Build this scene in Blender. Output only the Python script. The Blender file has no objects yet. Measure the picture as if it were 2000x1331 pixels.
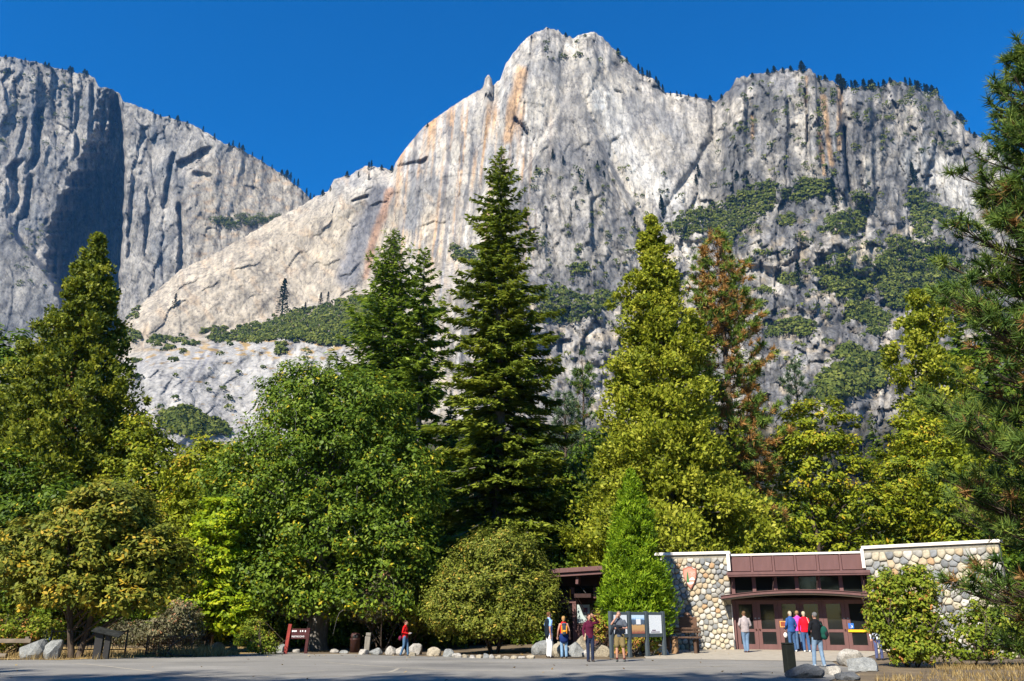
import bpy, bmesh, math, random
import numpy as np
from mathutils import Vector, Matrix, Quaternion

rad = math.radians
sc = bpy.context.scene
COL = sc.collection
RNG = np.random.default_rng(7)
random.seed(7)

# ------------------------------------------------------------------ camera
F = 1600.0                      # focal length in units of a 2000 px wide picture
PITCH = math.atan(540.0 / F)
EYE = 1.6
cam_d = bpy.data.cameras.new('camera')
cam_d.sensor_width = 36.0
cam_d.lens = 36.0 * F / 2000.0
cam_d.clip_start = 0.1
cam_d.clip_end = 20000.0
cam = bpy.data.objects.new('camera', cam_d)
cam.location = (0, 0, EYE)
cam.rotation_euler = (math.pi / 2 + PITCH, 0, 0)
COL.objects.link(cam)
sc.camera = cam

# ------------------------------------------------------------------ light
SUN_AZ = rad(33)                # off the camera's back, to the left
SUN_EL = rad(43)
TO_SUN = Vector((-math.sin(SUN_AZ) * math.cos(SUN_EL), -math.cos(SUN_AZ) * math.cos(SUN_EL), math.sin(SUN_EL)))
world = bpy.data.worlds.new('World')
sc.world = world
world.use_nodes = True
wn = world.node_tree
sky = wn.nodes.new('ShaderNodeTexSky')
sky.sky_type = 'NISHITA'
sky.sun_disc = False
sky.sun_elevation = SUN_EL
sky.sun_rotation = math.atan2(TO_SUN.x, TO_SUN.y)
sky.altitude = 300
sky.air_density = 1.0
sky.dust_density = 0.0
sky.ozone_density = 3.2
bg = wn.nodes['Background']
bg.inputs['Strength'].default_value = 0.075
hsv = wn.nodes.new('ShaderNodeHueSaturation')      # a deep polarised mountain blue, the same all round
hsv.inputs['Saturation'].default_value = 1.72
hsv.inputs['Hue'].default_value = 0.508
wn.links.new(sky.outputs['Color'], hsv.inputs['Color'])
wn.links.new(hsv.outputs['Color'], bg.inputs['Color'])
sun_d = bpy.data.lights.new('sun', 'SUN')
sun_d.energy = 4.3
sun_d.angle = rad(0.53)
sun_d.color = (1.0, 0.94, 0.84)
sun = bpy.data.objects.new('sun', sun_d)
sun.rotation_euler = TO_SUN.to_track_quat('Z', 'Y').to_euler()
COL.objects.link(sun)
sc.view_settings.view_transform = 'Standard'
sc.view_settings.look = 'None'
sc.view_settings.exposure = 1.3
sc.view_settings.gamma = 1.0
sc.view_settings.use_curve_mapping = False
sc.cycles.max_bounces = 6
sc.cycles.diffuse_bounces = 3
sc.cycles.glossy_bounces = 2
sc.cycles.transmission_bounces = 4
sc.cycles.transparent_max_bounces = 6

# ------------------------------------------------------------------ helpers
_s, _c = math.sin(PITCH), math.cos(PITCH)

def at(px, py, Y):
    """the point at ground distance Y in front of the camera that lies in the direction (px, py) of the photograph"""
    u = (px - 1000.0) / F
    v = (665.5 - py) / F
    k = Y / (_c - v * _s)
    return (u * k, Y, EYE + (_s + v * _c) * k)

def at_np(px, py, Y):
    u = (px - 1000.0) / F
    v = (665.5 - py) / F
    k = Y / (_c - v * _s)
    return np.stack([u * k, Y + 0 * px, EYE + (_s + v * _c) * k], -1)

def tag(o, label=None, cat=None, group=None, kind=None):
    if label: o['label'] = label
    if cat: o['category'] = cat
    if group: o['group'] = group
    if kind: o['kind'] = kind
    return o

def link(o, parent=None):
    COL.objects.link(o)
    if parent is not None:
        o.parent = parent
    return o

def empty(name, loc=(0, 0, 0), rz=0.0, parent=None):
    o = bpy.data.objects.new(name, None)
    o.empty_display_size = 0.2
    o.location = loc
    o.rotation_euler = (0, 0, rz)
    return link(o, parent)

def obj(name, me, mat=None, parent=None, loc=None, rot=None):
    o = bpy.data.objects.new(name, me)
    if mat is not None:
        if not me.materials:
            me.materials.append(mat)
        elif me.materials[0] is not mat:
            me.materials[0] = mat
    if loc is not None: o.location = loc
    if rot is not None: o.rotation_euler = rot
    return link(o, parent)

def mesh_np(name, verts, faces, smooth=False, attrs=None):
    """verts (N,3), faces (M,3 or 4) arrays"""
    me = bpy.data.meshes.new(name)
    v = np.ascontiguousarray(verts, dtype=np.float32)
    f = np.ascontiguousarray(faces, dtype=np.int32)
    n, k = f.shape
    me.vertices.add(len(v))
    me.vertices.foreach_set('co', v.ravel())
    me.loops.add(n * k)
    me.loops.foreach_set('vertex_index', f.ravel())
    me.polygons.add(n)
    me.polygons.foreach_set('loop_start', np.arange(0, n * k, k, dtype=np.int32))
    if smooth:
        me.polygons.foreach_set('use_smooth', np.ones(n, dtype=bool))
    if attrs:
        for nm, (dom, typ, data) in attrs.items():
            a = me.attributes.new(nm, typ, dom)
            d = np.ascontiguousarray(data, dtype=np.float32)
            a.data.foreach_set('color' if typ == 'FLOAT_COLOR' else 'value', d.ravel())
    me.update(calc_edges=True)
    return me

def mesh_bm(name, bm, smooth=False):
    me = bpy.data.meshes.new(name)
    bm.to_mesh(me)
    bm.free()
    if smooth:
        me.polygons.foreach_set('use_smooth', np.ones(len(me.polygons), dtype=bool))
    return me

def nrm(a):
    return a / np.maximum(np.linalg.norm(a, axis=-1, keepdims=True), 1e-9)

def lut(points, x):
    p = np.array(points, dtype=float)
    return np.interp(x, p[:, 0], p[:, 1])

def sstep(a, b, x):
    t = np.clip((x - a) / (b - a), 0, 1)
    return t * t * (3 - 2 * t)

_perm = np.random.default_rng(11).permutation(4096)
_grad = np.random.default_rng(12).normal(size=(4096, 2))
_grad /= np.linalg.norm(_grad, axis=1, keepdims=True)

def pn(x, y, seed=0):
    """gradient noise, about -0.7 .. 0.7"""
    x = np.asarray(x, float) + seed * 17.31
    y = np.asarray(y, float) - seed * 9.77
    xi = np.floor(x).astype(int); yi = np.floor(y).astype(int)
    xf = x - xi; yf = y - yi
    u = xf * xf * xf * (xf * (xf * 6 - 15) + 10)
    v = yf * yf * yf * (yf * (yf * 6 - 15) + 10)
    def g(ix, iy, dx, dy):
        h = _perm[(_perm[ix & 4095] + iy) & 4095]
        return _grad[h, 0] * dx + _grad[h, 1] * dy
    a = g(xi, yi, xf, yf); b = g(xi + 1, yi, xf - 1, yf)
    c = g(xi, yi + 1, xf, yf - 1); d = g(xi + 1, yi + 1, xf - 1, yf - 1)
    return (a + (b - a) * u) * (1 - v) + (c + (d - c) * u) * v

def fbm(x, y, seed=0, octv=4, gain=0.5, lac=2.03):
    s = 0; a = 1.0
    for i in range(octv):
        s = s + a * pn(x, y, seed + i * 3)
        x = x * lac; y = y * lac; a *= gain
    return s

def ridged(x, y, seed=0, octv=4, gain=0.5):
    s = 0; a = 1.0
    for i in range(octv):
        s = s + a * (1 - 2.2 * np.abs(pn(x, y, seed + i * 5)))
        x = x * 2.07; y = y * 2.07; a *= gain
    return s

_cell = np.random.default_rng(13).random((4096, 5))

def facets(x, y, seed=0, tilt=0.6):
    """angular blocks: height of the block under each point, and closeness to a joint"""
    x = np.asarray(x, float) + seed * 31.7
    y = np.asarray(y, float) + seed * 13.3
    xi = np.floor(x).astype(int); yi = np.floor(y).astype(int)
    f1 = np.full(x.shape, 9.0); f2 = np.full(x.shape, 9.0); h = np.zeros(x.shape)
    for dx in (-1, 0, 1):
        for dy in (-1, 0, 1):
            cx = xi + dx; cy = yi + dy
            r = _cell[_perm[(_perm[cx & 4095] + cy) & 4095]]
            ex = x - (cx + r[..., 0]); ey = y - (cy + r[..., 1])
            d = np.hypot(ex, ey)
            hh = r[..., 2] - 0.5 + tilt * ((r[..., 3] - 0.5) * ex + (r[..., 4] - 0.5) * ey) * 2
            near = d < f1
            f2 = np.where(near, f1, np.minimum(f2, d))
            h = np.where(near, hh, h)
            f1 = np.where(near, d, f1)
    return h, f2 - f1

def in_poly(px, py, poly):
    inside = np.zeros(np.shape(px), bool)
    n = len(poly)
    for i in range(n):
        x0, y0 = poly[i]; x1, y1 = poly[(i + 1) % n]
        if y0 == y1: continue
        hit = ((py > y0) != (py > y1)) & (px < (x1 - x0) * (py - y0) / (y1 - y0) + x0)
        inside ^= hit
    return inside

# ------------------------------------------------------------------ materials
def node_mat(name):
    m = bpy.data.materials.new(name)
    m.use_nodes = True
    nt = m.node_tree
    b = nt.nodes['Principled BSDF']
    return m, nt, b

def _noise(nt, scale, detail=4, rough=0.6, coord='Object', stretch=None):
    tc = nt.nodes.new('ShaderNodeTexCoord')
    n = nt.nodes.new('ShaderNodeTexNoise')
    n.inputs['Scale'].default_value = scale
    n.inputs['Detail'].default_value = detail
    n.inputs['Roughness'].default_value = rough
    src = tc.outputs[coord]
    if stretch:
        mp = nt.nodes.new('ShaderNodeMapping')
        mp.inputs['Scale'].default_value = stretch
        nt.links.new(src, mp.inputs['Vector'])
        src = mp.outputs['Vector']
    nt.links.new(src, n.inputs['Vector'])
    return n

def _ramp(nt, fac, stops):
    r = nt.nodes.new('ShaderNodeValToRGB')
    el = r.color_ramp.elements
    while len(el) < len(stops): el.new(0.5)
    for e, (p, c) in zip(el, stops):
        e.position = p
        e.color = (c[0], c[1], c[2], 1)
    nt.links.new(fac, r.inputs['Fac'])
    return r

def _bump(nt, b, height, strength=0.5, dist=0.02):
    bp = nt.nodes.new('ShaderNodeBump')
    bp.inputs['Strength'].default_value = strength
    bp.inputs['Distance'].default_value = dist
    nt.links.new(height, bp.inputs['Height'])
    nt.links.new(bp.outputs['Normal'], b.inputs['Normal'])
    return bp

AK = 0.74      # keeps base colours at real-world values for this exposure
def _ak(c):
    return tuple(x * AK for x in c) if max(c) < 0.6 else tuple(c)

def plain(name, c, rough=0.7, var=0.25, scale=6.0, bump=0.0, spec=0.3, metal=0.0, stretch=None, dist=0.02):
    """one base colour with procedural mottling"""
    c = _ak(c)
    m, nt, b = node_mat(name)
    n = _noise(nt, scale, 5, 0.65, stretch=stretch)
    lo = [x * (1 - var) for x in c]; hi = [min(1, x * (1 + var)) for x in c]
    r = _ramp(nt, n.outputs['Fac'], [(0.3, lo), (0.7, hi)])
    nt.links.new(r.outputs['Color'], b.inputs['Base Color'])
    b.inputs['Roughness'].default_value = rough
    b.inputs['Metallic'].default_value = metal
    b.inputs['Specular IOR Level'].default_value = spec
    if bump:
        _bump(nt, b, n.outputs['Fac'], bump, dist)
    return m

def leaf_mat(name, stops, trans=0.25, rough=0.55, spec=0.14):
    """leaf colours picked per leaf by the attribute lv"""
    m, nt, b = node_mat(name)
    a = nt.nodes.new('ShaderNodeAttribute')
    a.attribute_name = 'lv'
    r = _ramp(nt, a.outputs['Fac'], [(q, tuple(x * AK for x in k)) for q, k in stops])
    nt.links.new(r.outputs['Color'], b.inputs['Base Color'])
    b.inputs['Roughness'].default_value = rough
    b.inputs['Specular IOR Level'].default_value = spec
    t = nt.nodes.new('ShaderNodeBsdfTranslucent')
    nt.links.new(r.outputs['Color'], t.inputs['Color'])
    mx = nt.nodes.new('ShaderNodeMixShader')
    mx.inputs[0].default_value = trans
    out = nt.nodes['Material Output']
    nt.links.new(b.outputs[0], mx.inputs[1])
    nt.links.new(t.outputs[0], mx.inputs[2])
    nt.links.new(mx.outputs[0], out.inputs['Surface'])
    return m
# ------------------------------------------------------------------ mountains
def rock_mat():
    m, nt, b = node_mat('granite')
    a = nt.nodes.new('ShaderNodeAttribute'); a.attribute_name = 'col'
    n1 = _noise(nt, 0.05, 8, 0.7, stretch=(1.0, 1.0, 0.30))
    n2 = _noise(nt, 0.22, 6, 0.7, stretch=(1.0, 1.0, 0.55))
    r1 = _ramp(nt, n1.outputs['Fac'], [(0.3, (0.42, 0.43, 0.47)), (0.47, (0.92, 0.92, 0.93)), (0.72, (1.25, 1.22, 1.17))])
    r2 = _ramp(nt, n2.outputs['Fac'], [(0.32, (0.42, 0.42, 0.45)), (0.47, (0.97, 0.97, 0.97)), (0.7, (1.22, 1.2, 1.17))])
    def mul(x, y):
        mm = nt.nodes.new('ShaderNodeMix'); mm.data_type = 'RGBA'; mm.blend_type = 'MULTIPLY'
        mm.inputs['Factor'].default_value = 1.0
        nt.links.new(x, mm.inputs['A']); nt.links.new(y, mm.inputs['B'])
        return mm.outputs['Result']
    c = mul(mul(a.outputs['Color'], r1.outputs['Color']), r2.outputs['Color'])
    # joints: thin dark lines, mostly upright
    tc = nt.nodes.new('ShaderNodeTexCoord'); mp = nt.nodes.new('ShaderNodeMapping')
    mp.inputs['Scale'].default_value = (1.0, 0.6, 0.38)
    vadd = nt.nodes.new('ShaderNodeVectorMath'); vadd.operation = 'MULTIPLY_ADD'
    vadd.inputs[1].default_value = (26, 26, 26)
    nt.links.new(n1.outputs['Color'], vadd.inputs[0]); nt.links.new(tc.outputs['Object'], vadd.inputs[2])
    nt.links.new(vadd.outputs[0], mp.inputs['Vector'])
    vo = nt.nodes.new('ShaderNodeTexVoronoi'); vo.feature = 'DISTANCE_TO_EDGE'; vo.inputs['Scale'].default_value = 0.055
    nt.links.new(mp.outputs['Vector'], vo.inputs['Vector'])
    rj = _ramp(nt, vo.outputs['Distance'], [(0.0, (0.58, 0.58, 0.60)), (0.03, (0.96, 0.96, 0.96)), (0.05, (1, 1, 1))])
    c = mul(c, rj.outputs['Color'])
    nt.links.new(c, b.inputs['Base Color'])
    b.inputs['Roughness'].default_value = 0.9
    b.inputs['Specular IOR Level'].default_value = 0.1
    add = nt.nodes.new('ShaderNodeMath'); add.operation = 'MULTIPLY_ADD'
    add.inputs[1].default_value = 0.45
    nt.links.new(n2.outputs['Fac'], add.inputs[0]); nt.links.new(n1.outputs['Fac'], add.inputs[2])
    _bump(nt, b, add.outputs[0], 0.6, 3.5)
    return m

GRANITE = rock_mat()

def seg_dist(px, py, pts):
    """distance in photograph units to a polyline"""
    d = np.full(np.shape(px), 1e9)
    for (x0, y0), (x1, y1) in zip(pts[:-1], pts[1:]):
        dx, dy = x1 - x0, y1 - y0
        t = np.clip(((px - x0) * dx + (py - y0) * dy) / (dx * dx + dy * dy + 1e-9), 0, 1)
        d = np.minimum(d, np.hypot(px - x0 - t * dx, py - y0 - t * dy))
    return d

def grid_faces(nc, nr):
    i = np.arange(nc * nr).reshape(nr, nc)
    return np.stack([i[:-1, :-1], i[1:, :-1], i[1:, 1:], i[:-1, 1:]], -1).reshape(-1, 4)

def finish_sheet(name, PX, PY, Y, colr, back, foot):
    """close the terrain: behind the ridge it falls away, at the foot it runs out to the valley floor"""
    P = at_np(PX, PY, Y)
    top = P[0]
    rows = []
    for dy, dz in back:
        r = top.copy()
        k = 1 + dy / np.maximum(top[:, 1], 1)
        r[:, 0] *= k; r[:, 1] += dy; r[:, 2] += dz
        rows.append(r)
    rows = rows[::-1]
    low = []
    bot = P[-1]
    for yy, z in foot:
        r = bot.copy()
        r[:, 0] *= yy / bot[:, 1]; r[:, 1] = yy; r[:, 2] = z
        low.append(r)
    A = np.concatenate([np.array(rows).reshape(len(rows), -1, 3), P, np.array(low).reshape(len(low), -1, 3)], 0)
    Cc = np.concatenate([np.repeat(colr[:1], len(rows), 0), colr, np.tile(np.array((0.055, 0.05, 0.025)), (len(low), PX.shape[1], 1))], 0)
    nr, nc = A.shape[:2]
    Cc = np.concatenate([Cc, np.ones((nr, nc, 1))], -1)
    me = mesh_np(name, A.reshape(-1, 3), grid_faces(nc, nr), False, {'col': ('POINT', 'FLOAT_COLOR', Cc.reshape(-1, 4))})
    o = obj(name, me, GRANITE)
    tag(o, kind='structure')
    return P

def mixc(c, target, w):
    return c * (1 - w[..., None]) + np.array(target) * w[..., None]

# ---- the far wall on the left, with its deep recess
RID1 = [(-170, 100), (0, 113), (35, 113), (70, 122), (105, 134), (168, 143), (185, 152), (192, 169), (210, 173), (234, 183), (241, 199), (259, 202),
        (290, 215), (315, 227), (371, 241), (402, 260), (437, 281), (472, 292), (500, 307), (525, 323), (560, 348), (595, 377), (609, 391), (640, 410), (700, 440)]
def far_wall():
    xs = np.arange(-170, 690, 2.4)
    rid = lut(RID1, xs) + 3.0 * fbm(xs / 9.0, xs * 0 + 3.3, 4, 3) + 3.5 * fbm(xs / 40.0, xs * 0 + 1.3, 9, 2)
    nr = 270
    t = np.linspace(0, 1, nr)[:, None]
    PX = np.repeat(xs[None], nr, 0)
    PY = rid[None] + (770 - rid[None]) * t
    # metres on the face
    XM = (PX - 1000) * 1.02
    ZM = (770 - PY) * 1.05
    Y = 1620 + 0.24 * ZM + lut([(-170, -60), (0, -40), (110, 0), (240, 60), (330, 40), (420, 30), (640, 120)], PX)
    lean = PX + 0.12 * (PY - 300)
    # the recess: its left lip throws the shade
    xl = lut([(100, 188), (170, 196), (250, 186), (300, 165), (350, 140), (400, 112), (450, 98), (500, 92), (560, 108), (620, 126), (770, 150)], PY) + 16 * pn(PY / 20, PY * 0 + 5.1) + 9 * pn(PY / 7, PY * 0 + 1.1)
    xr = lut([(100, 216), (190, 226), (260, 238), (330, 240), (430, 236), (520, 230), (600, 226), (770, 222)], PY) + 5 * pn(PY / 25, PY * 0 + 8.1)
    dep = 1.3 * lut([(100, 40), (180, 70), (260, 110), (340, 170), (430, 230), (560, 250), (770, 250)], PY)
    Y = Y + dep * (0.55 * sstep(-4, 12, PX - xl) + 0.45 * sstep(14, 46, PX - xl + 10 * pn(PX / 9, PY / 30, 77))) * (1 - sstep(-4, 10, PX - xr))
    # ribs in the recess
    ribs = ridged(PX / 12.0, PY / 150.0, 21, 3) * 34
    # secondary gullies that open to the right
    def gully(pts, w, a, lo, hi):
        xc = lut([(y, x) for x, y in pts], PY) + 4 * pn(PY / 16, PY * 0 + pts[0][0])
        m = sstep(lo - 8, lo + 8, PY) * (1 - sstep(hi - 14, hi + 14, PY))
        return a * sstep(-1.5, 2.5, PX - xc) * (1 - sstep(w * 0.4, w, PX - xc)) * m
    Y = Y + gully([(68, 215), (62, 260), (66, 300), (52, 330)], 22, 26, 215, 330)
    Y = Y + gully([(46, 245), (34, 290), (30, 300)], 13, 16, 230, 300)
    Y = Y + gully([(30, 310), (12, 330), (26, 380), (10, 420)], 26, 30, 315, 410)
    Y = Y + gully([(58, 330), (50, 370), (44, 420)], 18, 20, 340, 420)
    Y = Y + gully([(150, 180), (146, 230)], 16, 22, 185, 300)
    Y = Y + gully([(175, 165), (176, 210), (172, 260)], 14, 22, 165, 290)
    Y = Y + gully([(208, 180), (214, 250), (222, 290)], 26, 32, 190, 285)
    Y = Y + gully([(258, 340), (252, 400), (248, 470)], 13, 16, 345, 500)
    Y = Y + gully([(284, 360), (286, 420), (280, 500)], 12, 16, 365, 500)
    Y = Y + gully([(336, 290), (322, 360), (318, 400)], 15, 22, 300, 400)
    Y = Y + gully([(346, 410), (350, 470), (344, 540)], 18, 24, 400, 545)
    Y = Y + gully([(496, 340), (492, 370)], 9, 10, 335, 380)
    # the arch with its roof
    arch = lut([(340, 318), (370, 306), (395, 290), (412, 286)], PX)
    Y = Y + 26 * sstep(-2, 3, PY - arch) * (1 - sstep(9, 34, PY - arch)) * sstep(338, 350, PX) * (1 - sstep(404, 420, PX))
    arch2 = lut([(372, 334), (412, 340), (440, 345)], PX)
    Y = Y + 14 * sstep(-2, 2, PY - arch2) * (1 - sstep(8, 16, PY - arch2)) * sstep(372, 382, PX) * (1 - sstep(406, 420, PX))
    # smooth slab in the lower left corner, standing in front
    edge = lut([(430, 8), (480, 40), (520, 78), (560, 108), (600, 122), (700, 130)], PY)
    fr = sstep(-12, 4, edge - PX) * sstep(425, 445, PY)
    Y = Y - 130 * fr
    big = ridged(lean / 60, PY / 260, 2, 3) * 16 + fbm(lean / 130, PY / 200, 5, 2) * 40
    med = ridged(lean / 17, PY / 70, 7, 3) * 4.5
    fin = ridged(lean / 6, PY / 14, 13, 2) * 1.3
    up = sstep(300, 150, PY)
    blk = fbm(PX / 14, PY / 14, 31, 3) * 6
    wx = PX + 5 * pn(PX / 12, PY / 30, 301); wy = PY + 9 * pn(PX / 20, PY / 20, 302)
    h1, e1 = facets((wx + 0.12 * wy) / 26, wy / 95, 1)
    h2, e2 = facets((wx + 0.15 * wy) / 12, wy / 22, 2)
    h3, e3 = facets(wx / 4.6, wy / 9, 3)
    rough = 0.55 + 0.6 * up + 0.3 * sstep(420, 360, PX)
    rel = 0.55 * big + med * 0.25 + fin * 0.4 + blk * 0.4 * up * (PX < 320) + rough * (h1 * 15 + h2 * 4.5 + h3 * 1.9)
    rel = rel - 3.0 * rough * np.exp(-(e1 / 0.05) ** 2) - 1.4 * rough * np.exp(-(e2 / 0.07) ** 2)
    Y = Y - rel * (1 - 0.75 * fr) - ribs * sstep(0, 10, PX - xl) * (1 - sstep(-6, 4, PX - xr))
    n = fbm(PX / 90, PY / 90, 41, 4)
    st = fbm(lean / 5, PY / 120, 51, 3)
    c = np.ones(PX.shape + (3,)) * np.array((0.44, 0.435, 0.42))
    c = mixc(c, (0.30, 0.315, 0.33), sstep(0.0, 0.35, n))
    c = mixc(c, (0.56, 0.55, 0.52), sstep(0.05, 0.4, -n) * 0.8)
    face = sstep(340, 400, PX) * (1 - sstep(560, 620, PX)) * sstep(285, 340, PY)
    c = mixc(c, (0.60, 0.55, 0.46), face * 0.6)
    c = mixc(c, (0.60, 0.44, 0.28), face * sstep(0.1, 0.4, fbm(PX / 26, PY / 12, 61, 3)) * 0.55)
    c = mixc(c, (0.22, 0.23, 0.26), sstep(0.25, 0.55, st) * 0.55)
    c = mixc(c, (0.27, 0.28, 0.29), fr * 0.55)
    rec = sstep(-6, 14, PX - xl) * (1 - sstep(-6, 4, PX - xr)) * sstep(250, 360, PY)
    c = mixc(c, (0.13, 0.135, 0.14), rec * 0.6)  # recess shade painted into the rock colour, along with dark water staining
    c = c * (1 + 0.34 * (h2 + 0.7 * h3))[..., None]
    c = c * (1 - 0.50 * np.exp(-(e1 / 0.035) ** 2) - 0.38 * np.exp(-(e2 / 0.06) ** 2) * (h1 > -0.1))[..., None]
    c = mixc(c, c * 0.55, sstep(0.10, 0.40, fbm(PX / 20, PY / 26, 71, 4)) * 0.8)
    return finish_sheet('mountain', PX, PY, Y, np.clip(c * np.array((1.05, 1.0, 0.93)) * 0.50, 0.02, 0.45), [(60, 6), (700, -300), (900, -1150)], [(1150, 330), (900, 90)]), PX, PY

# ---- the great cliffs in the middle and on the right, down to the apron
RID2 = [(215, 690), (235, 640), (262, 607), (300, 573), (350, 530), (420, 495), (480, 462), (540, 425), (590, 402), (616, 384), (630, 379), (640, 374), (652, 351), (687, 341), (712, 325), (747, 327), (768, 334),
        (773, 318), (796, 285), (827, 248), (859, 225), (897, 199), (936, 176), (944, 170), (947, 154), (954, 145), (960, 154), (962, 168), (976, 157), (988, 124), (1002, 105),
        (1027, 75), (1051, 61), (1069, 55), (1090, 59), (1104, 70), (1118, 75), (1142, 64), (1156, 62), (1174, 70), (1195, 92), (1223, 117), (1247, 141), (1275, 155), (1300, 180),
        (1325, 184), (1363, 190), (1398, 199), (1411, 188), (1434, 166), (1438, 154), (1464, 147), (1494, 141), (1528, 136), (1562, 138), (1584, 136), (1592, 143), (1599, 156),
        (1618, 154), (1633, 166), (1663, 171), (1701, 171), (1723, 166), (1746, 156), (1776, 166), (1806, 177), (1831, 181), (1840, 196), (1851, 211), (1881, 239), (1885, 254),
        (1919, 269), (1934, 280), (2000, 330), (2200, 380)]
# foot of the sheer cliff
BASE = [(215, 700), (300, 662), (400, 650), (480, 634), (560, 606), (640, 585), (720, 560), (850, 520), (930, 500), (1000, 520), (1100, 560), (1200, 580), (1300, 470), (1400, 420),
        (1500, 420), (1600, 400), (1700, 430), (1760, 400), (1860, 410), (2000, 440), (2200, 440)]

def cliffs():
    xs = np.arange(215, 2170, 2.5)
    j = 1.0 + 1.1 * sstep(1380, 1440, xs) * (1 - sstep(1840, 1900, xs)) + 0.5 * sstep(1030, 1060, xs) * (1 - sstep(1200, 1260, xs))
    j = j * (1 - 0.8 * (np.abs(xs - 954) < 14)) * (1 - 0.55 * sstep(780, 800, xs) * (1 - sstep(930, 940, xs)))
    rid = lut(RID2, xs) + j * (3.2 * fbm(xs / 8.0, xs * 0 + 3.9, 4, 3) + 2.0 * fbm(xs / 26.0, xs * 0 + 2.2, 8, 2))
    nr = 320
    t = (np.linspace(0, 1, nr) ** 0.97)[:, None]
    PX = np.repeat(xs[None], nr, 0)
    bottom = 935.0
    PY = rid[None] + (bottom - rid[None]) * t
    ZM = (700 - PY) * 0.78
    base = lut(BASE, PX) + 6 * fbm(PX / 40, PX * 0 + 0.7, 3, 2)
    Y0 = lut([(215, 1020), (400, 1090), (600, 1150), (760, 1150), (900, 1090), (1060, 1060), (1150, 1050), (1260, 1080), (1340, 1095), (1398, 1110), (1450, 1050),
              (1550, 1000), (1645, 985), (1760, 1040), (1840, 1060), (1950, 1020), (2200, 950)], PX)
    up = np.maximum(base - PY, 0)
    dn = np.maximum(PY - base, 0)
    k = lut([(215, 0.75), (450, 0.62), (640, 0.42), (780, 0.26), (1000, 0.24), (1300, 0.3), (1450, 0.34), (1800, 0.34), (2200, 0.34)], PX)
    Y = Y0 + k * up * 0.8
    # round the crests back
    crest = np.maximum(0, 60 - (PY - rid[None]))
    Y = Y + (crest / 60.0) ** 2 * 46
    # below the foot: bench, apron, talus
    prof_l = lut([(0, 0), (20, 90), (60, 330), (90, 350), (200, 430), (300, 480), (500, 520)], dn)
    prof_r = lut([(0, 0), (60, 40), (140, 90), (220, 160), (320, 330), (420, 430), (560, 520)], dn)
    wr = sstep(700, 1120, PX)
    Y = Y - (prof_l * (1 - wr) + prof_r * wr)
    lean = PX + 0.10 * (PY - 400) * sstep(1180, 950, PX)
    lower = sstep(-10, 40, PY - base)            # below the cliff foot
    left = sstep(980, 820, PX)
    mid = sstep(840, 960, PX) * (1 - sstep(1330, 1420, PX))
    rgt = sstep(1340, 1420, PX)
    rel = np.zeros(PX.shape)
    # ---- left ramp: smooth, exfoliating sheets running down to the left
    diag = PX * 0.62 + PY * 0.78
    along = PX * 0.78 - PY * 0.62
    ex = fbm(diag / 34, along / 120, 14, 3)
    sheets = np.abs(((diag / 46 + 1.1 * fbm(PX / 90, PY / 90, 17, 3)) % 1.0) - 0.0)
    rel += left * (ex * 5 + 4.0 * sheets * sstep(-0.1, 0.35, pn(PX / 70, PY / 70, 6)) + fbm(PX / 160, PY / 160, 15, 2) * 18)
    # ---- flutes on the golden face
    fl = sstep(740, 800, PX) * (1 - sstep(1010, 1100, PX))
    rel += fl * (ridged(lean / 34, PY / 520, 23, 3) * 5 + ridged(lean / 10, PY / 240, 24, 2) * 1.0)
    wx = PX + 5 * pn(PX / 12, PY / 30, 311); wy = PY + 9 * pn(PX / 20, PY / 20, 312)
    h1, e1 = facets(wx / 30, wy / 110, 5)
    h2, e2 = facets(wx / 13, wy / 24, 6)
    h3, e3 = facets(wx / 4.8, wy / 9.5, 7)
    g1, q1 = facets((PX - 0.34 * (PY - 200)) / 40, PY / 150, 18)
    h4, e4 = facets(wx / 22, wy / 24, 9)
    # ---- peak
    pk = sstep(960, 1040, PX) * (1 - sstep(1330, 1420, PX))
    dl = PX - 0.30 * (PY - 200) * sstep(1050, 1250, PX)
    rel += pk * (ridged(dl / 50, PY / 260, 27, 4) * 4.5 + fbm(PX / 20, PY / 26, 28, 4) * 2.5 * (0.2 + 0.9 * sstep(300, 420, PY) + 0.9 * sstep(130, 70, PY)))
    # ---- right cliffs: towers, cracks, broken blocks
    rel += rgt * (ridged(PX / 60, PY / 260, 33, 3) * 9 + fbm(PX / 16, PY / 18, 35, 3) * 1.5)
    # broken lower tiers in the middle and on the right: ledge and riser
    tier = sstep(960, 1040, PX) * lower
    st_ = PY / 58.0 + 1.3 * fbm(PX / 110, PY / 150, 37, 3) + 0.10 * PX / 100
    saw = (st_ % 1.0)
    rel += tier * ((0.5 - saw) * -22 * 0 + 16 * sstep(0.0, 0.16, saw) * (1 - sstep(0.16, 1.0, saw) * 0.9))
    rel += tier * (fbm(PX / 13, PY / 13, 39, 3) * 1.0 + h4 * 9)
    rel += ridged(PX / 6.0, PY / 9.0, 44, 2) * 0.55 + fbm(PX / 230, PY / 230, 45, 2) * 12
    apron = lower * sstep(760, 640, PX)
    crown = sstep(46, 10, PY - rid[None]) * sstep(1010, 1040, PX)
    rough = np.clip(0.10 + 0.16 * pk + 0.72 * rgt + 0.22 * tier + 0.75 * crown * pk + 0.35 * sstep(350, 420, PY) * pk, 0, 1.15) * (1 - 0.8 * apron)
    rel += rough * (h1 * 17 + h2 * 6.0 + h3 * 2.4) + pk * (1 - rgt) * g1 * 3.5
    rel -= rough * (3.2 * np.exp(-(e1 / 0.07) ** 2) + 1.5 * np.exp(-(e2 / 0.07) ** 2)) + 0.4 * pk * np.exp(-(q1 / 0.09) ** 2)
    rel += apron * (fbm(diag / 26, along / 90, 46, 3) * 3.0 + h4 * 1.6 + h3 * 0.5)
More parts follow.
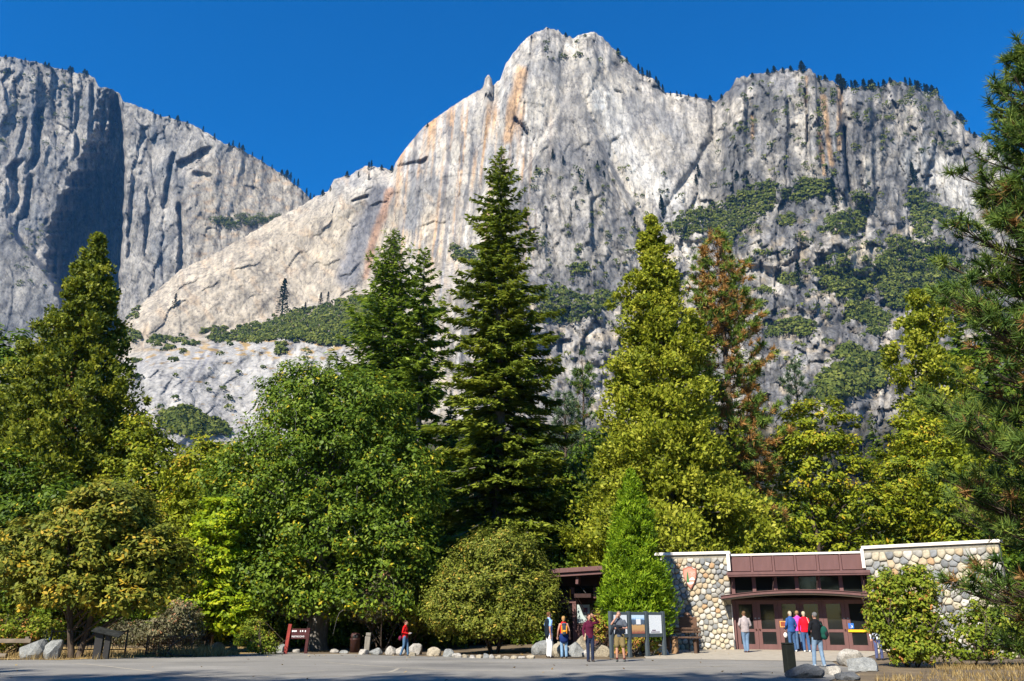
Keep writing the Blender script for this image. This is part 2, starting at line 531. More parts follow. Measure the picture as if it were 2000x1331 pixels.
    Y = Y - rel

    # ---- single features
    def groove(pts, w, a):
        return a * np.exp(-(seg_dist(PX + 1.6 * pn(PX / 9, PY / 9, 70), PY, pts) / w) ** 2)
    def roof(pts, h, a):
        """overhang: shade below a line, px range of the line"""
        p = np.array(pts); ln = lut(pts, PX)
        m = sstep(p[0, 0] - 2, p[0, 0] + 4, PX) * (1 - sstep(p[-1, 0] - 4, p[-1, 0] + 2, PX))
        return a * sstep(-1.5, 1.5, PY - ln) * (1 - sstep(h * 0.5, h, PY - ln)) * m
    Y += groove([(1649, 250), (1652, 300), (1655, 340), (1659, 375)], 2.6, 34)
    Y += groove([(1644, 175), (1648, 215), (1652, 235)], 2.4, 22)
    Y += groove([(1572, 175), (1576, 215), (1578, 275)], 2.2, 26)
    Y += groove([(1470, 220), (1473, 260), (1474, 300)], 2.0, 14)
    Y += groove([(1120, 240), (1140, 300), (1160, 380), (1170, 420)], 3.0, 6)
    Y += groove([(1095, 350), (1096, 400), (1098, 440)], 3.0, 6)
    Y += groove([(1180, 320), (1230, 420), (1262, 480)], 3.0, 7)
    Y += groove([(1398, 205), (1390, 260), (1370, 310), (1335, 360), (1300, 405), (1290, 460)], 7, 11)
    Y += roof([(1003, 228), (1012, 236), (1022, 246), (1032, 262)], 10, 14)
    Y += roof([(776, 322), (800, 318), (824, 313), (836, 305)], 12, 12)
    Y += roof([(686, 392), (700, 386), (720, 380)], 8, 10)
    Y += roof([(1196, 122), (1206, 126)], 8, 9)
    Y += roof([(1798, 345), (1822, 342)], 6, 10)
    Y += roof([(1880, 283), (1894, 282)], 12, 14)
    Y += roof([(1200, 176), (1216, 180)], 5, 6)
    for (x, y, w, h, a) in [(1500, 494, 14, 9, 8), (1600, 505, 22, 9, 10), (1670, 486, 20, 4, 8), (1690, 480, 12, 12, 8), (1655, 232, 10, 12, 12), (1690, 276, 12, 5, 8),
                            (1480, 470, 10, 10, 8), (1440, 510, 40, 5, 12), (1470, 560, 12, 12, 8), (1560, 640, 14, 10, 8), (1620, 600, 16, 8, 8), (1150, 640, 12, 10, 8), (1120, 700, 10, 14, 8), (1180, 680, 14, 10, 8)]:
        Y += roof([(x, y), (x + w, y - 1)], h, a)
    # pillars
    def pillar(xc, w, y0, y1, a):
        x = lut(xc, PY)
        return -a * sstep(w, w * 0.55, np.abs(PX - x)) * sstep(y0 - 6, y0 + 6, PY) * (1 - sstep(y1 - 20, y1 + 20, PY))
    Y += pillar([(140, 1582), (400, 1600)], 13, 140, 330, 14)
    Y += pillar([(160, 1620), (400, 1645)], 16, 160, 380, 12)
    Y += pillar([(170, 1680), (400, 1690)], 26, 180, 400, 16)
    Y += pillar([(200, 1440), (400, 1430)], 24, 170, 380, 14)
    Y += pillar([(150, 1520), (400, 1530)], 18, 160, 380, 10)
    # the grey buttress in front of the peak
    bl = lut([(160, 1118), (200, 1100), (260, 1068), (330, 1030), (380, 1000), (430, 975), (560, 930)], PY)
    br = lut([(160, 1124), (220, 1150), (300, 1180), (380, 1225), (440, 1262), (520, 1300), (580, 1310)], PY)
    but = sstep(-4, 6, PX - bl) * sstep(-6, 8, br - PX) * sstep(165, 185, PY)
    Y -= 26 * but * sstep(165, 330, PY)
    # the low dome tiers on the right
    for (x, y, rx, ry, a) in [(1610, 462, 46, 36, 26), (1500, 490, 60, 34, 22), (1620, 500, 50, 40, 20), (1690, 500, 50, 44, 26), (1350, 440, 40, 34, 18), (1820, 460, 60, 34, 24), (1550, 600, 70, 50, 22), (1700, 660, 60, 60, 22)]:
        q = ((PX - x) / rx) ** 2 + ((PY - y) / ry) ** 2
        Y -= a * np.clip(1 - q, 0, 1) ** 0.5
    # the pinnacle stands free
    Y -= 10 * (np.abs(PX - 954) < 9) * (PY < 185)

    # ---- rock colours
    n = fbm(PX / 80, PY / 80, 81, 4)
    vert = fbm(lean / 4.5, PY / 150, 83, 3)
    c = np.ones(PX.shape + (3,)) * np.array((0.48, 0.455, 0.415))
    c = mixc(c, (0.33, 0.33, 0.335), sstep(-0.02, 0.35, n) * 0.85)
    c = mixc(c, (0.60, 0.57, 0.515), sstep(0.0, 0.4, -n) * 0.6)
    # warm slab on the left
    c = mixc(c, (0.47, 0.415, 0.335), left * sstep(360, 440, PY) * 0.85)
    c = mixc(c, (0.60, 0.44, 0.29), left * sstep(0.1, 0.45, fbm(diag / 40, along / 22, 85, 3)) * 0.35)
    # golden streaks
    go = fl * sstep(180, 240, PY) * (1 - sstep(470, 560, PY))
    c = mixc(c, (0.58, 0.37, 0.20), go * sstep(0.05, 0.5, fbm(lean / 15, PY / 330, 87, 3) + 0.08) * 1.0)
    c = mixc(c, (0.26, 0.25, 0.25), fl * sstep(0.18, 0.5, fbm(lean / 10, PY / 420, 89, 3)) * 0.9)
    c = mixc(c, (0.60, 0.60, 0.585), fl * sstep(0.12, 0.45, fbm(lean / 8, PY / 300, 90, 3)) * 0.7)
    c = mixc(c, (0.60, 0.38, 0.2), sstep(16, 5, seg_dist(PX, PY, [(1018, 140), (1002, 210), (992, 270)]) + 5 * fbm(PX / 9, PY / 40, 88, 2)) * 0.8)
    # dark seep at the left of the face, with its rust edge
    seep = sstep(38, 8, seg_dist(PX, PY, [(745, 380), (726, 420), (700, 480), (680, 540)]) + 9 * fbm(PX / 20, PY / 50, 91, 2))
    c = mixc(c, (0.21, 0.215, 0.24), seep * 0.95)
    rust = sstep(12, 3, seg_dist(PX, PY, [(760, 375), (748, 420), (728, 470), (715, 540)]) + 5 * fbm(PX / 12, PY / 40, 92, 2))
    c = mixc(c, (0.40, 0.25, 0.17), rust * 0.85)
    seep2 = sstep(22, 5, seg_dist(PX, PY, [(812, 360), (808, 400), (800, 440)]) + 6 * fbm(PX / 14, PY / 30, 93, 2))
    c = mixc(c, (0.25, 0.26, 0.28), seep2 * 0.9)
    for pts, w in [([(880, 250), (872, 330), (860, 430), (848, 500)], 7), ([(850, 300), (845, 380)], 5), ([(905, 260), (900, 330)], 5), ([(925, 280), (905, 420)], 5)]:
        s = sstep(w, w * 0.2, seg_dist(PX, PY, pts) + 3 * fbm(PX / 8, PY / 40, 94, 2))
        c = mixc(c, (0.22, 0.22, 0.23), s * 0.95)
    # grey lichen on the buttress and the right cliffs, pale scars between
    c = mixc(c, (0.19, 0.19, 0.195), but * (0.55 + 0.45 * sstep(-0.2, 0.3, n)) * 0.85)
    grey = rgt * sstep(-0.28, 0.22, fbm(PX / 60, PY / 90, 95, 4))
    c = mixc(c, (0.165, 0.17, 0.18), grey * 0.9)
    scar = sstep(40, 14, seg_dist(PX, PY, [(1185, 190), (1215, 280), (1260, 340), (1310, 385)]) + 12 * fbm(PX / 25, PY / 50, 96, 2))
    c = mixc(c, (0.66, 0.65, 0.625), scar * 0.8)
    scar2 = sstep(60, 20, seg_dist(PX, PY, [(1800, 320), (1850, 340), (1880, 380)]) + 12 * fbm(PX / 25, PY / 40, 97, 2))
    c = mixc(c, (0.60, 0.60, 0.585), scar2 * 0.75)
    scar3 = sstep(30, 12, seg_dist(PX, PY, [(1670, 500), (1700, 495)]) + 5 * fbm(PX / 12, PY / 12, 98, 2))
    c = mixc(c, (0.62, 0.56, 0.44), scar3 * 0.8)
    for pts, w in [([(1640, 170), (1640, 240), (1640, 290)], 7), ([(1608, 190), (1616, 260), (1625, 320)], 8), ([(1575, 150), (1574, 200)], 4), ([(1468, 225), (1470, 270)], 4), ([(1690, 310), (1696, 360)], 9), ([(1600, 260), (1610, 340)], 5)]:
        s = sstep(w, w * 0.2, seg_dist(PX, PY, pts) + 3.5 * fbm(PX / 9, PY / 22, 99, 2))
        c = mixc(c, (0.60, 0.40, 0.22) if w != 9 else (0.62, 0.58, 0.5), s * 0.8)
    tan = tier * sstep(0.12, 0.45, fbm(PX / 34, PY / 26, 101, 3))
    c = mixc(c, (0.55, 0.46, 0.33), tan * 0.6)
    # polished apron with dark water streaks and dry grass in the joints
    c = mixc(c, (0.42, 0.415, 0.405), apron)
    ws = sstep(0.1, 0.42, fbm((PX * 0.85 + PY * 0.52) / 7.0, (PX * 0.5 - PY * 0.85) / 170, 103, 3))
    c = mixc(c, (0.22, 0.225, 0.26), apron * ws * 0.8 * sstep(-0.25, 0.25, pn(PX / 70, PY / 70, 105)))
    gr = sstep(0.16, 0.4, fbm(PX / 26, PY / 9, 107, 3) - 0.25 + 0.35 * sstep(715, 690, PY))
    c = mixc(c, (0.42, 0.29, 0.12), apron * gr * 0.95)
    c = mixc(c, c * 0.62, sstep(0.25, 0.6, vert) * 0.5)
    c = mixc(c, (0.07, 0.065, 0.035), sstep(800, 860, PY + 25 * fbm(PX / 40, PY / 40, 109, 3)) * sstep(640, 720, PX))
    c = c * (1 + (0.16 + 0.34 * rough) * (h2 + 0.8 * h3))[..., None]
    jr = np.clip(0.25 + rough, 0, 1) * (1 - 0.6 * apron)
    c = c * (1 - jr * (0.5 * np.exp(-(e1 / 0.05) ** 2) + 0.4 * np.exp(-(e2 / 0.06) ** 2) * (h1 > -0.15) + 0.25 * np.exp(-(e4 / 0.05) ** 2)))[..., None]
    c = mixc(c, c * 0.58, sstep(0.08, 0.38, fbm(PX / 18, PY / 24, 73, 4)) * (0.35 + 0.5 * np.clip(rough, 0, 1)))
    c = mixc(c, c * 1.25, sstep(0.12, 0.42, fbm(PX / 14, PY / 40, 75, 3)) * 0.6)
    P = finish_sheet('mountain', PX, PY, Y, np.clip(c * np.array((1.03, 1.0, 0.95)) * (0.68 - 0.13 * rgt)[..., None], 0.02, 0.5), [(50, 4), (500, -100), (800, -250)], [(330, 30), (190, -0.4)])
    return P, PX, PY

WALL_P, WALL_X, WALL_Y = None, None, None
(WALL_P, WALL_X, WALL_Y) = far_wall()
(CLIF_P, CLIF_X, CLIF_Y) = cliffs()

def on_sheet(px, py, far=False):
    """ground points of the terrain in these directions"""
    P, X, Yy = (WALL_P, WALL_X, WALL_Y) if far else (CLIF_P, CLIF_X, CLIF_Y)
    px = np.atleast_1d(np.asarray(px, float)); py = np.atleast_1d(np.asarray(py, float))
    ci = np.clip(np.searchsorted(X[0], px), 0, X.shape[1] - 1)
    top = Yy[0, ci]; bot = Yy[-1, ci]
    ok = (py >= top - 0.5) & (py <= bot)
    ri = np.zeros(len(px), int)
    for q in range(len(px)):
        ri[q] = min(np.searchsorted(Yy[:, ci[q]], py[q]), Yy.shape[0] - 1)
    return P[ri, ci], ok
# ------------------------------------------------------------------ foliage tools
def cards(name, P, U, V, lv, parent=None, mat=None, pointed=True):
    """leaf-sized four-cornered faces; P centre, U half length, V half width"""
    n = len(P)
    verts = np.empty((n, 4, 3), np.float32)
    verts[:, 0] = P - U
    verts[:, 1] = P + V + (0.12 * U if pointed else 0)
    verts[:, 2] = P + U
    verts[:, 3] = P - V + (0.12 * U if pointed else 0)
    f = np.arange(n * 4).reshape(n, 4)
    return mesh_np(name, verts.reshape(-1, 3), f, False, {'lv': ('FACE', 'FLOAT', np.clip(lv, 0, 1))})

def needles(name, P, D, L, W, lv):
    """thin three-cornered needles from P along D"""
    n = len(P)
    side = nrm(np.cross(D, RNG.normal(size=(n, 3)))) * W[:, None]
    verts = np.empty((n, 3, 3), np.float32)
    verts[:, 0] = P - side
    verts[:, 1] = P + side
    verts[:, 2] = P + D * L[:, None]
    return mesh_np(name, verts.reshape(-1, 3), np.arange(n * 3).reshape(n, 3), False, {'lv': ('FACE', 'FLOAT', np.clip(lv, 0, 1))})

def tubes(name, paths, sides=6):
    """paths: list of (points (k,3), radii (k,)) -> one mesh of tapered limbs"""
    vs = []; fs = []; off = 0
    ang = np.arange(sides) * 2 * np.pi / sides
    for pts, rr in paths:
        pts = np.asarray(pts, float); rr = np.asarray(rr, float)
        k = len(pts)
        d = nrm(np.gradient(pts, axis=0))
        ref = np.array([0.31, 0.87, 0.39]); 
        a = nrm(np.cross(d, ref)); b = np.cross(d, a)
        ring = pts[:, None] + rr[:, None, None] * (np.cos(ang)[None, :, None] * a[:, None] + np.sin(ang)[None, :, None] * b[:, None])
        vs.append(ring.reshape(-1, 3))
        i = np.arange(k * sides).reshape(k, sides) + off
        j = np.roll(i, -1, axis=1)
        fs.append(np.stack([i[:-1], j[:-1], j[1:], i[1:]], -1).reshape(-1, 4))
        off += k * sides
    return mesh_np(name, np.concatenate(vs), np.concatenate(fs), True)

def rdir(n):
    return nrm(RNG.normal(size=(n, 3)))

def clump_cards(cen, out, rc, per, ls, wr=0.45, flat=0.7, up=0.5, rand=0.8, along=0.0, spread=0.0, shell=0.5):
    """per leaves round each clump centre. along=1: leaf axis follows the outward direction (sprays)"""
    K = len(cen)
    idx = np.repeat(np.arange(K), per)
    n = len(idx)
    d = rdir(n)
    r = RNG.random(n) ** shell
    off = d * r[:, None] * rc[idx][:, None]
    off[:, 2] *= flat
    P = cen[idx] + off
    o = out[idx]
    nn = nrm(0.7 * o + up * np.array([0, 0, 1.0]) + rand * rdir(n) + 0.5 * d)
    ax = rdir(n)
    if along:
        ax = nrm(along * (o + 0.5 * d + np.array([0, 0, spread])) + (1 - along) * ax + 0.25 * rdir(n))
        t = nrm(np.cross(ax, nn))
        U = ax; V = t
    else:
        U = nrm(np.cross(nn, ax)); V = np.cross(nn, U)
    s = ls * (0.65 + 0.7 * RNG.random(n))
    return P, U * s[:, None], V * (s * wr)[:, None], idx, d

def shade_lv(idx, K, jit=0.22, base=0.5, clump=0.28):
    """colour index per leaf: clumps differ, leaves within a clump differ less"""
    c = RNG.normal(0, clump * 0.5, K)
    return np.clip(base + c[idx] + RNG.normal(0, jit, len(idx)), 0, 1)

# palettes (leaf albedo, dark to light)
def pal(dark, mid, light, hot=None, at_=0.93):
    st = [(0.0, dark), (0.5, mid), (0.88, light)]
    if hot: st.append((at_ + 0.03, hot))
    return st
BARK = plain('bark', (0.10, 0.075, 0.055), 0.9, 0.5, 9.0, 0.8, 0.1, stretch=(1, 1, 0.25))
BARK_GREY = plain('grey_bark', (0.19, 0.175, 0.155), 0.9, 0.45, 7.0, 0.8, 0.1, stretch=(1, 1, 0.3))
BARK_RED = plain('cinnamon_bark', (0.15, 0.075, 0.045), 0.9, 0.5, 8.0, 0.8, 0.1, stretch=(1, 1, 0.22))
TWIG = plain('bare_twig', (0.26, 0.235, 0.205), 0.9, 0.3, 12.0, 0.0, 0.1)

def new_tree(name, base, label, cat='tree', group=None):
    e = empty(name, base)
    tag(e, label, cat, group)
    return e

def trunk_path(H, r0, wob=0.25, top=0.02, k=14):
    z = np.linspace(-0.3, H, k)
    x = wob * pn(z / 5.0, z * 0 + RNG.random() * 50)
    y = wob * pn(z / 5.0, z * 0 + RNG.random() * 50 + 7)
    x -= x[0]; y -= y[0]
    r = r0 * (1 - np.clip(z / H, 0, 1)) ** 0.8 + top
    r[0] *= 1.35; r[1] *= 1.05
    return np.stack([x, y, z], 1), r

# ---- broadleaf trees ------------------------------------------------------
def broadleaf(name, base, label, lobes, mat, leaf=0.12, clumps=240, per=130, rc=0.75, trunk=0.35, H=None, bark=BARK, group=None, lean=0.0,
              inner=0.14, twigs=0, up=0.5, wr=0.5, stems=1, flat=0.7, cat='tree', base_lv=0.5, clump_var=0.3, extra_limbs=40):
    """lobes: (x, y, z, rx, ry, rz) ellipsoids of the crown, metres from the base"""
    per = int(per * 0.82); leaf *= 1.09
    e = new_tree(name, base, label, cat, group)
    L = np.array(lobes, float)
    area = (L[:, 3] * L[:, 4] * L[:, 5]) ** (2 / 3.)
    cnt = np.maximum(6, (clumps * area / area.sum())).astype(int)
    cen = []; out = []
    for i, l in enumerate(L):
        d = rdir(cnt[i] * 3)
        d = d[(d[:, 2] > -0.75)]
        rr = 0.72 + 0.34 * RNG.random(len(d))
        p = l[:3] + d * rr[:, None] * l[3:]
        keep = np.ones(len(d), bool)
        for j, m in enumerate(L):
            if j != i:
                keep &= (((p - m[:3]) / (m[3:] * 0.80)) ** 2).sum(1) > 1
        p = p[keep][:cnt[i]]; d = d[keep][:cnt[i]]
        cen.append(p); out.append(nrm(d / l[3:]))
    cen = np.concatenate(cen); out = np.concatenate(out)
    K = len(cen)
    rcs = rc * (0.55 + 0.9 * RNG.random(K))
    P, U, V, idx, d = clump_cards(cen, out, rcs, per, leaf, wr=wr, flat=flat, up=up)
    lv = shade_lv(idx, K, 0.2, base_lv, clump_var)
    # sparse leaves inside, so that the heart of the crown is closed but dark
    ni = int(K * per * inner)
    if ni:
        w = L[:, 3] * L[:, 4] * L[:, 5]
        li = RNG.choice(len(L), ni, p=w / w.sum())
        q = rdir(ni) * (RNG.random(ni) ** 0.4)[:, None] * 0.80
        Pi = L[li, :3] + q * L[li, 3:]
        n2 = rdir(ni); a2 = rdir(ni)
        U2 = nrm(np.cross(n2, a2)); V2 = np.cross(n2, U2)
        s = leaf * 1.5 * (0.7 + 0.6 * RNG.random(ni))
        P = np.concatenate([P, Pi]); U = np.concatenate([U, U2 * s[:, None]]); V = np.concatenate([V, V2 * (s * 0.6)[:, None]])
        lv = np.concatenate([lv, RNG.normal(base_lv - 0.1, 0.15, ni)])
    P[:, 2] = np.maximum(P[:, 2], 0.04)
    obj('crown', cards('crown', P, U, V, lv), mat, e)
    # wood
    top = L[:, 2].max()
    H = H or top
    paths = []
    for s in range(stems):
        a = 2 * np.pi * s / max(stems, 1) + 0.6
        r0 = 0.0 if stems == 1 else 0.25 + 0.1 * stems
        tp, tr = trunk_path(H, trunk, 0.5 if H > 4 else 0.12, 0.03 if trunk > 0.09 else 0.006)
        tp[:, 0] += r0 * math.cos(a) * (0.3 + tp[:, 2] / H * 2.0) + lean * tp[:, 2]
        tp[:, 1] += r0 * math.sin(a) * (0.3 + tp[:, 2] / H * 2.0)
        paths.append((tp, tr))
    tp, tr = paths[0]
    obj('trunk', tubes('trunk', paths, 8), bark, e)
    limbs = []
    pick = RNG.choice(K, min(extra_limbs, K), replace=False)
    for c in cen[pick]:
        pp, pr = paths[RNG.integers(len(paths))]
        zc = max(0.12 * H, c[2] - 0.55 * np.hypot(c[0], c[1]) - 0.5)
        k = np.argmin(abs(pp[:, 2] - zc))
        a = pp[k]
        m = (a + c) / 2 + np.array([0, 0, 0.12 * np.linalg.norm(c - a)]) + RNG.normal(0, 0.2, 3)
        limbs.append(([a, (a * .6 + m * .4), m, (m + c) / 2 + RNG.normal(0, 0.12, 3), c], np.array([0.36, 0.3, 0.2, 0.11, 0.02]) * pr[k] + 0.008))
    if limbs:
        tag(obj('limbs', tubes('limbs', limbs, 5), bark, e), kind='stuff')
    if twigs:
        tw = []
        for i in range(twigs):
            c = cen[RNG.integers(K)] * np.array([0.9, 1.02, 0.9])
            ln = (0.4 + 1.0 * RNG.random()) * min(1.0, top / 8.0)
            dx = RNG.normal(0, 0.35, 3); dx[1] = -abs(dx[1]) - 0.2
            u = np.linspace(0, 1, 6)[:, None]
            pth = c + np.concatenate([dx[0] * np.sqrt(u), dx[1] * np.sqrt(u), 0.25 * u - 1.2 * u ** 2], 1) * ln + RNG.normal(0, 0.03, (6, 3)) * u
            tw.append((pth, np.linspace(0.013, 0.003, 6)))
        tag(obj('twigs', tubes('twigs', tw, 4), TWIG, e), kind='stuff')
    return e

# ---- conifers -------------------------------------------------------------
def cone_clumps(H, z0, prof, n, layers=None, jag=0.22, inset=0.35, holes=-0.16):
    """clump centres on the outside of an uneven cone, thicker in boughs"""
    t = RNG.random(n * 2)
    Rz = lut(prof, t)
    keep = RNG.random(n * 2) < np.clip(Rz / max(Rz.max(), 1e-3), 0.12, 1) ** 0.9
    t = t[keep][:n]
    z = z0 + (H - z0) * t
    th = RNG.random(len(t)) * 2 * np.pi
    bough = 1 + jag * (1.5 * pn(th * 2.1 / 1.0, z / 1.6, 120) + 1.2 * pn(th * 0.9, z / 4.0, 121))
    R = lut(prof, t) * bough * (0.88 + 0.22 * ((z / 2.1 + 1.2 * pn(th * 1.6, z / 5.0, 122)) % 1.0))
    gap = pn(th * 2.6, z / 1.15, 123) > holes
    t = t[gap]; z = z[gap]; th = th[gap]; R = R[gap]
    r = R * (1 - inset * RNG.random(len(t)) ** 1.6)
    cen = np.stack([r * np.cos(th), r * np.sin(th), z - 0.10 * r], 1)
    out = nrm(np.stack([np.cos(th), np.sin(th), 0.35 + 0 * th], 1))
    return cen, out, t

def cedar(name, base, label, H, prof, mat, z0=0.5, clumps=900, per=60, rc=0.55, leaf=0.24, trunk=0.45, group=None, jag=0.25, wr=0.32, spread=0.55, bark=BARK_RED, cat='tree', holes=-0.16):
    per = int(per * 0.88); leaf *= 1.06
    e = new_tree(name, base, label, cat, group)
    cen, out, t = cone_clumps(H, z0, prof, clumps, jag=jag, holes=holes)
    K = len(cen)
    rcs = rc * (0.55 + 0.8 * RNG.random(K)) * np.clip(0.55 + 1.1 * (1 - t), 0.45, 1.25)
    P, U, V, idx, d = clump_cards(cen, out, rcs, per, leaf, wr=wr, flat=0.85, up=0.3, rand=0.6, along=0.42, spread=spread)
    lv = shade_lv(idx, K, 0.18, 0.5, 0.34)
    # leader
    nt = 260
    zt = H - 1.6 * RNG.random(nt) ** 1.5
    a = RNG.random(nt) * 6.28; r = (H - zt) * 0.30 * RNG.random(nt)
    Pt = np.stack([r * np.cos(a), r * np.sin(a), zt], 1)
    Ut = nrm(np.stack([0.5 * np.cos(a), 0.5 * np.sin(a), 0.9 + 0 * a], 1)) * leaf * 0.8
    Vt = nrm(np.cross(Ut, rdir(nt))) * leaf * 0.28
    P = np.concatenate([P, Pt]); U = np.concatenate([U, Ut]); V = np.concatenate([V, Vt]); lv = np.concatenate([lv, RNG.normal(0.6, 0.15, nt)])
    # dark heart
    ni = int(0.10 * K * per)
    ti = RNG.random(ni); th = RNG.random(ni) * 6.28
    ri = lut(prof, ti) * 0.62 * np.sqrt(RNG.random(ni))
    Pi = np.stack([ri * np.cos(th), ri * np.sin(th), z0 + (H - z0) * ti], 1)
    U2 = rdir(ni) * leaf * 1.5; V2 = nrm(np.cross(U2, rdir(ni))) * leaf * 0.8
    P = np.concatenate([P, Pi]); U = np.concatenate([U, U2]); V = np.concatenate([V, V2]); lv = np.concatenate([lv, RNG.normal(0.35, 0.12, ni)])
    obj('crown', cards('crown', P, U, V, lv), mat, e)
    tp, tr = trunk_path(H * 0.985, trunk, 0.2)
    obj('trunk', tubes('trunk', [(tp, tr)], 8), bark, e)
    bl = []
    for c in cen[RNG.choice(K, min(60, K), replace=False)]:
        a = np.array([0, 0, c[2] + 0.05])
        bl.append(([a, (a + c) / 2 + np.array([0, 0, -0.1]), c], [0.06, 0.04, 0.012]))
    tag(obj('branches', tubes('branches', bl, 4), bark, e), kind='stuff')
    return e

def fir(name, base, label, H, prof, mat, z0=1.5, nb=260, cards_n=60000, leaf=0.26, trunk=0.5, droop=0.25, wr=0.30, group=None, bark=BARK_GREY, width=0.26, gaps=0.0, upturn=0.22, sub=7):
    """whorled, layered boughs with flat sprays"""
    e = new_tree(name, base, label, 'tree', group)
    cards_n = int(cards_n * 0.86); leaf *= 1.07
    t = np.sort((np.arange(nb) + RNG.random(nb)) / nb) ** 1.06
    if gaps:
        t = t[RNG.random(nb) > gaps * (0.4 + 0.6 * (pn(t * 14, t * 0, 3) > 0))]
    nb = len(t)
    z = z0 + (H - z0) * t
    th = np.arange(nb) * 2.39996 + RNG.normal(0, 0.25, nb)
    L = lut(prof, t) * (0.52 + 0.68 * RNG.random(nb)) * (1 + 0.3 * pn(th * 1.3, z / 3.0, 130))
    pitch = lut([(0, -0.25), (0.4, -0.05), (0.75, 0.25), (1, 0.9)], t) + RNG.normal(0, 0.08, nb)
    wgt = L ** 1.5 + 0.15
    b = RNG.choice(nb, cards_n, p=wgt / wgt.sum())
    s = 1 - (1 - 0.12) * RNG.random(cards_n) ** 0.75 * 0.98
    s = np.clip(s, 0.10, 1)
    dirh = np.stack([np.cos(th), np.sin(th)], 1)
    lat = np.stack([-np.sin(th), np.cos(th)], 1)
    zz = lambda ss, bi: L[bi] * (pitch[bi] * ss - droop * ss ** 2 + upturn * ss ** 4)
    # secondary sprays: cluster the sideways position
    q = (RNG.integers(0, sub, cards_n) + 0.5 + RNG.normal(0, 0.14, cards_n)) / sub * 2 - 1
    w = L[b] * width * np.clip(1.25 - s, 0.08, 1) * (0.6 + 0.6 * np.sin(s * 23 + b)) ** 1 + 0.10
    P = np.empty((cards_n, 3))
    rr = L[b] * s
    P[:, :2] = dirh[b] * rr[:, None] + lat[b] * (q * w)[:, None]
    P[:, 2] = z[b] + zz(s, b) - 0.35 * np.abs(q) * w * 0.6 - 0.10 * RNG.random(cards_n) ** 2 * L[b] * 0.6 + RNG.normal(0, 0.05, cards_n)
    ax = np.empty((cards_n, 3))
    ax[:, :2] = dirh[b] * 0.8 + lat[b] * (np.sign(q) * 0.75)[:, None]
    ax[:, 2] = -0.25
    ax = nrm(ax + 0.45 * rdir(cards_n))
    nn = nrm(np.array([0, 0, 1.0]) + 0.35 * np.concatenate([dirh[b], 0 * s[:, None]], 1) + 0.75 * rdir(cards_n))
    sc_ = leaf * (0.6 + 0.8 * RNG.random(cards_n)) * lut([(0, 1.1), (0.8, 0.85), (1, 0.55)], t[b])
    V = nrm(np.cross(ax, nn)) * (sc_ * wr)[:, None]
    U = ax * sc_[:, None]
    lv = np.clip(0.45 + RNG.normal(0, 0.15, nb)[b] + RNG.normal(0, 0.16, cards_n) + 0.22 * (s - 0.6), 0, 1)
    obj('crown', cards('crown', P, U, V, lv), mat, e)
    tp, tr = trunk_path(H, trunk, 0.15)
    obj('trunk', tubes('trunk', [(tp, tr)], 8), bark, e)
    ss = np.linspace(0, 0.92, 6)
    bl = []
    for i in range(nb):
        if L[i] < 0.5: continue
        pts = np.stack([dirh[i, 0] * L[i] * ss, dirh[i, 1] * L[i] * ss, z[i] + zz(ss, np.full(6, i))], 1)
        bl.append((pts, np.linspace(0.018 + 0.013 * L[i], 0.008, 6)))
    tag(obj('branches', tubes('branches', bl, 4), bark, e), kind='stuff')
    return e

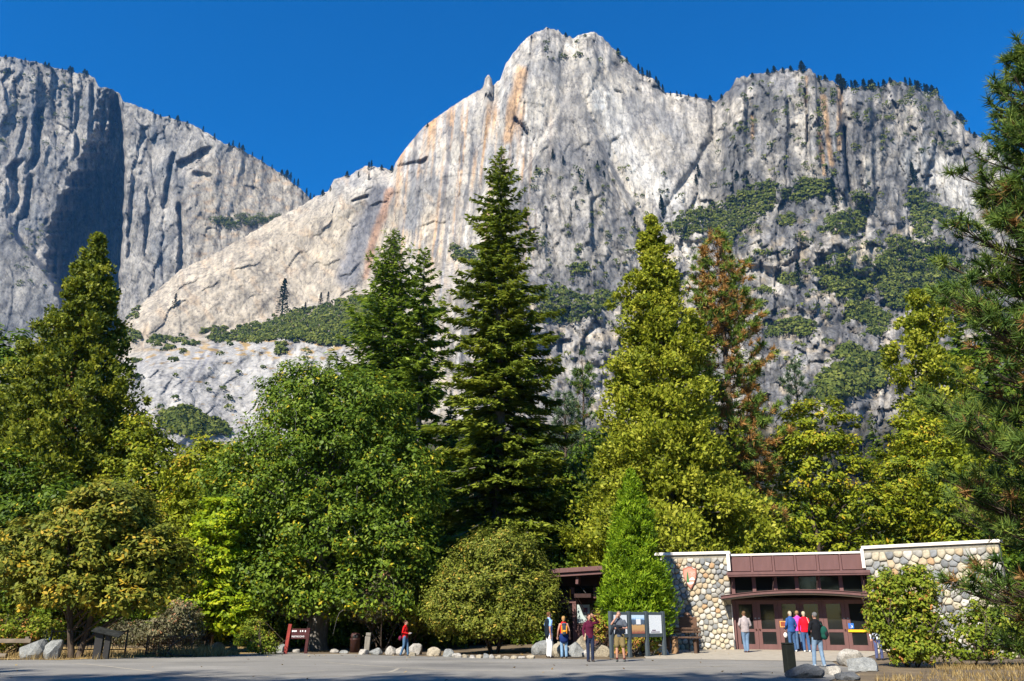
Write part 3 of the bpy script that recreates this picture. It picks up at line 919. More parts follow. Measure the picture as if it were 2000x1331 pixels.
def pine(name, base, label, H, prof, mat, z0=2.0, nb=120, tufts=1500, per=34, nl=0.22, nw=0.016, trunk=0.4, group=None, droop=0.05, bark=BARK, upt=0.35, tilt=None, side=0.34, brown=0.3):
    """open boughs ending in round tufts of long needles; older needles go brown"""
    e = new_tree(name, base, label, 'tree', group)
    t = np.sort(RNG.random(nb)); z = z0 + (H - z0) * t
    th = np.arange(nb) * 2.39996 + RNG.normal(0, 0.3, nb)
    L = lut(prof, t) * (0.6 + 0.55 * RNG.random(nb))
    pitch = lut([(0, -0.15), (0.5, 0.15), (1, 1.0)], t) + RNG.normal(0, 0.1, nb)
    wgt = L ** 1.2 + 0.1
    b = RNG.choice(nb, tufts, p=wgt / wgt.sum())
    s = 1 - 0.72 * RNG.random(tufts) ** 1.25
    dirh = np.stack([np.cos(th), np.sin(th)], 1); lat = np.stack([-np.sin(th), np.cos(th)], 1)
    zz = lambda ss, bi: L[bi] * (pitch[bi] * ss - droop * ss + upt * ss ** 2.5)
    q = RNG.normal(0, 1, tufts) * L[b] * side * (1.15 - s)
    C = np.empty((tufts, 3))
    C[:, :2] = dirh[b] * (L[b] * s)[:, None] + lat[b] * q[:, None]
    C[:, 2] = z[b] + zz(s, b) + np.abs(RNG.normal(0, 0.12, tufts)) * L[b] * 0.5
    D = np.empty((tufts, 3)); D[:, :2] = dirh[b] * 0.7 + lat[b] * (np.sign(q) * 0.4)[:, None]; D[:, 2] = 0.6
    D = nrm(D + 0.35 * rdir(tufts))
    idx = np.repeat(np.arange(tufts), per)
    n = len(idx)
    dd = nrm(D[idx] * 0.75 + rdir(n) * 0.95)
    P = C[idx] + D[idx] * (RNG.random(n) * nl * 0.7)[:, None]
    ln = nl * (0.7 + 0.5 * RNG.random(n))
    old = RNG.random(tufts) < brown * (0.5 + 0.9 * (1 - s)) * 1.3
    lv = np.where(old[idx], 0.82 + 0.16 * RNG.random(n), np.clip(RNG.normal(0.35, 0.16, tufts)[idx] + RNG.normal(0, 0.1, n), 0, 0.72))
    # inner needles of a tuft are the brown ones
    back = (dd * D[idx]).sum(1) < -0.25
    lv = np.where(back & (RNG.random(n) < brown * 1.6), 0.8 + 0.15 * RNG.random(n), lv)
    obj('crown', needles('crown', P, dd, ln, np.full(n, nw), lv), mat, e)
    tp, tr = trunk_path(H, trunk, 0.2)
    obj('trunk', tubes('trunk', [(tp, tr)], 8), bark, e)
    ss = np.linspace(0, 1, 7); bl = []
    for i in range(nb):
        pts = np.stack([dirh[i, 0] * L[i] * ss, dirh[i, 1] * L[i] * ss, z[i] + zz(ss, np.full(7, i))], 1)
        bl.append((pts, np.linspace(0.02 + 0.012 * L[i], 0.008, 7)))
    for k in range(tufts):
        i = b[k]
        s0 = max(0, s[k] - 0.15)
        a = np.array([dirh[i, 0] * L[i] * s0, dirh[i, 1] * L[i] * s0, z[i] + zz(np.array([s0]), np.array([i]))[0]])
        bl.append(([a, (a + C[k]) / 2 - np.array([0, 0, 0.04]), C[k]], [0.014, 0.011, 0.007]))
    tag(obj('branches', tubes('branches', bl, 3), bark, e), kind='stuff')
    return e
# ------------------------------------------------------------------ brush and trees on the cliffs
def z8(pts): return [(1300 + x / 2.958, 330 + y / 2.958) for x, y in pts]
def z7(pts): return [(200 + x / 3.914, 560 + y / 3.914) for x, y in pts]
M_BRUSH = leaf_mat('cliff_brush_leaf', pal((0.045, 0.068, 0.010), (0.115, 0.142, 0.022), (0.20, 0.215, 0.04)), 0.1, 0.7, 0.1)
M_CLIFFPINE = leaf_mat('cliff_conifer_leaf', pal((0.015, 0.032, 0.014), (0.03, 0.055, 0.02), (0.06, 0.085, 0.03)), 0.1, 0.7, 0.1)

def brush(name, label, px, py, size, far=False, per=30, leaf=1.1, outw=0.1):
    P, ok = on_sheet(px, py, far)
    C = P[ok]; size = np.asarray(size)[ok] * 1.55
    K = len(C)
    if K == 0: return
    # settle each shrub a little into the slope
    C = C + np.stack([0 * size, -outw * size, 0.25 * size], 1)
    idx = np.repeat(np.arange(K), per); n = len(idx)
    d = rdir(n); d[:, 2] = np.abs(d[:, 2]) * 0.9 - 0.12
    r = 0.65 + 0.4 * RNG.random(n)
    off = d * (r * size[idx])[:, None]; off[:, 2] *= 0.85
    Pq = C[idx] + off
    nn = nrm(d + 0.6 * rdir(n)); ax = rdir(n)
    U = nrm(np.cross(nn, ax)); V = np.cross(nn, U)
    s = leaf * (0.6 + 0.7 * RNG.random(n)) * np.clip(size[idx] / 2.6, 0.5, 1.5)
    lv = np.clip(0.45 + RNG.normal(0, 0.24, K)[idx] + RNG.normal(0, 0.15, n), 0, 1)
    o = obj(name, cards(name, Pq, U * s[:, None], V * (s * 0.75)[:, None], lv), M_BRUSH)
    tag(o, label, 'brush', None, 'stuff')

def poly_pts(poly, step, jit=0.6):
    p = np.array(poly); x0, y0 = p.min(0); x1, y1 = p.max(0)
    gx, gy = np.meshgrid(np.arange(x0, x1, step), np.arange(y0, y1, step * 0.72))
    gx = gx.ravel() + RNG.normal(0, step * jit * 0.5, gx.size); gy = gy.ravel() + RNG.normal(0, step * jit * 0.4, gy.size)
    k = in_poly(gx + 16 * pn(gx / 11, gy / 11, 60) + 7 * pn(gx / 4, gy / 4, 63), gy + 11 * pn(gx / 11, gy / 11, 61) + 5 * pn(gx / 4, gy / 4, 64), poly) & (pn(gx / 13, gy / 9, 62) > -0.36)
    return gx[k], gy[k]

RIGHT_POLYS = [z8(q) for q in [
    [(0, 330), (100, 270), (130, 230), (330, 210), (420, 140), (560, 80), (650, 70), (640, 200), (500, 310), (400, 400), (300, 390), (200, 370), (80, 410)],
    [(700, 150), (800, 70), (930, 60), (950, 140), (850, 170), (750, 200), (680, 190)],
    [(880, 350), (940, 290), (1020, 250), (1100, 240), (1160, 290), (1120, 380), (1000, 370)],
    [(1070, 150), (1170, 160), (1180, 260), (1120, 240)],
    [(640, 290), (720, 270), (750, 320), (690, 340), (640, 320)],
    [(1380, 130), (1470, 110), (1520, 200), (1640, 240), (1775, 320), (1900, 400), (1775, 360), (1650, 320), (1550, 290), (1500, 370), (1560, 390), (1440, 400), (1400, 240)],
    [(850, 590), (960, 560), (1000, 510), (1060, 540), (1090, 610), (1180, 620), (1200, 720), (1110, 760), (1000, 740), (900, 690)],
    [(1060, 780), (1150, 770), (1300, 850), (1240, 960), (1180, 970), (1120, 880), (1020, 860)],
    [(590, 920), (700, 880), (780, 860), (850, 910), (830, 970), (700, 960), (600, 970)],
    [(970, 1050), (1050, 1020), (1120, 1040), (1110, 1090), (1000, 1110)],
    [(1040, 1120), (1200, 1060), (1270, 1100), (1260, 1250), (900, 1380), (880, 1200)],
    [(640, 620), (740, 610), (760, 670), (650, 670)], [(520, 480), (640, 470), (560, 520)], [(480, 690), (620, 690), (600, 720)], [(480, 770), (560, 770), (600, 830), (500, 830)]]]
F_POLY = z8([(1250, 390), (1350, 400), (1430, 430), (1560, 430), (1660, 470), (1760, 640), (1800, 900), (1600, 900), (1480, 760), (1330, 840), (1290, 780), (1180, 620), (1220, 530), (1280, 470)])
MID_POLYS = [[(1045, 570), (1100, 560), (1140, 578), (1190, 568), (1212, 596), (1150, 620), (1100, 637), (1050, 612)], [(1108, 520), (1135, 512), (1150, 534), (1118, 540)],
             [(925, 500), (960, 488), (1000, 520), (960, 540)], [(880, 480), (930, 488), (930, 520), (880, 510)]]
LEFT_POLY = z7([(740, 350), (880, 310), (1000, 330), (1230, 270), (1440, 200), (1700, 140), (1880, 80), (2100, 60), (2100, 420), (1900, 440), (1700, 460), (1560, 430), (1330, 400), (1170, 430), (850, 430)])
LOW_POLY = z7([(430, 1000), (560, 940), (680, 930), (800, 1020), (930, 1030), (960, 1130), (700, 1150), (450, 1100)])
SMALL_LEFT = [z7(q) for q in [[(590, 400), (740, 410), (730, 450), (610, 450)], [(140, 110), (300, 100), (250, 250), (180, 260)], [(160, 320), (300, 350), (280, 430), (170, 430)],
              [(340, 440), (450, 420), (440, 475)], [(450, 450), (560, 440), (540, 490), (460, 490)], [(560, 480), (640, 480), (630, 520)], [(505, 545), (580, 545), (560, 575)], [(180, 560), (300, 560), (200, 600)],
              [(1330, 430), (1400, 430), (1390, 520), (1330, 530)], [(350, 370), (600, 390), (590, 430), (350, 420)]]]

def many(polys, step):
    q = [poly_pts(p, step) for p in polys]
    return np.concatenate([a for a, b in q]), np.concatenate([b for a, b in q])
x, y = many(RIGHT_POLYS, 5.6)
brush('brush', 'patches of dark green brush on ledges of the cliffs at right', x, y, RNG.uniform(1.2, 4.2, len(x)), outw=0.3)
x, y = poly_pts(F_POLY, 6.0)
brush('brush', 'broad slope of dense dark green brush under the pale cliff at far right', x, y, RNG.uniform(1.8, 4.8, len(x)), outw=0.3)
x, y = many(MID_POLYS, 6.0)
brush('brush', 'clumps of brush at the foot of the grey buttress below the summit', x, y, RNG.uniform(1.2, 4.0, len(x)), outw=0.3)
x, y = poly_pts(LEFT_POLY, 5.4)
brush('brush', 'long belt of green brush along the foot of the tan slab', x, y, RNG.uniform(2.2, 3.6, len(x)))
x, y = many([LOW_POLY] + SMALL_LEFT, 5.2)
brush('brush', 'dark brush patches on the polished lower apron behind the left trees', x, y, RNG.uniform(1.7, 3.0, len(x)))
# lone shrubs in the cracks
def scatter(n, x0, x1, y0, y1, thr=-1.0, seed=0):
    x = RNG.uniform(x0, x1, n); y = RNG.uniform(y0, y1, n)
    k = pn(x / 22, y / 22, 200 + seed) > thr
    return x[k], y[k]
sx = []; sy = []; sz = []
for n, x0, x1, y0, y1, thr, s in [(160, 1290, 1700, 360, 480, 0.0, 2.0), (120, 1640, 1900, 380, 620, 0.0, 2.2), (260, 1000, 1300, 330, 580, 0.0, 2.0), (300, 1400, 1640, 160, 400, 0.05, 2.2), (170, 1660, 1880, 175, 300, 0.05, 2.2), (260, 1320, 1740, 460, 760, 0.05, 2.6),
                                   (60, 1080, 1220, 560, 780, 0.05, 2.0), (70, 1060, 1240, 70, 130, 0.1, 1.6), (70, 250, 640, 690, 850, 0.1, 1.5), (40, 1430, 1600, 145, 200, 0.0, 2.0), (40, 1740, 1840, 165, 210, 0.0, 2.2)]:
    a, b = scatter(n, x0, x1, y0, y1, thr, int(x0) % 50)
    sx.append(a); sy.append(b); sz.append(s * RNG.uniform(0.7, 2.2, len(a)))
for xx, yy, s in [(437, 761, 2.6), (447, 782, 3.2), (450, 800, 3.2), (410, 765, 2.2), (345, 735, 1.8), (600, 690, 3.5), (596, 706, 4), (604, 720, 4), (480, 440, 3), (500, 432, 3)]:
    sx.append(np.array([xx])); sy.append(np.array([yy])); sz.append(np.array([s]))
brush('brush', 'small lone shrubs rooted in cracks across the granite cliffs', np.concatenate(sx), np.concatenate(sy), np.concatenate(sz), per=36, leaf=0.85, outw=0.75)
fx, fy = scatter(150, 0, 185, 140, 300, 0.02, 3); gx, gy = poly_pts([(395, 428), (470, 420), (560, 425), (540, 442), (440, 448)], 5)
hx, hy = scatter(60, 20, 120, 440, 560, 0.05, 4)
brush('brush', 'thin scrub on the crest and ledges of the far left wall', np.concatenate([fx, gx, hx]), np.concatenate([fy, gy, hy]), RNG.uniform(2.4, 5.6, len(fx) + len(gx) + len(hx)), far=True, per=36, leaf=0.85, outw=0.75)

# small conifers one can tell apart on skyline and ledges: three shapes, many copies
def cliff_tree_mesh(H, W, n, seed):
    t = RNG.random(n) ** 0.8
    th = RNG.random(n) * 6.28
    R = W * (1 - t) ** 0.8 * (0.55 + 0.45 * np.abs(np.sin(t * 22 + seed))) * (1 + 0.5 * pn(th * 2, t * 6, seed)) + 0.12
    r = R * np.sqrt(RNG.random(n))
    P = np.stack([r * np.cos(th), r * np.sin(th), H * (0.12 + 0.88 * t) - 0.15 * r], 1)
    U = nrm(np.stack([np.cos(th), np.sin(th), -0.15 + 0 * th], 1) + 0.6 * rdir(n)) * 0.62
    V = nrm(np.cross(U, np.array([0, 0, 1.0]) + 0.6 * rdir(n))) * 0.26
    tr, rr = trunk_path(H, 0.28, 0.1, 0.03, 6)
    side = 5
    base = tubes('x', [(tr, rr)], side)
    m = cards('cliff_conifer', P, U, V, RNG.normal(0.45, 0.2, n))
    bm = bmesh.new(); bm.from_mesh(m)
    lay = bm.faces.layers.float.get('lv')
    bm.from_mesh(base)
    me = bpy.data.meshes.new('cliff_conifer'); bm.to_mesh(me); bm.free()
    bpy.data.meshes.remove(base); bpy.data.meshes.remove(m)
    return me
CT = [cliff_tree_mesh(16, 3.2, 420, 1), cliff_tree_mesh(13, 2.6, 300, 2), cliff_tree_mesh(9, 3.4, 320, 3)]
for m in CT: m.materials.append(M_CLIFFPINE)
def nth(i):
    return '%d%s' % (i, 'th' if 10 < i % 100 < 14 else {1: 'st', 2: 'nd', 3: 'rd'}.get(i % 10, 'th'))
def cliff_trees(spots, label, group, far=False):
    spots = sorted(spots)
    for k, (px, py, h, kind) in enumerate(spots):
        P, ok = on_sheet([px], [py + 2], far)
        if not ok[0]:
            P, ok = on_sheet([px], [py + 9], far)
            if not ok[0]: continue
        o = bpy.data.objects.new('cliff_conifer', CT[kind])
        o.location = P[0] - np.array([0, 0, 0.6])
        s = 1.5 * h / (16, 13, 9)[kind]
        o.scale = (s * 1.1, s * 1.1, s)
        o.rotation_euler = (0, 0, random.random() * 6.28)
        link(o); tag(o, label if len(spots) == 1 else label + ', %s from the left' % nth(k + 1), 'tree', group)
cliff_trees([(8, 112, 9, 2), (40, 113, 7, 2), (48, 116, 8, 1), (68, 123, 7, 2), (86, 127, 10, 2), (92, 131, 11, 2), (120, 138, 10, 1), (134, 139, 15, 2), (138, 141, 14, 2), (162, 144, 13, 2), (168, 146, 12, 2)],
            'small conifer on the left wall skyline above the recess', 'skyline conifers on the left wall', True)
cliff_trees([(296, 219, 9, 1), (312, 228, 8, 2), (328, 233, 11, 2), (344, 236, 14, 2), (364, 242, 9, 2), (396, 256, 12, 1), (416, 269, 13, 0), (445, 285, 9, 2), (452, 287, 15, 1), (466, 292, 16, 0), (472, 294, 14, 2), (491, 304, 10, 1),
             (511, 314, 12, 1), (530, 328, 9, 1), (549, 341, 12, 2), (558, 348, 18, 2), (566, 353, 18, 0), (574, 361, 14, 1), (580, 365, 18, 0), (598, 381, 16, 0), (604, 386, 18, 0), (612, 392, 14, 1)],
            'small conifer on the skyline sloping to the notch', 'conifers on the skyline towards the notch', True)
cliff_trees([(628, 380, 9, 2), (644, 372, 8, 1), (676, 345, 9, 2), (718, 330, 12, 1), (725, 327, 12, 0), (745, 330, 8, 2), (765, 335, 10, 2), (834, 247, 6, 2), (700, 345, 9, 1), (720, 350, 9, 1)],
            'tiny conifer between the notch and the golden face', 'conifers on the left shoulder')
cliff_trees([(1103, 72, 8, 2), (1207, 106, 11, 2), (1224, 120, 9, 1), (1247, 141, 14, 0), (1255, 146, 14, 0), (1263, 150, 13, 1), (1270, 155, 14, 0), (1281, 166, 15, 0), (1287, 172, 13, 0), (1295, 179, 12, 1), (1310, 184, 7, 1), (1322, 186, 8, 1),
             (1330, 187, 8, 1), (1345, 190, 7, 1), (1360, 192, 9, 2), (1386, 197, 10, 2)],
            'small conifer on the right shoulder of the summit dome', 'conifers on the right shoulder of the summit')
cliff_trees([(1410, 192, 8, 2), (1470, 150, 8, 2), (1500, 143, 9, 2), (1512, 141, 10, 2), (1530, 139, 8, 2), (1545, 139, 9, 2), (1566, 140, 16, 2), (1600, 157, 10, 1), (1612, 156, 9, 2), (1638, 168, 17, 2), (1644, 170, 18, 0), (1650, 171, 14, 2), (1664, 173, 13, 1),
             (1672, 173, 13, 2), (1686, 173, 14, 1), (1690, 173, 15, 0), (1700, 173, 13, 2), (1705, 173, 14, 2), (1716, 170, 10, 1), (1726, 167, 10, 2), (1738, 160, 9, 2), (1770, 166, 12, 1), (1780, 170, 14, 0), (1788, 172, 13, 1), (1794, 175, 14, 2), (1806, 178, 12, 1),
             (1812, 180, 13, 2), (1822, 182, 13, 2), (1832, 184, 12, 1), (1872, 232, 11, 2), (1880, 240, 13, 2), (1893, 258, 8, 1), (1905, 266, 8, 2), (1918, 271, 8, 1)],
            'small conifer on the broken rim right of the summit', 'conifers on the rim of the right cliffs')
cliff_trees([(1295, 428, 26, 0), (1292, 405, 16, 1), (1150, 375, 14, 1), (1146, 368, 13, 0), (1166, 331, 13, 0), (1100, 318, 11, 1), (1080, 312, 14, 0), (1046, 333, 9, 1), (1125, 405, 10, 1), (1786, 360, 26, 0), (1620, 360, 22, 0), (1628, 385, 22, 1), (1632, 405, 20, 1), (1240, 445, 14, 1), (1262, 452, 14, 0),
             (1130, 340, 9, 1), (1180, 345, 9, 1), (1360, 360, 14, 0), (1365, 345, 16, 1), (1460, 360, 12, 1), (1440, 350, 12, 2)],
            'dark conifer rooted on a ledge of the cliffs below the summit', 'conifers on cliff ledges')
cliff_trees([(550, 617, 40, 0)], 'tallest lone dark conifer standing on the brush belt below the tan slab', None)
cliff_trees([(625, 600, 17, 0), (594, 613, 13, 0), (340, 600, 16, 1), (262, 590, 15, 2), (640, 590, 13, 1)], 'small conifer on the brush belt below the tan slab', 'conifers on the brush belt')
cliff_trees([(1562, 560, 24, 0)], 'pointed dark conifer on the ledge of the lower right cliffs', None)
# ------------------------------------------------------------------ ground
def ground_mat():
    m, nt, b = node_mat('forest_floor')
    n = _noise(nt, 0.6, 8, 0.7); n2 = _noise(nt, 14, 4, 0.7)
    r = _ramp(nt, n.outputs['Fac'], [(0.3, (0.05, 0.037, 0.022)), (0.5, (0.12, 0.086, 0.048)), (0.7, (0.19, 0.14, 0.075))])
    r2 = _ramp(nt, n2.outputs['Fac'], [(0.3, (0.6, 0.6, 0.6)), (0.7, (1.25, 1.2, 1.1))])
    mm = nt.nodes.new('ShaderNodeMix'); mm.data_type = 'RGBA'; mm.blend_type = 'MULTIPLY'; mm.inputs['Factor'].default_value = 1
    nt.links.new(r.outputs['Color'], mm.inputs['A']); nt.links.new(r2.outputs['Color'], mm.inputs['B'])
    nt.links.new(mm.outputs['Result'], b.inputs['Base Color'])
    b.inputs['Roughness'].default_value = 0.95
    _bump(nt, b, n2.outputs['Fac'], 0.7, 0.03)
    return m
def asphalt_mat():
    m, nt, b = node_mat('asphalt')
    n = _noise(nt, 0.28, 9, 0.72, stretch=(0.5, 1.0, 1.0)); n2 = _noise(nt, 60, 3, 0.7)
    r = _ramp(nt, n.outputs['Fac'], [(0.36, (0.115, 0.108, 0.095)), (0.48, (0.175, 0.163, 0.14)), (0.53, (0.18, 0.168, 0.145)), (0.64, (0.24, 0.222, 0.19))])
    r2 = _ramp(nt, n2.outputs['Fac'], [(0.3, (0.7, 0.7, 0.7)), (0.7, (1.25, 1.25, 1.25))])
    mm = nt.nodes.new('ShaderNodeMix'); mm.data_type = 'RGBA'; mm.blend_type = 'MULTIPLY'; mm.inputs['Factor'].default_value = 1
    nt.links.new(r.outputs['Color'], mm.inputs['A']); nt.links.new(r2.outputs['Color'], mm.inputs['B'])
    nt.links.new(mm.outputs['Result'], b.inputs['Base Color'])
    b.inputs['Roughness'].default_value = 0.85
    _bump(nt, b, n2.outputs['Fac'], 0.4, 0.01)
    return m
M_GROUND = ground_mat(); M_ASPH = asphalt_mat()
M_SEAL = plain('crack_sealer', (0.38, 0.34, 0.27), 0.9, 0.25, 4.0)
M_PAVE = plain('pale_paving', (0.40, 0.35, 0.27), 0.9, 0.18, 3.0, 0.2)
M_KERB = plain('kerb_concrete', (0.30, 0.285, 0.25), 0.9, 0.2, 6.0, 0.3)

def gz(x, y):
    """height of the ground: almost level, dipping a little to the far left, rising into the woods"""
    x = np.asarray(x, float); y = np.asarray(y, float)
    z = -0.20 * sstep(34, 46, y) * sstep(4, -6, x) + 0.10 * sstep(34, 42, y) * sstep(5, 11, x)
    return z

def ground():
    xs = np.unique(np.concatenate([np.linspace(-2600, -60, 20), np.linspace(-60, 60, 90), np.linspace(60, 2600, 20)]))
    ys = np.unique(np.concatenate([np.linspace(-400, -20, 10), np.linspace(-20, 90, 80), np.linspace(90, 400, 12), np.linspace(400, 3000, 8)]))
    X, Y = np.meshgrid(xs, ys)
    near = sstep(30, 42, Y) * (1 - sstep(300, 500, Y)) * (np.abs(X) < 300)
    Z = gz(X, Y) + 0.10 * fbm(X / 3.0, Y / 3.0, 150, 3) * sstep(40, 50, Y) * (np.abs(X) < 300) - 0.012 + 0.5 * sstep(52, 75, Y) * (Y < 300)
    Z = np.where((Y > 400) | (np.abs(X) > 400), -0.6, Z)
    me = mesh_np('ground', np.stack([X, Y, Z], -1).reshape(-1, 3), grid_faces(len(xs), len(ys))[:, ::-1], True)
    tag(obj('ground', me, M_GROUND), kind='structure')
ground()

def sheet_poly(name, pts, z, mat, kind='structure', sub=2.0):
    """flat outline laid on the ground, following its height"""
    bm = bmesh.new()
    vs = [bm.verts.new((x, y, 0)) for x, y in pts]
    bm.faces.new(vs)
    bmesh.ops.triangulate(bm, faces=bm.faces[:])
    bmesh.ops.subdivide_edges(bm, edges=bm.edges[:], cuts=5, use_grid_fill=True)
    for v in bm.verts: v.co.z = float(gz(v.co.x, v.co.y)) + z
    o = obj(name, mesh_bm(name, bm), mat)
    if kind: tag(o, kind=kind)
    return o
def gp(px, py):
    """ground point in this direction (level ground)"""
    v = (665.5 - py) / F
    m = (_s + v * _c) / (_c - v * _s)
    Y = -EYE / m
    for _ in range(6):
        X = (px - 1000) / F * Y / (_c - v * _s)
        Y = -(EYE - float(gz(X, Y))) / m
    X = (px - 1000) / F * Y / (_c - v * _s)
    return X, Y
# far edge of the tarmac, left to right
EDGE = [gp(*q) for q in [(-60, 1291), (60, 1289), (120, 1290), (200, 1287), (300, 1279), (420, 1274), (560, 1275), (700, 1278), (850, 1283), (950, 1285), (1060, 1287), (1180, 1289), (1250, 1287), (1300, 1284), (1380, 1285), (1560, 1286), (1625, 1293), (1640, 1301)]]
near = [gp(1690, 1309), gp(1640, 1322), gp(1610, 1335)]
road_out = EDGE + near + [(7.6, 18), (7.6, -30), (-60, -30), (-60, EDGE[0][1])]
road = sheet_poly('road', road_out, 0.004, M_ASPH)
pave = sheet_poly('pavement', [gp(1262, 1287.5), gp(1300, 1284.3), gp(1380, 1285.3), gp(1560, 1286.3), gp(1625, 1292.6), (14.5, 36), (18, 41.5), (7.5, 45.2), (6.3, 43)], 0.012, M_PAVE)
# sealed cracks on the tarmac
def strip(pts, w, z=0.009):
    p = np.array([gp(*q) for q in pts])
    k = np.linspace(0, len(p) - 1, (len(p) - 1) * 8 + 1)
    q = np.stack([np.interp(k, np.arange(len(p)), p[:, i]) for i in (0, 1)], 1)
    q += 0.05 * np.stack([pn(k * 1.3, k * 0 + p[0, 0]), pn(k * 1.3, k * 0 + p[0, 1])], 1)
    d = nrm(np.gradient(q, axis=0)); n = np.stack([-d[:, 1], d[:, 0]], 1)
    ww = w * (0.7 + 0.6 * np.abs(pn(k * 2, k * 0 + 4)))[:, None]
    v = np.concatenate([q + n * ww, q - n * ww]); m = len(q)
    z3 = gz(v[:, 0], v[:, 1]) + z
    f = [[i, i + 1, m + i + 1, m + i] for i in range(m - 1)]
    return np.column_stack([v, z3]), np.array(f)
def seals():
    vs = []; fs = []; off = 0
    for pts, w in [([(140, 1296), (190, 1300), (260, 1308), (360, 1318), (420, 1325)], 0.10), ([(420, 1287), (560, 1286), (720, 1286), (860, 1289)], 0.07), ([(630, 1294), (720, 1301), (860, 1309), (1000, 1312)], 0.09),
                   ([(560, 1324), (700, 1321), (760, 1314), (780, 1306)], 0.08), ([(300, 1327), (520, 1320), (640, 1310)], 0.06), ([(1080, 1297), (1250, 1300), (1420, 1303), (1600, 1306)], 0.07), ([(860, 1290), (960, 1295), (1080, 1299)], 0.07),
                   ([(0, 1322), (150, 1328)], 0.08), ([(1100, 1316), (1300, 1308), (1500, 1296)], 0.06)]:
        v, f = strip(pts, w); vs.append(v); fs.append(f + off); off += len(v)
    o = obj('crack_sealer_line', mesh_np('crack_sealer_line', np.concatenate(vs), np.concatenate(fs)), M_SEAL, road)
    tag(o, kind='stuff')
seals()
# ------------------------------------------------------------------ visitor building
M_BROWN = plain('brown_paint', (0.165, 0.080, 0.072), 0.6, 0.16, 3.0, 0.15, 0.3, stretch=(1, 1, 0.2))
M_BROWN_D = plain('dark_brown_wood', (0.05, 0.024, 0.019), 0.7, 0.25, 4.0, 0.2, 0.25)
M_TRIM = plain('pale_trim', (0.72, 0.66, 0.58), 0.7, 0.08, 3.0)
M_MORTAR = plain('mortar', (0.31, 0.28, 0.22), 0.95, 0.25, 8.0, 0.6, 0.1)
M_SOFFIT = plain('soffit_boards', (0.30, 0.24, 0.17), 0.8, 0.15, 4.0)
M_STEEL = plain('brushed_metal', (0.45, 0.45, 0.44), 0.35, 0.1, 20.0, 0, 0.5, 0.9)
M_BRASS = plain('brass', (0.55, 0.36, 0.12), 0.3, 0.1, 20.0, 0, 0.5, 0.9)
STONES = [plain('stone_' + n, c, 0.85, 0.28, 7.0, 0.35, 0.2, dist=0.03) for n, c in
          [('cream', (0.52, 0.45, 0.32)), ('tan', (0.50, 0.39, 0.25)), ('ochre', (0.48, 0.31, 0.17)), ('pale_grey', (0.40, 0.38, 0.33)), ('blue_grey', (0.27, 0.275, 0.27)), ('dark_grey', (0.21, 0.213, 0.208)), ('white', (0.58, 0.54, 0.46))]]
SW = np.array([0.22, 0.13, 0.05, 0.24, 0.13, 0.06, 0.17])

def glass_mat(name, c=(0.012, 0.013, 0.012), rough=0.04):
    m, nt, b = node_mat(name)
    b.inputs['Base Color'].default_value = (*c, 1)
    b.inputs['Roughness'].default_value = rough
    b.inputs['Specular IOR Level'].default_value = 0.35
    n = _noise(nt, 1.2, 2, 0.5)
    _bump(nt, b, n.outputs['Fac'], 0.04, 0.02)
    return m
M_GLASS = glass_mat('dark_window_glass')

def box_me(name, sx, sy, sz, bevel=0.008):
    bm = bmesh.new()
    bmesh.ops.create_cube(bm, size=1.0)
    bmesh.ops.scale(bm, vec=(sx, sy, sz), verts=bm.verts[:])
    if bevel and min(sx, sy, sz) > bevel * 2.5:
        bmesh.ops.bevel(bm, geom=bm.edges[:], offset=bevel, segments=1, affect='EDGES')
    return mesh_bm(name, bm)

def box(name, x0, x1, y0, y1, z0, z1, mat, parent=None, bevel=0.008, rz=0.0):
    """box between two corners, in the parent's frame"""
    me = box_me(name, abs(x1 - x0), abs(y1 - y0), abs(z1 - z0), bevel)
    o = obj(name, me, mat, parent, ((x0 + x1) / 2, (y0 + y1) / 2, (z0 + z1) / 2))
    if rz: o.rotation_euler = (0, 0, rz)
    return o

def rod(name, a, b, r, mat, parent=None, sides=6):
    return obj(name, tubes(name, [(np.array([a, b], float), [r, r])], sides), mat, parent)

def prism_me(name, outline, depth, bevel=0.0):
    """outline in the x-z plane, extruded towards -y"""
    bm = bmesh.new()
    vs = [bm.verts.new((x, 0, z)) for x, z in outline]
    f = bm.faces.new(vs)
    r = bmesh.ops.extrude_face_region(bm, geom=[f])
    bmesh.ops.translate(bm, vec=(0, -depth, 0), verts=[g for g in r['geom'] if isinstance(g, bmesh.types.BMVert)])
    bmesh.ops.recalc_face_normals(bm, faces=bm.faces[:])
    if bevel:
        bmesh.ops.bevel(bm, geom=bm.edges[:], offset=bevel, segments=1, affect='EDGES')
    return mesh_bm(name, bm)

def voronoi_cells(pts, x0, x1, z0, z1):
    cells = []
    for i, p in enumerate(pts):
        d = np.hypot(*(pts - p).T)
        poly = [(x0, z0), (x1, z0), (x1, z1), (x0, z1)]
        for j in np.argsort(d)[1:22]:
            q = pts[j]; m = (p + q) / 2; n = q - p
            new = []
            for k in range(len(poly)):
                a = np.array(poly[k]); b = np.array(poly[(k + 1) % len(poly)])
                da = (a - m) @ n; db = (b - m) @ n
                if da <= 0: new.append(tuple(a))
                if da * db < 0: new.append(tuple(a + (b - a) * da / (da - db)))
            poly = new
            if len(poly) < 3: break
        cells.append(np.array(poly) if len(poly) > 2 else None)
    return cells

def poisson(x0, x1, z0, z1, r, seed):
    g = np.random.default_rng(seed); pts = []
    for _ in range(14000):
        p = np.array([g.uniform(x0 + r * 0.42, x1 - r * 0.42), g.uniform(z0 + r * 0.42, z1 - r * 0.42)])
        rr = r * g.uniform(0.78, 1.18)
        if all((p[0] - q[0]) ** 2 + (p[1] - q[1]) ** 2 > rr * rr for q in pts): pts.append(p)
    return np.array(pts)

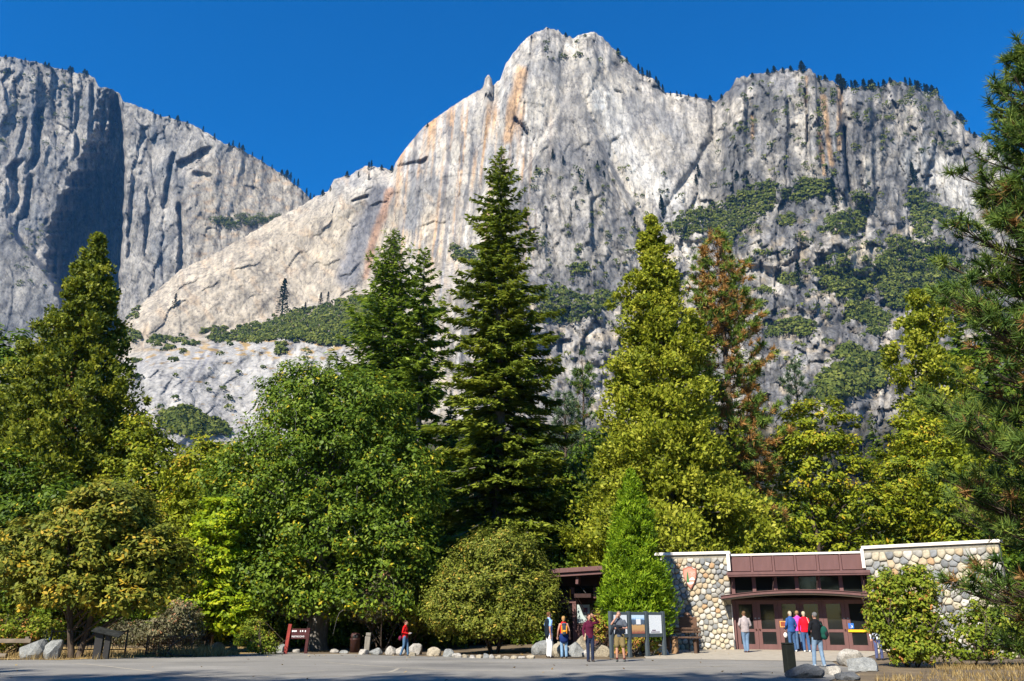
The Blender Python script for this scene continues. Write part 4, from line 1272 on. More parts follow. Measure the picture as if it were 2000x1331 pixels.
def stone_geo(poly, proud, g):
    """a rounded field stone filling the cell, standing proud of the mortar (towards -y)"""
    c = poly.mean(0)
    # drop tiny edges, shrink for the joint, round the corners
    q = c + (poly - c) * (1 - 0.013 / max(0.06, np.sqrt(np.ptp(poly[:, 0]) * np.ptp(poly[:, 1])) * 0.5))
    r = []
    for k in range(len(q)):
        a = q[k]; b = q[(k + 1) % len(q)]
        r += [a * 0.84 + b * 0.16, a * 0.16 + b * 0.84]
    q = np.array(r)
    n = len(q)
    tx, tz = g.normal(0, 0.10, 2)
    rings = []
    for s, h in ((1.0, -0.03), (0.985, 0.4), (0.88, 0.85), (0.6, 1.0)):
        w = c + (q - c) * s
        y = -proud * h - (tx * (w[:, 0] - c[0]) + tz * (w[:, 1] - c[1])) * max(h, 0)
        rings.append(np.stack([w[:, 0] - c[0], y, w[:, 1] - c[1]], 1))
    v = np.concatenate(rings + [np.array([[0, -proud * 1.02, 0]])])
    f = []
    for k in range(3):
        for i in range(n):
            j = (i + 1) % n
            f.append([k * n + i, k * n + j, (k + 1) * n + j, (k + 1) * n + i])
    t = [[3 * n + i, 3 * n + (i + 1) % n, 4 * n] for i in range(n)]
    return v, f, t, c

def py_mesh(name, v, faces, smooth=True):
    me = bpy.data.meshes.new(name)
    me.from_pydata([tuple(x) for x in v], [], [list(x) for x in faces])
    if smooth: me.polygons.foreach_set('use_smooth', np.ones(len(me.polygons), dtype=bool))
    me.update()
    return me

def stone_wall(parent, name, L, z0, z1, r, seed, loc, rz, depth=0.35, own=lambda c: True, cap=0.16):
    w = box(name, 0, L, 0, depth, z0, z1, M_MORTAR, parent, 0.0)
    w.location = Vector(loc) + Vector((math.cos(rz) * L / 2 - math.sin(rz) * depth / 2, math.sin(rz) * L / 2 + math.cos(rz) * depth / 2, (z0 + z1) / 2))
    w.rotation_euler = (0, 0, rz)
    off = np.array([-L / 2, -depth / 2, -(z0 + z1) / 2])
    g = np.random.default_rng(seed)
    pts = poisson(0.02, L - 0.02, z0 + 0.02, z1 - cap, r, seed)
    for _ in range(2):      # even the stones out
        cells = voronoi_cells(pts, 0.0, L, z0, z1 - cap)
        pts = np.array([c.mean(0) * 0.5 + p * 0.5 if c is not None else p for c, p in zip(cells, pts)])
    cells = voronoi_cells(pts, 0.0, L, z0, z1 - cap)
    rest_v = []; rest_f = []; k0 = 0; rest_m = []
    for c in cells:
        if c is None: continue
        v, f, t, cc = stone_geo(c, g.uniform(0.045, 0.10), g)
        mi = g.choice(7, p=SW)
        if own(cc):
            o = obj('stone', py_mesh('stone', v, f + t), STONES[mi], w, (cc[0] + off[0], off[1] - 0.001, cc[1] + off[2]))
        else:
            v = v + np.array([cc[0] + off[0], off[1] - 0.001, cc[1] + off[2]])
            rest_v.append(v); rest_f += [[i + k0 for i in q] for q in f + t]; rest_m += [mi] * (len(f) + len(t)); k0 += len(v)
    if rest_v:
        me = py_mesh('field_stones', np.concatenate(rest_v), rest_f)
        for m in STONES: me.materials.append(m)
        me.polygons.foreach_set('material_index', np.array(rest_m, dtype=np.int32))
        tag(obj('field_stones', me, None, w), kind='stuff')
    return w

VC_ANG = rad(19)
VC0 = (10.845, 42.5, 0.0)
vc = empty('visitor_building', VC0, -VC_ANG)
tag(vc, 'single-storey brown visitor building with river-stone walls and a curved entrance canopy', 'building')
Zf = 0.11   # floor level
# left stone wall: local x runs along the front, -y towards the viewer
lw = stone_wall(vc, 'stone_wall', 3.9, Zf - 0.25, 4.60, 0.235, 5, (-3.9, 0, 0), 0.0, own=lambda c: c[0] > 1.65)
box('coping', -3.95, 0.12, -0.10, 0.5, 4.60, 4.74, M_TRIM, vc)
box('trim', -0.06, 0.10, -0.085, -0.01, 3.78, 4.598, M_TRIM, vc)
# right wing, swung towards the viewer
RA = rad(-21)
rw0 = (6.34, 0.0, 0)
rw = stone_wall(vc, 'stone_wall', 5.75, Zf - 0.35, 4.68, 0.30, 9, rw0, RA, own=lambda c: c[1] > 3.05 and c[0] < 4.9)
cp = box('coping', 0, 5.9, -0.10, 0.5, 0, 0.14, M_TRIM, vc)
cp.location = (rw0[0] + math.cos(RA) * 2.9 - math.sin(RA) * 0.2, rw0[1] + math.sin(RA) * 2.9 + math.cos(RA) * 0.2, 4.752)
cp.rotation_euler = (0, 0, RA)
box('trim', 6.20, 6.345, -0.13, -0.02, 3.80, 4.70, M_TRIM, vc)
# bodies behind the walls, so that nothing is a facade only
box('rear_wall', -3.8, 11.4, 7.8, 8.0, 0, 4.4, M_BROWN_D, vc)
box('roof', -3.85, 11.4, 0.52, 7.9, 4.30, 4.45, M_BROWN_D, vc)
box('end_wall', -3.8, -3.6, 0.4, 7.8, 0, 4.29, M_BROWN_D, vc)
# entrance: fascia panels
fas = box('fascia', 0.02, 6.32, 0.22, 0.36, 3.70, 4.50, M_BROWN, vc)
box('coping', 0.0, 6.34, 0.12, 0.5, 4.502, 4.60, M_TRIM, vc)
for i in range(6):
    box('panel', 0.15 + i * 1.035, 0.15 + i * 1.035 + 0.90, 0.17, 0.218, 3.76, 4.46, M_BROWN, vc)
for i in range(7):
    box('batten', 0.035 + i * 1.035, 0.035 + i * 1.035 + 0.10, 0.14, 0.217, 3.72, 4.49, M_BROWN, vc)
box('upper_ledge', -0.08, 6.50, -0.50, 0.20, 3.56, 3.70, M_BROWN, vc)
box('ledge_moulding', -0.05, 6.47, -0.47, 0.18, 3.48, 3.558, M_BROWN, vc)
# clerestory: six panes between posts
for i in range(7):
    x = 0.14 + i * 1.005
    box('clerestory_post', x - 0.09, x + 0.09, 0.12, 0.26, 2.60, 3.479, M_BROWN, vc)
for i in range(6):
    x = 0.14 + i * 1.005
    box('clerestory_pane', x + 0.09, x + 0.915, 0.19, 0.21, 2.60, 3.479, M_GLASS, vc, 0)
# arched canopy
def canopy():
    a = np.linspace(-0.40, 6.78, 33)
    arch = 0.25 * (1 - ((a - 3.19) / 3.59) ** 2)
    def slab(z0, z1, out, back=0.10):
        n = len(a)
        f = np.stack([a, 0 * a - out, arch], 1); r = np.stack([a, 0 * a + back, arch], 1)
        v = np.concatenate([f + [0, 0, z0], f + [0, 0, z1], r + [0, 0, z0], r + [0, 0, z1]])
        fc = []
        for i in range(n - 1):
            fc += [[i, i + 1, n + i + 1, n + i], [n + i, n + i + 1, 3 * n + i + 1, 3 * n + i], [2 * n + i + 1, 2 * n + i, 3 * n + i, 3 * n + i + 1], [i + 1, i, 2 * n + i, 2 * n + i + 1]]
        fc += [[0, n, 3 * n, 2 * n], [n - 1, 3 * n - 1, 4 * n - 1, 2 * n - 1]]
        return v, fc
    v, f = slab(2.43, 2.56, 1.05)
    c = obj('canopy', py_mesh('canopy', v, f, False), M_BROWN, vc)
    v, f = slab(2.36, 2.427, 0.98, 0.08)
    obj('soffit', py_mesh('soffit', v, f, False), M_SOFFIT, c)
    v, f = slab(2.562, 2.585, 1.09, -0.2)
    obj('drip_edge', py_mesh('drip_edge', v, f, False), M_BROWN, c)
canopy()
for x in (0.18, 2.12, 4.13, 6.20):
    rod('strut', (x, 0.05, 3.45), (x - 0.12, -0.95, 2.62), 0.022, M_BROWN_D, vc)
# doors: six leaves, each with an upper and a lower pane
box('lintel', 0.02, 6.32, 0.12, 0.36, 2.38, 2.469, M_BROWN_D, vc)
box('door_post', -0.0, 0.135, 0.0, 0.3, Zf, 2.379, M_BROWN, vc)
box('door_post', 6.21, 6.34, 0.0, 0.3, Zf, 2.379, M_BROWN, vc)
def door(x0, w, mirror):
    bm = bmesh.new()
    def b(xa, xb, za, zb):
        r = bmesh.ops.create_cube(bm, size=1.0)
        bmesh.ops.scale(bm, vec=(xb - xa, 0.06, zb - za), verts=r['verts'])
        bmesh.ops.translate(bm, vec=((xa + xb) / 2, 0, (za + zb) / 2), verts=r['verts'])
    s = 0.17
    b(0, s, 0, 2.26); b(w - s, w, 0, 2.26)
    b(s, w - s, 0, 0.24); b(s, w - s, 0.80, 0.93); b(s, w - s, 2.08, 2.26)
    d = obj('door', mesh_bm('door', bm), M_BROWN, vc, (x0, 0.16, Zf + 0.005))
    for za, zb in ((0.24, 0.80), (0.93, 2.08)):
        box('pane', s, w - s, -0.006, 0.006, za, zb, M_GLASS, d, 0)
        for xa in (s, w - s):     # glazing beads
            box('bead', xa - 0.008, xa + 0.008, -0.045, -0.031, za, zb, M_BROWN, d, 0)
    hx = w - 0.08 if mirror else 0.08
    rod('handle', (hx, -0.04, 0.92), (hx, -0.09, 0.92), 0.035, M_BRASS, d, 8)
    box('lock_plate', hx - 0.035, hx + 0.035, -0.034, -0.031, 1.40, 1.45, M_STEEL, d, 0)
    return d
doors = []
xs_ = 0.14
for i in range(6):
    doors.append(door(xs_ + i * 1.012, 1.0, i % 2 == 0))
M_YELLOW = plain('yellow_bar', (0.80, 0.42, 0.01), 0.5, 0.08, 8.0)
M_SIGNBLUE = plain('sign_blue', (0.03, 0.16, 0.55), 0.5, 0.05, 8.0)
M_WHITE = plain('sign_white', (0.80, 0.80, 0.78), 0.6, 0.04, 8.0)
M_NOTE = plain('notice_red', (0.30, 0.06, 0.02), 0.6, 0.3, 30.0)
M_ORANGE = plain('notice_orange', (0.75, 0.33, 0.08), 0.6, 0.1, 10.0)
d6 = doors[5]
box('push_bar', 0.03, 0.97, -0.075, -0.035, 0.81, 0.92, M_YELLOW, d6)
sg = box('access_sign', 0.06, 0.30, -0.040, -0.034, 0.97, 1.21, M_SIGNBLUE, d6, 0)
def wheelchair(parent):
    bm = bmesh.new()
    t = np.linspace(-2.4, 1.2, 12)
    pts = [(0.012 + 0.052 * math.cos(q), -0.035 + 0.052 * math.sin(q)) for q in t]
    for (x0, z0), (x1, z1) in list(zip(pts[:-1], pts[1:])) + [((-0.012, 0.05), (-0.008, -0.005)), ((-0.008, -0.005), (0.035, -0.005)), ((0.035, -0.005), (0.06, -0.06))]:
        dx, dz = x1 - x0, z1 - z0; l = math.hypot(dx, dz); nx, nz = -dz / l * 0.008, dx / l * 0.008
        bm.faces.new([bm.verts.new((x0 + nx, 0, z0 + nz)), bm.verts.new((x1 + nx, 0, z1 + nz)), bm.verts.new((x1 - nx, 0, z1 - nz)), bm.verts.new((x0 - nx, 0, z0 - nz))])
    bm.faces.new([bm.verts.new((-0.012 + 0.017 * math.cos(q), 0, 0.075 + 0.017 * math.sin(q))) for q in np.linspace(0, 6.28, 9)[:-1]])
    obj('wheelchair_symbol', mesh_bm('wheelchair_symbol', bm), M_WHITE, parent, (0, -0.005, 0))
wheelchair(sg)
n_ = box('notice', 0.02, 0.30, -0.040, -0.034, 1.02, 1.30, M_ORANGE, doors[2], 0)
box('notice_face', 0.055, 0.265, -0.044, -0.041, 1.055, 1.265, M_NOTE, doors[2], 0)
# downpipe at the corner of the stone wall
rod('downpipe', (0.0, -0.10, Zf + 0.45), (0.0, -0.10, 2.2), 0.022, M_TRIM, vc)
rod('downpipe_shoe', (0.0, -0.10, Zf - 0.08), (0.0, -0.10, Zf + 0.45), 0.045, M_STEEL, vc)
# interior floor and back wall seen through nothing, keeps light out
box('floor', -3.5, 6.3, 0.42, 7.7, -0.1, 0.10, M_BROWN_D, vc)
box('inner_wall', 0.02, 6.32, 0.62, 0.75, 0.1, 4.28, M_BROWN_D, vc)

# ---- the low brown wing at its left
AN = rad(12)
an = empty('brown_wing', (5.10, 44.0, 0.0), -AN)
tag(an, 'low dark brown timber wing with deep eaves and posters left of the young cedar', 'building')
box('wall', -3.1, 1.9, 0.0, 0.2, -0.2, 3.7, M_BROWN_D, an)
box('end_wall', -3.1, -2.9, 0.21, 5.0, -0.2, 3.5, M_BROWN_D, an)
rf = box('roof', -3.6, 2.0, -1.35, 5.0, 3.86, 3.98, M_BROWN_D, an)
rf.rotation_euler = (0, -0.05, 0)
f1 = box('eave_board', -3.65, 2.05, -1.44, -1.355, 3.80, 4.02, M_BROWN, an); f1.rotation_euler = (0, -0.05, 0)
f2 = box('eave_moulding', -3.55, 2.05, -1.33, -1.25, 3.62, 3.79, M_BROWN, an); f2.rotation_euler = (0, -0.05, 0)
def bracket(x):
    o = obj('beam_end', prism_me('beam_end', [(-0.07, 0), (0.07, 0), (0.10, 0.42), (-0.03, 0.42)], 0.9, 0.006), M_BROWN, an, (x, -0.25, 3.18))
for x in (-1.62, 0.6): bracket(x)
box('sill_beam', -3.05, -1.82, -0.14, -0.005, 2.28, 2.46, M_BROWN, an)
box('shelf', -1.80, -0.95, -0.9, -0.01, 2.52, 2.72, M_BROWN_D, an)
box('beam', -0.93, 1.6, -0.30, -0.01, 2.50, 2.72, M_BROWN, an)
for x in (-1.98, -0.82): box('upper_post', x - 0.09, x + 0.09, -0.16, -0.01, 2.73, 3.05, M_BROWN, an)
for x0, x1 in ((-3.0, -2.1), (-1.86, -0.93), (-0.70, 0.6)): box('upper_pane', x0, x1, -0.03, -0.015, 2.74, 3.12, M_GLASS, an, 0)
box('yellow_label', -2.14, -2.09, -0.05, -0.035, 2.50, 2.95, M_YELLOW, an, 0)
for x in (-1.92, -0.72, 0.5): box('post', x - 0.10, x + 0.10, -0.12, -0.01, 0.0, 2.27, M_BROWN, an)
box('lower_panel', -1.80, -0.84, -0.06, -0.008, 0.05, 1.20, M_BROWN, an)
box('sill', -1.80, -0.84, -0.11, -0.008, 1.21, 1.28, M_BROWN, an)
box('lower_pane', -1.80, -0.84, -0.03, -0.012, 1.30, 2.26, M_GLASS, an, 0)
M_POSTER = plain('pale_poster', (0.48, 0.56, 0.54), 0.5, 0.08, 3.0)
M_PURPLE = plain('poster_purple', (0.12, 0.02, 0.07), 0.5, 0.5, 14.0)
po = box('poster', -1.78, -1.14, -0.045, -0.034, 1.31, 2.20, M_POSTER, an, 0)
box('poster_picture', 0.01, 0.22, -0.012, -0.007, 0.08, 0.30, M_PURPLE, po, 0)
box('lower_pane', -0.60, 0.38, -0.03, -0.012, 1.25, 2.24, M_GLASS, an, 0)
p2_ = box('poster', -0.56, 0.34, -0.045, -0.034, 1.5, 2.20, plain('green_poster', (0.16, 0.22, 0.19), 0.4, 0.6, 7.0), an, 0)
box('lower_pane', -2.85, -2.06, -0.03, -0.012, 1.22, 2.22, M_GLASS, an, 0)
box('casement', 0.05, 0.55, -0.42, -0.38, 3.0, 3.42, M_GLASS, an, 0)
box('casement_frame', -0.02, 0.6, -0.44, -0.36, 2.94, 2.998, M_TRIM, an)
box('casement_frame', -0.02, 0.045, -0.44, -0.36, 3.0, 3.42, M_TRIM, an)
rod('awning_rod', (-1.72, -0.15, 3.25), (-1.2, -0.85, 2.74), 0.016, M_STEEL, an)
rod('awning_strut', (-1.75, -0.85, 2.5), (-1.15, -0.1, 1.35), 0.018, M_BROWN_D, an)
rod('awning_strut', (-1.62, -0.85, 2.5), (-1.02, -0.1, 1.35), 0.018, M_BROWN_D, an)

# ---- text made from outlines, laid flat on its sign
def text_mesh(s, size, mat, parent, loc, rot, align='LEFT', ext=0.002):
    cu = bpy.data.curves.new('lettering', 'FONT')
    cu.body = s; cu.size = size; cu.align_x = align; cu.extrude = ext
    t = bpy.data.objects.new('lettering', cu)
    COL.objects.link(t)
    dg = bpy.context.evaluated_depsgraph_get()
    me = bpy.data.meshes.new_from_object(t.evaluated_get(dg))
    bpy.data.objects.remove(t); bpy.data.curves.remove(cu)
    me.materials.clear()
    return obj('lettering', me, mat, parent, loc, rot)

# ---- arrowhead emblem on the stone wall
M_TERRA = plain('terracotta_paint', (0.46, 0.155, 0.095), 0.6, 0.12, 5.0)
M_TERRA_L = plain('faded_terracotta', (0.58, 0.30, 0.21), 0.6, 0.1, 5.0)
M_PTREE = plain('emblem_green', (0.05, 0.20, 0.06), 0.6, 0.15, 8.0)
M_EMW = plain('emblem_white', (0.74, 0.62, 0.54), 0.6, 0.08, 6.0)
ar = empty('arrowhead_emblem', (VC0[0], VC0[1], 0), -VC_ANG)
tag(ar, 'terracotta arrowhead-shaped emblem with a green tree on the stone wall', 'sign')
OUT = [(-0.12, 0.545), (0.10, 0.55), (0.16, 0.47), (0.22, 0.44), (0.335, 0.46), (0.345, 0.25), (0.30, 0.0), (0.20, -0.25), (0.08, -0.46), (0.0, -0.56), (-0.09, -0.45), (-0.21, -0.24), (-0.305, 0.0), (-0.345, 0.24), (-0.33, 0.45), (-0.24, 0.47), (-0.16, 0.50)]
obj('plate', prism_me('plate', OUT, 0.07, 0.012), M_TERRA, ar, (-1.92, -0.09, 3.47))
obj('face', prism_me('face', [(x * 0.86, z * 0.88) for x, z in OUT], 0.012), M_TERRA_L, ar, (-1.92, -0.162, 3.47))
tr_ = []
for k in range(5):
    z = -0.16 + k * 0.095; w = 0.085 - k * 0.013
    tr_ += [(w, z)]; tr_ += [(w * 0.45, z + 0.09)]
tr_ = [(0.012, -0.22), (0.012, -0.16)] + tr_ + [(0, 0.36)] + [(-x, z) for x, z in reversed(tr_)] + [(-0.012, -0.16), (-0.012, -0.22)]
obj('emblem_tree', prism_me('emblem_tree', tr_, 0.008), M_PTREE, ar, (-2.03, -0.176, 3.42))
obj('emblem_mountain', prism_me('emblem_mountain', [(-0.10, 0), (0.20, 0), (0.16, 0.10), (0.08, 0.16), (0.02, 0.11), (-0.05, 0.06)], 0.006), M_EMW, ar, (-1.88, -0.176, 3.36))
obj('emblem_lake', prism_me('emblem_lake', [(-0.17, 0.05), (0.18, 0.06), (0.15, -0.03), (0.05, -0.07), (-0.08, -0.06), (-0.15, -0.01)], 0.006), M_EMW, ar, (-1.92, -0.176, 3.22))
for k, s in enumerate(('NATIONAL', 'PARK', 'SERVICE')):
    text_mesh(s, 0.062, M_EMW, ar, (-1.79, -0.18, 3.72 - k * 0.07), (math.pi / 2, 0, 0), 'CENTER')
# ------------------------------------------------------------------ the trees
M_CEDAR_L = leaf_mat('olive_cedar_leaf', pal((0.060, 0.089, 0.010), (0.182, 0.223, 0.017), (0.365, 0.368, 0.030)), 0.34)
M_CEDAR_Y = leaf_mat('yellow_cedar_leaf', pal((0.117, 0.152, 0.010), (0.319, 0.357, 0.022), (0.578, 0.561, 0.061)), 0.39)
M_CEDAR_G = leaf_mat('young_cedar_leaf', pal((0.078, 0.146, 0.006), (0.224, 0.370, 0.012), (0.450, 0.584, 0.032)), 0.44)
M_FIR = leaf_mat('dark_fir_leaf', pal((0.070, 0.113, 0.015), (0.213, 0.274, 0.027), (0.406, 0.436, 0.049)), 0.34)
M_FIR2 = leaf_mat('green_fir_leaf', pal((0.073, 0.126, 0.015), (0.195, 0.284, 0.025), (0.357, 0.448, 0.049)), 0.36)
M_PINE = leaf_mat('pine_needle', [(0, (0.046, 0.10, 0.021)), (0.4, (0.140, 0.22, 0.038)), (0.72, (0.29, 0.35, 0.055)), (0.8, (0.27, 0.15, 0.05)), (1.0, (0.40, 0.22, 0.075))], 0.25)
M_OAK = leaf_mat('oak_leaf', pal((0.046, 0.092, 0.008), (0.132, 0.213, 0.015), (0.299, 0.385, 0.038), (0.620, 0.483, 0.025), 0.96), 0.3, 0.5, 0.15)
M_OAK_Y = leaf_mat('yellowing_oak_leaf', pal((0.087, 0.127, 0.007), (0.256, 0.307, 0.016), (0.481, 0.465, 0.030), (0.576, 0.381, 0.028), 0.94), 0.3)
M_MAPLE = leaf_mat('lime_maple_leaf', pal((0.119, 0.199, 0.006), (0.317, 0.436, 0.012), (0.595, 0.610, 0.024), (0.610, 0.610, 0.024), 0.95), 0.35)
M_DOG = leaf_mat('autumn_leaf', pal((0.084, 0.119, 0.014), (0.227, 0.249, 0.027), (0.430, 0.370, 0.048), (0.620, 0.413, 0.041), 0.86), 0.28)
M_MANZ = leaf_mat('olive_bush_leaf', pal((0.074, 0.101, 0.011), (0.181, 0.212, 0.022), (0.360, 0.352, 0.055), (0.620, 0.403, 0.068), 0.96), 0.2)
M_BLUE = leaf_mat('blue_pine_needle', [(0, (0.062, 0.101, 0.049)), (0.5, (0.132, 0.194, 0.091)), (1, (0.217, 0.279, 0.126))], 0.2)
M_VINE = leaf_mat('broad_shrub_leaf', pal((0.094, 0.139, 0.013), (0.242, 0.317, 0.025), (0.466, 0.446, 0.050), (0.620, 0.278, 0.084), 0.90), 0.3)
M_GREYB = leaf_mat('grey_bush_leaf', pal((0.093, 0.093, 0.042), (0.186, 0.178, 0.084), (0.341, 0.295, 0.167), (0.465, 0.232, 0.112), 0.92), 0.2)

M_PINE_R = leaf_mat('rusty_pine_needle', [(0, (0.09, 0.17, 0.03)), (0.4, (0.22, 0.32, 0.05)), (0.72, (0.38, 0.44, 0.07)), (0.8, (0.42, 0.22, 0.06)), (1.0, (0.60, 0.33, 0.10))], 0.35)
def copy_tree(o, parent=None):
    c = o.copy(); COL.objects.link(c); c.parent = parent
    for ch in o.children: copy_tree(ch, c)
    return c
def G(px, D):
    """base of a tree: on the ground at distance D in the direction px (taken at the horizon)"""
    X = (px - 1000) / F * D / (_c - (665.5 - 1205) / F * _s)
    return (X, D, float(gz(X, D)) - 0.02)
def GA(px, py, D):
    """base of a tree whose top (or mid crown) lies in the direction (px, py)"""
    X = (px - 1000) / F * D / (_c - (665.5 - py) / F * _s)
    return (X, D, float(gz(X, D)) - 0.02)
def TOP(py, D):
    return at(1000, py, D)[2]

# --- tall conifers, left to right
cedar('incense_cedar', GA(195, 452, 62), 'huge dense olive green cedar towering at the left edge', TOP(452, 62), [(0, 6.4), (0.15, 6.8), (0.35, 6.0), (0.55, 4.7), (0.75, 2.8), (0.9, 1.3), (1, 0.15)], M_CEDAR_L,
      z0=1.0, clumps=1800, per=78, rc=0.68, leaf=0.145, trunk=0.7, jag=0.30, wr=0.58, holes=-0.24)
fir('fir_tree', GA(770, 446, 74), 'green conifer with upswept boughs behind the round oak', TOP(446, 74), [(0, 6.2), (0.25, 6.4), (0.45, 5.9), (0.65, 4.8), (0.85, 2.8), (0.95, 1.3), (1, 0.2)], M_FIR2,
    z0=4, nb=360, cards_n=68000, leaf=0.36, trunk=0.5, droop=0.15, upturn=0.5, width=0.42)
fir('fir_tree', GA(830, 478, 66), 'thin open conifer showing its bare trunk beside the tall dark fir', TOP(478, 66), [(0, 3.6), (0.3, 3.8), (0.55, 3.3), (0.8, 2.3), (0.93, 1.3), (1, 0.15)], M_FIR2,
    z0=5, nb=130, cards_n=30000, leaf=0.31, trunk=0.38, droop=0.2, gaps=0.25, width=0.38)
fir('fir_tree', GA(978, 288, 58), 'tallest dark green fir with layered boughs in the middle of the view', TOP(288, 58), [(0, 5.2), (0.2, 5.4), (0.4, 5.1), (0.58, 4.1), (0.75, 2.9), (0.88, 1.7), (0.96, 0.8), (1, 0.12)], M_FIR,
    z0=4.0, nb=340, cards_n=84000, leaf=0.29, trunk=0.55, droop=0.24, width=0.27, gaps=0.12)
cedar('incense_cedar', GA(1270, 424, 52), 'broad yellow-green cedar with a pointed top behind the visitor building', TOP(424, 52), [(0, 5.6), (0.18, 5.0), (0.45, 3.3), (0.74, 1.85), (0.88, 1.0), (1, 0.1)], M_CEDAR_Y,
      z0=3.2, clumps=1750, per=82, rc=0.62, leaf=0.122, trunk=0.6, jag=0.46, spread=0.3, wr=0.58, bark=BARK_GREY)
pine('pine_tree', GA(1396, 458, 57), 'rusty pine with brown inner needles beside the yellow-green cedar', TOP(458, 57), [(0, 2.9), (0.25, 3.5), (0.45, 3.3), (0.65, 2.6), (0.85, 1.7), (1, 0.3)], M_PINE_R,
     z0=5.0, nb=190, tufts=2300, per=32, nl=0.46, nw=0.042, trunk=0.4, brown=0.40)
cedar('incense_cedar', GA(1785, 568, 64), 'yellowish bushy-topped conifer rising behind the oaks at right', TOP(568, 64), [(0, 3.4), (0.3, 3.2), (0.5, 2.7), (0.75, 2.1), (0.92, 1.5), (1, 0.4)], M_CEDAR_Y,
      z0=4, clumps=620, per=76, rc=0.72, leaf=0.145, trunk=0.4, jag=0.7, spread=0.3, wr=0.58, bark=BARK)
# --- smaller conifers far behind
pine('pine_tree', GA(1136, 686, 95), 'small dark green pine far behind the yellow-green cedar', TOP(686, 95), [(0, 3.0), (0.4, 2.6), (0.8, 1.3), (1, 0.2)], M_PINE, z0=6, nb=90, tufts=520, per=26, nl=0.6, nw=0.05, brown=0.04)
pine('pine_tree', GA(1102, 770, 82), 'pale blue-green pine half hidden by the tall dark fir', TOP(770, 82), [(0, 3.4), (0.5, 2.8), (0.85, 1.6), (1, 0.3)], M_BLUE, z0=3, nb=90, tufts=560, per=26, nl=0.55, nw=0.045, brown=0.0)
pine('pine_tree', GA(1550, 712, 92), 'pale blue-grey pine behind the oaks right of the rusty pine', TOP(712, 92), [(0, 3.3), (0.5, 2.7), (0.85, 1.5), (1, 0.3)], M_BLUE, z0=5, nb=90, tufts=560, per=26, nl=0.55, nw=0.045, brown=0.0)
fir('fir_tree', GA(1700, 806, 95), 'small pointed dark conifer in the gap between the oaks at right', TOP(806, 95), [(0, 3.2), (0.5, 2.2), (1, 0.15)], M_FIR2, z0=3, nb=110, cards_n=9000, leaf=0.36)
fir('fir_tree', GA(1848, 545, 88), 'tall dark narrow conifer just left of the long-needled pine', TOP(545, 88), [(0, 4.2), (0.4, 3.6), (0.7, 2.2), (0.9, 1.0), (1, 0.15)], M_FIR2, z0=3, nb=200, cards_n=22000, leaf=0.38)
fir('fir_tree', GA(645, 690, 92), 'small dark fir peeping out left of the green conifer', TOP(690, 92), [(0, 3.6), (0.5, 2.6), (1, 0.15)], M_FIR, z0=3, nb=140, cards_n=14000, leaf=0.36)
# --- oaks and other broadleaves
broadleaf('oak_tree', GA(640, 960, 50), 'big round dark green oak with glossy leaves left of centre',
          [(0, -0.5, 11.0, 5.2, 4.5, 5.2), (-3.6, -1.0, 8.6, 3.6, 3.4, 3.4), (3.8, -0.8, 9.2, 3.3, 3.4, 3.6), (-1.2, -1.5, 14.0, 3.1, 3.0, 2.6), (2.2, -1.5, 13.4, 2.9, 2.8, 2.6), (-4.6, -1.6, 5.6, 2.6, 2.6, 2.6),
           (4.6, -1.8, 5.4, 2.2, 2.4, 2.6), (0.6, -2.2, 6.4, 3.2, 2.6, 2.8), (-2.0, -2.6, 3.6, 2.4, 2.0, 1.9), (2.8, -2.6, 3.4, 2.3, 2.0, 1.8), (-4.4, -2.2, 2.9, 1.9, 1.8, 1.6), (0.4, -2.8, 2.9, 2.0, 1.6, 1.4), (5.2, -2.2, 3.0, 1.6, 1.6, 1.5)], M_OAK,
          leaf=0.108, clumps=900, per=96, rc=0.80, trunk=0.42, H=12, bark=BARK_GREY, inner=0.12, twigs=50, stems=3, extra_limbs=70, flat=0.75, clump_var=0.34)
broadleaf('oak_tree', GA(430, 1020, 54), 'yellow-green leafy tree left of the big round oak',
          [(0, 0, 8.2, 3.6, 3.4, 4.4), (-2.6, -0.5, 6.2, 2.6, 2.6, 3.0), (1.6, -0.6, 5.0, 2.6, 2.6, 3.2), (-1.2, -0.8, 10.6, 2.2, 2.2, 2.2)], M_OAK_Y, leaf=0.125, clumps=300, per=90, rc=0.75, trunk=0.25, H=9, stems=2)
broadleaf('maple_tree', G(405, 47), 'bright lime green maple at the edge of the tarmac left of the oak',
          [(0, 0, 4.6, 2.2, 2.0, 2.6), (-1.0, -0.4, 2.6, 1.9, 1.8, 1.9), (1.2, -0.5, 2.2, 1.6, 1.6, 1.6), (0.5, -0.3, 6.8, 1.7, 1.6, 1.7)], M_MAPLE, leaf=0.12, clumps=240, per=70, rc=0.55, trunk=0.12, H=5, stems=3, flat=0.45, up=0.9)
broadleaf('oak_tree', GA(290, 880, 60), 'olive and gold tree between the huge cedar and the lime maple',
          [(0, 0, 10.0, 3.0, 3.0, 4.6), (-0.8, 0, 13.6, 2.0, 2.0, 2.6), (1.2, -0.5, 6.6, 2.6, 2.6, 3.4)], M_OAK_Y, leaf=0.13, clumps=260, per=84, rc=0.8, trunk=0.25, H=12, base_lv=0.42)
broadleaf('dogwood_tree', G(160, 36.5), 'spreading small tree with orange autumn leaves behind the split boulder',
          [(0, 0.6, 4.8, 2.8, 2.4, 2.3), (-2.4, 0.4, 3.9, 2.2, 2.0, 1.9), (2.2, 0.6, 3.7, 2.0, 1.9, 1.8), (0.4, 0.2, 6.0, 1.8, 1.8, 1.3), (-0.8, -0.4, 2.9, 2.0, 1.5, 1.2), (1.8, -0.2, 2.5, 1.7, 1.3, 1.0)], M_DOG,
          leaf=0.10, clumps=420, per=78, rc=0.52, trunk=0.11, H=5.5, stems=2, inner=0.16, twigs=0, flat=0.6, up=0.7)
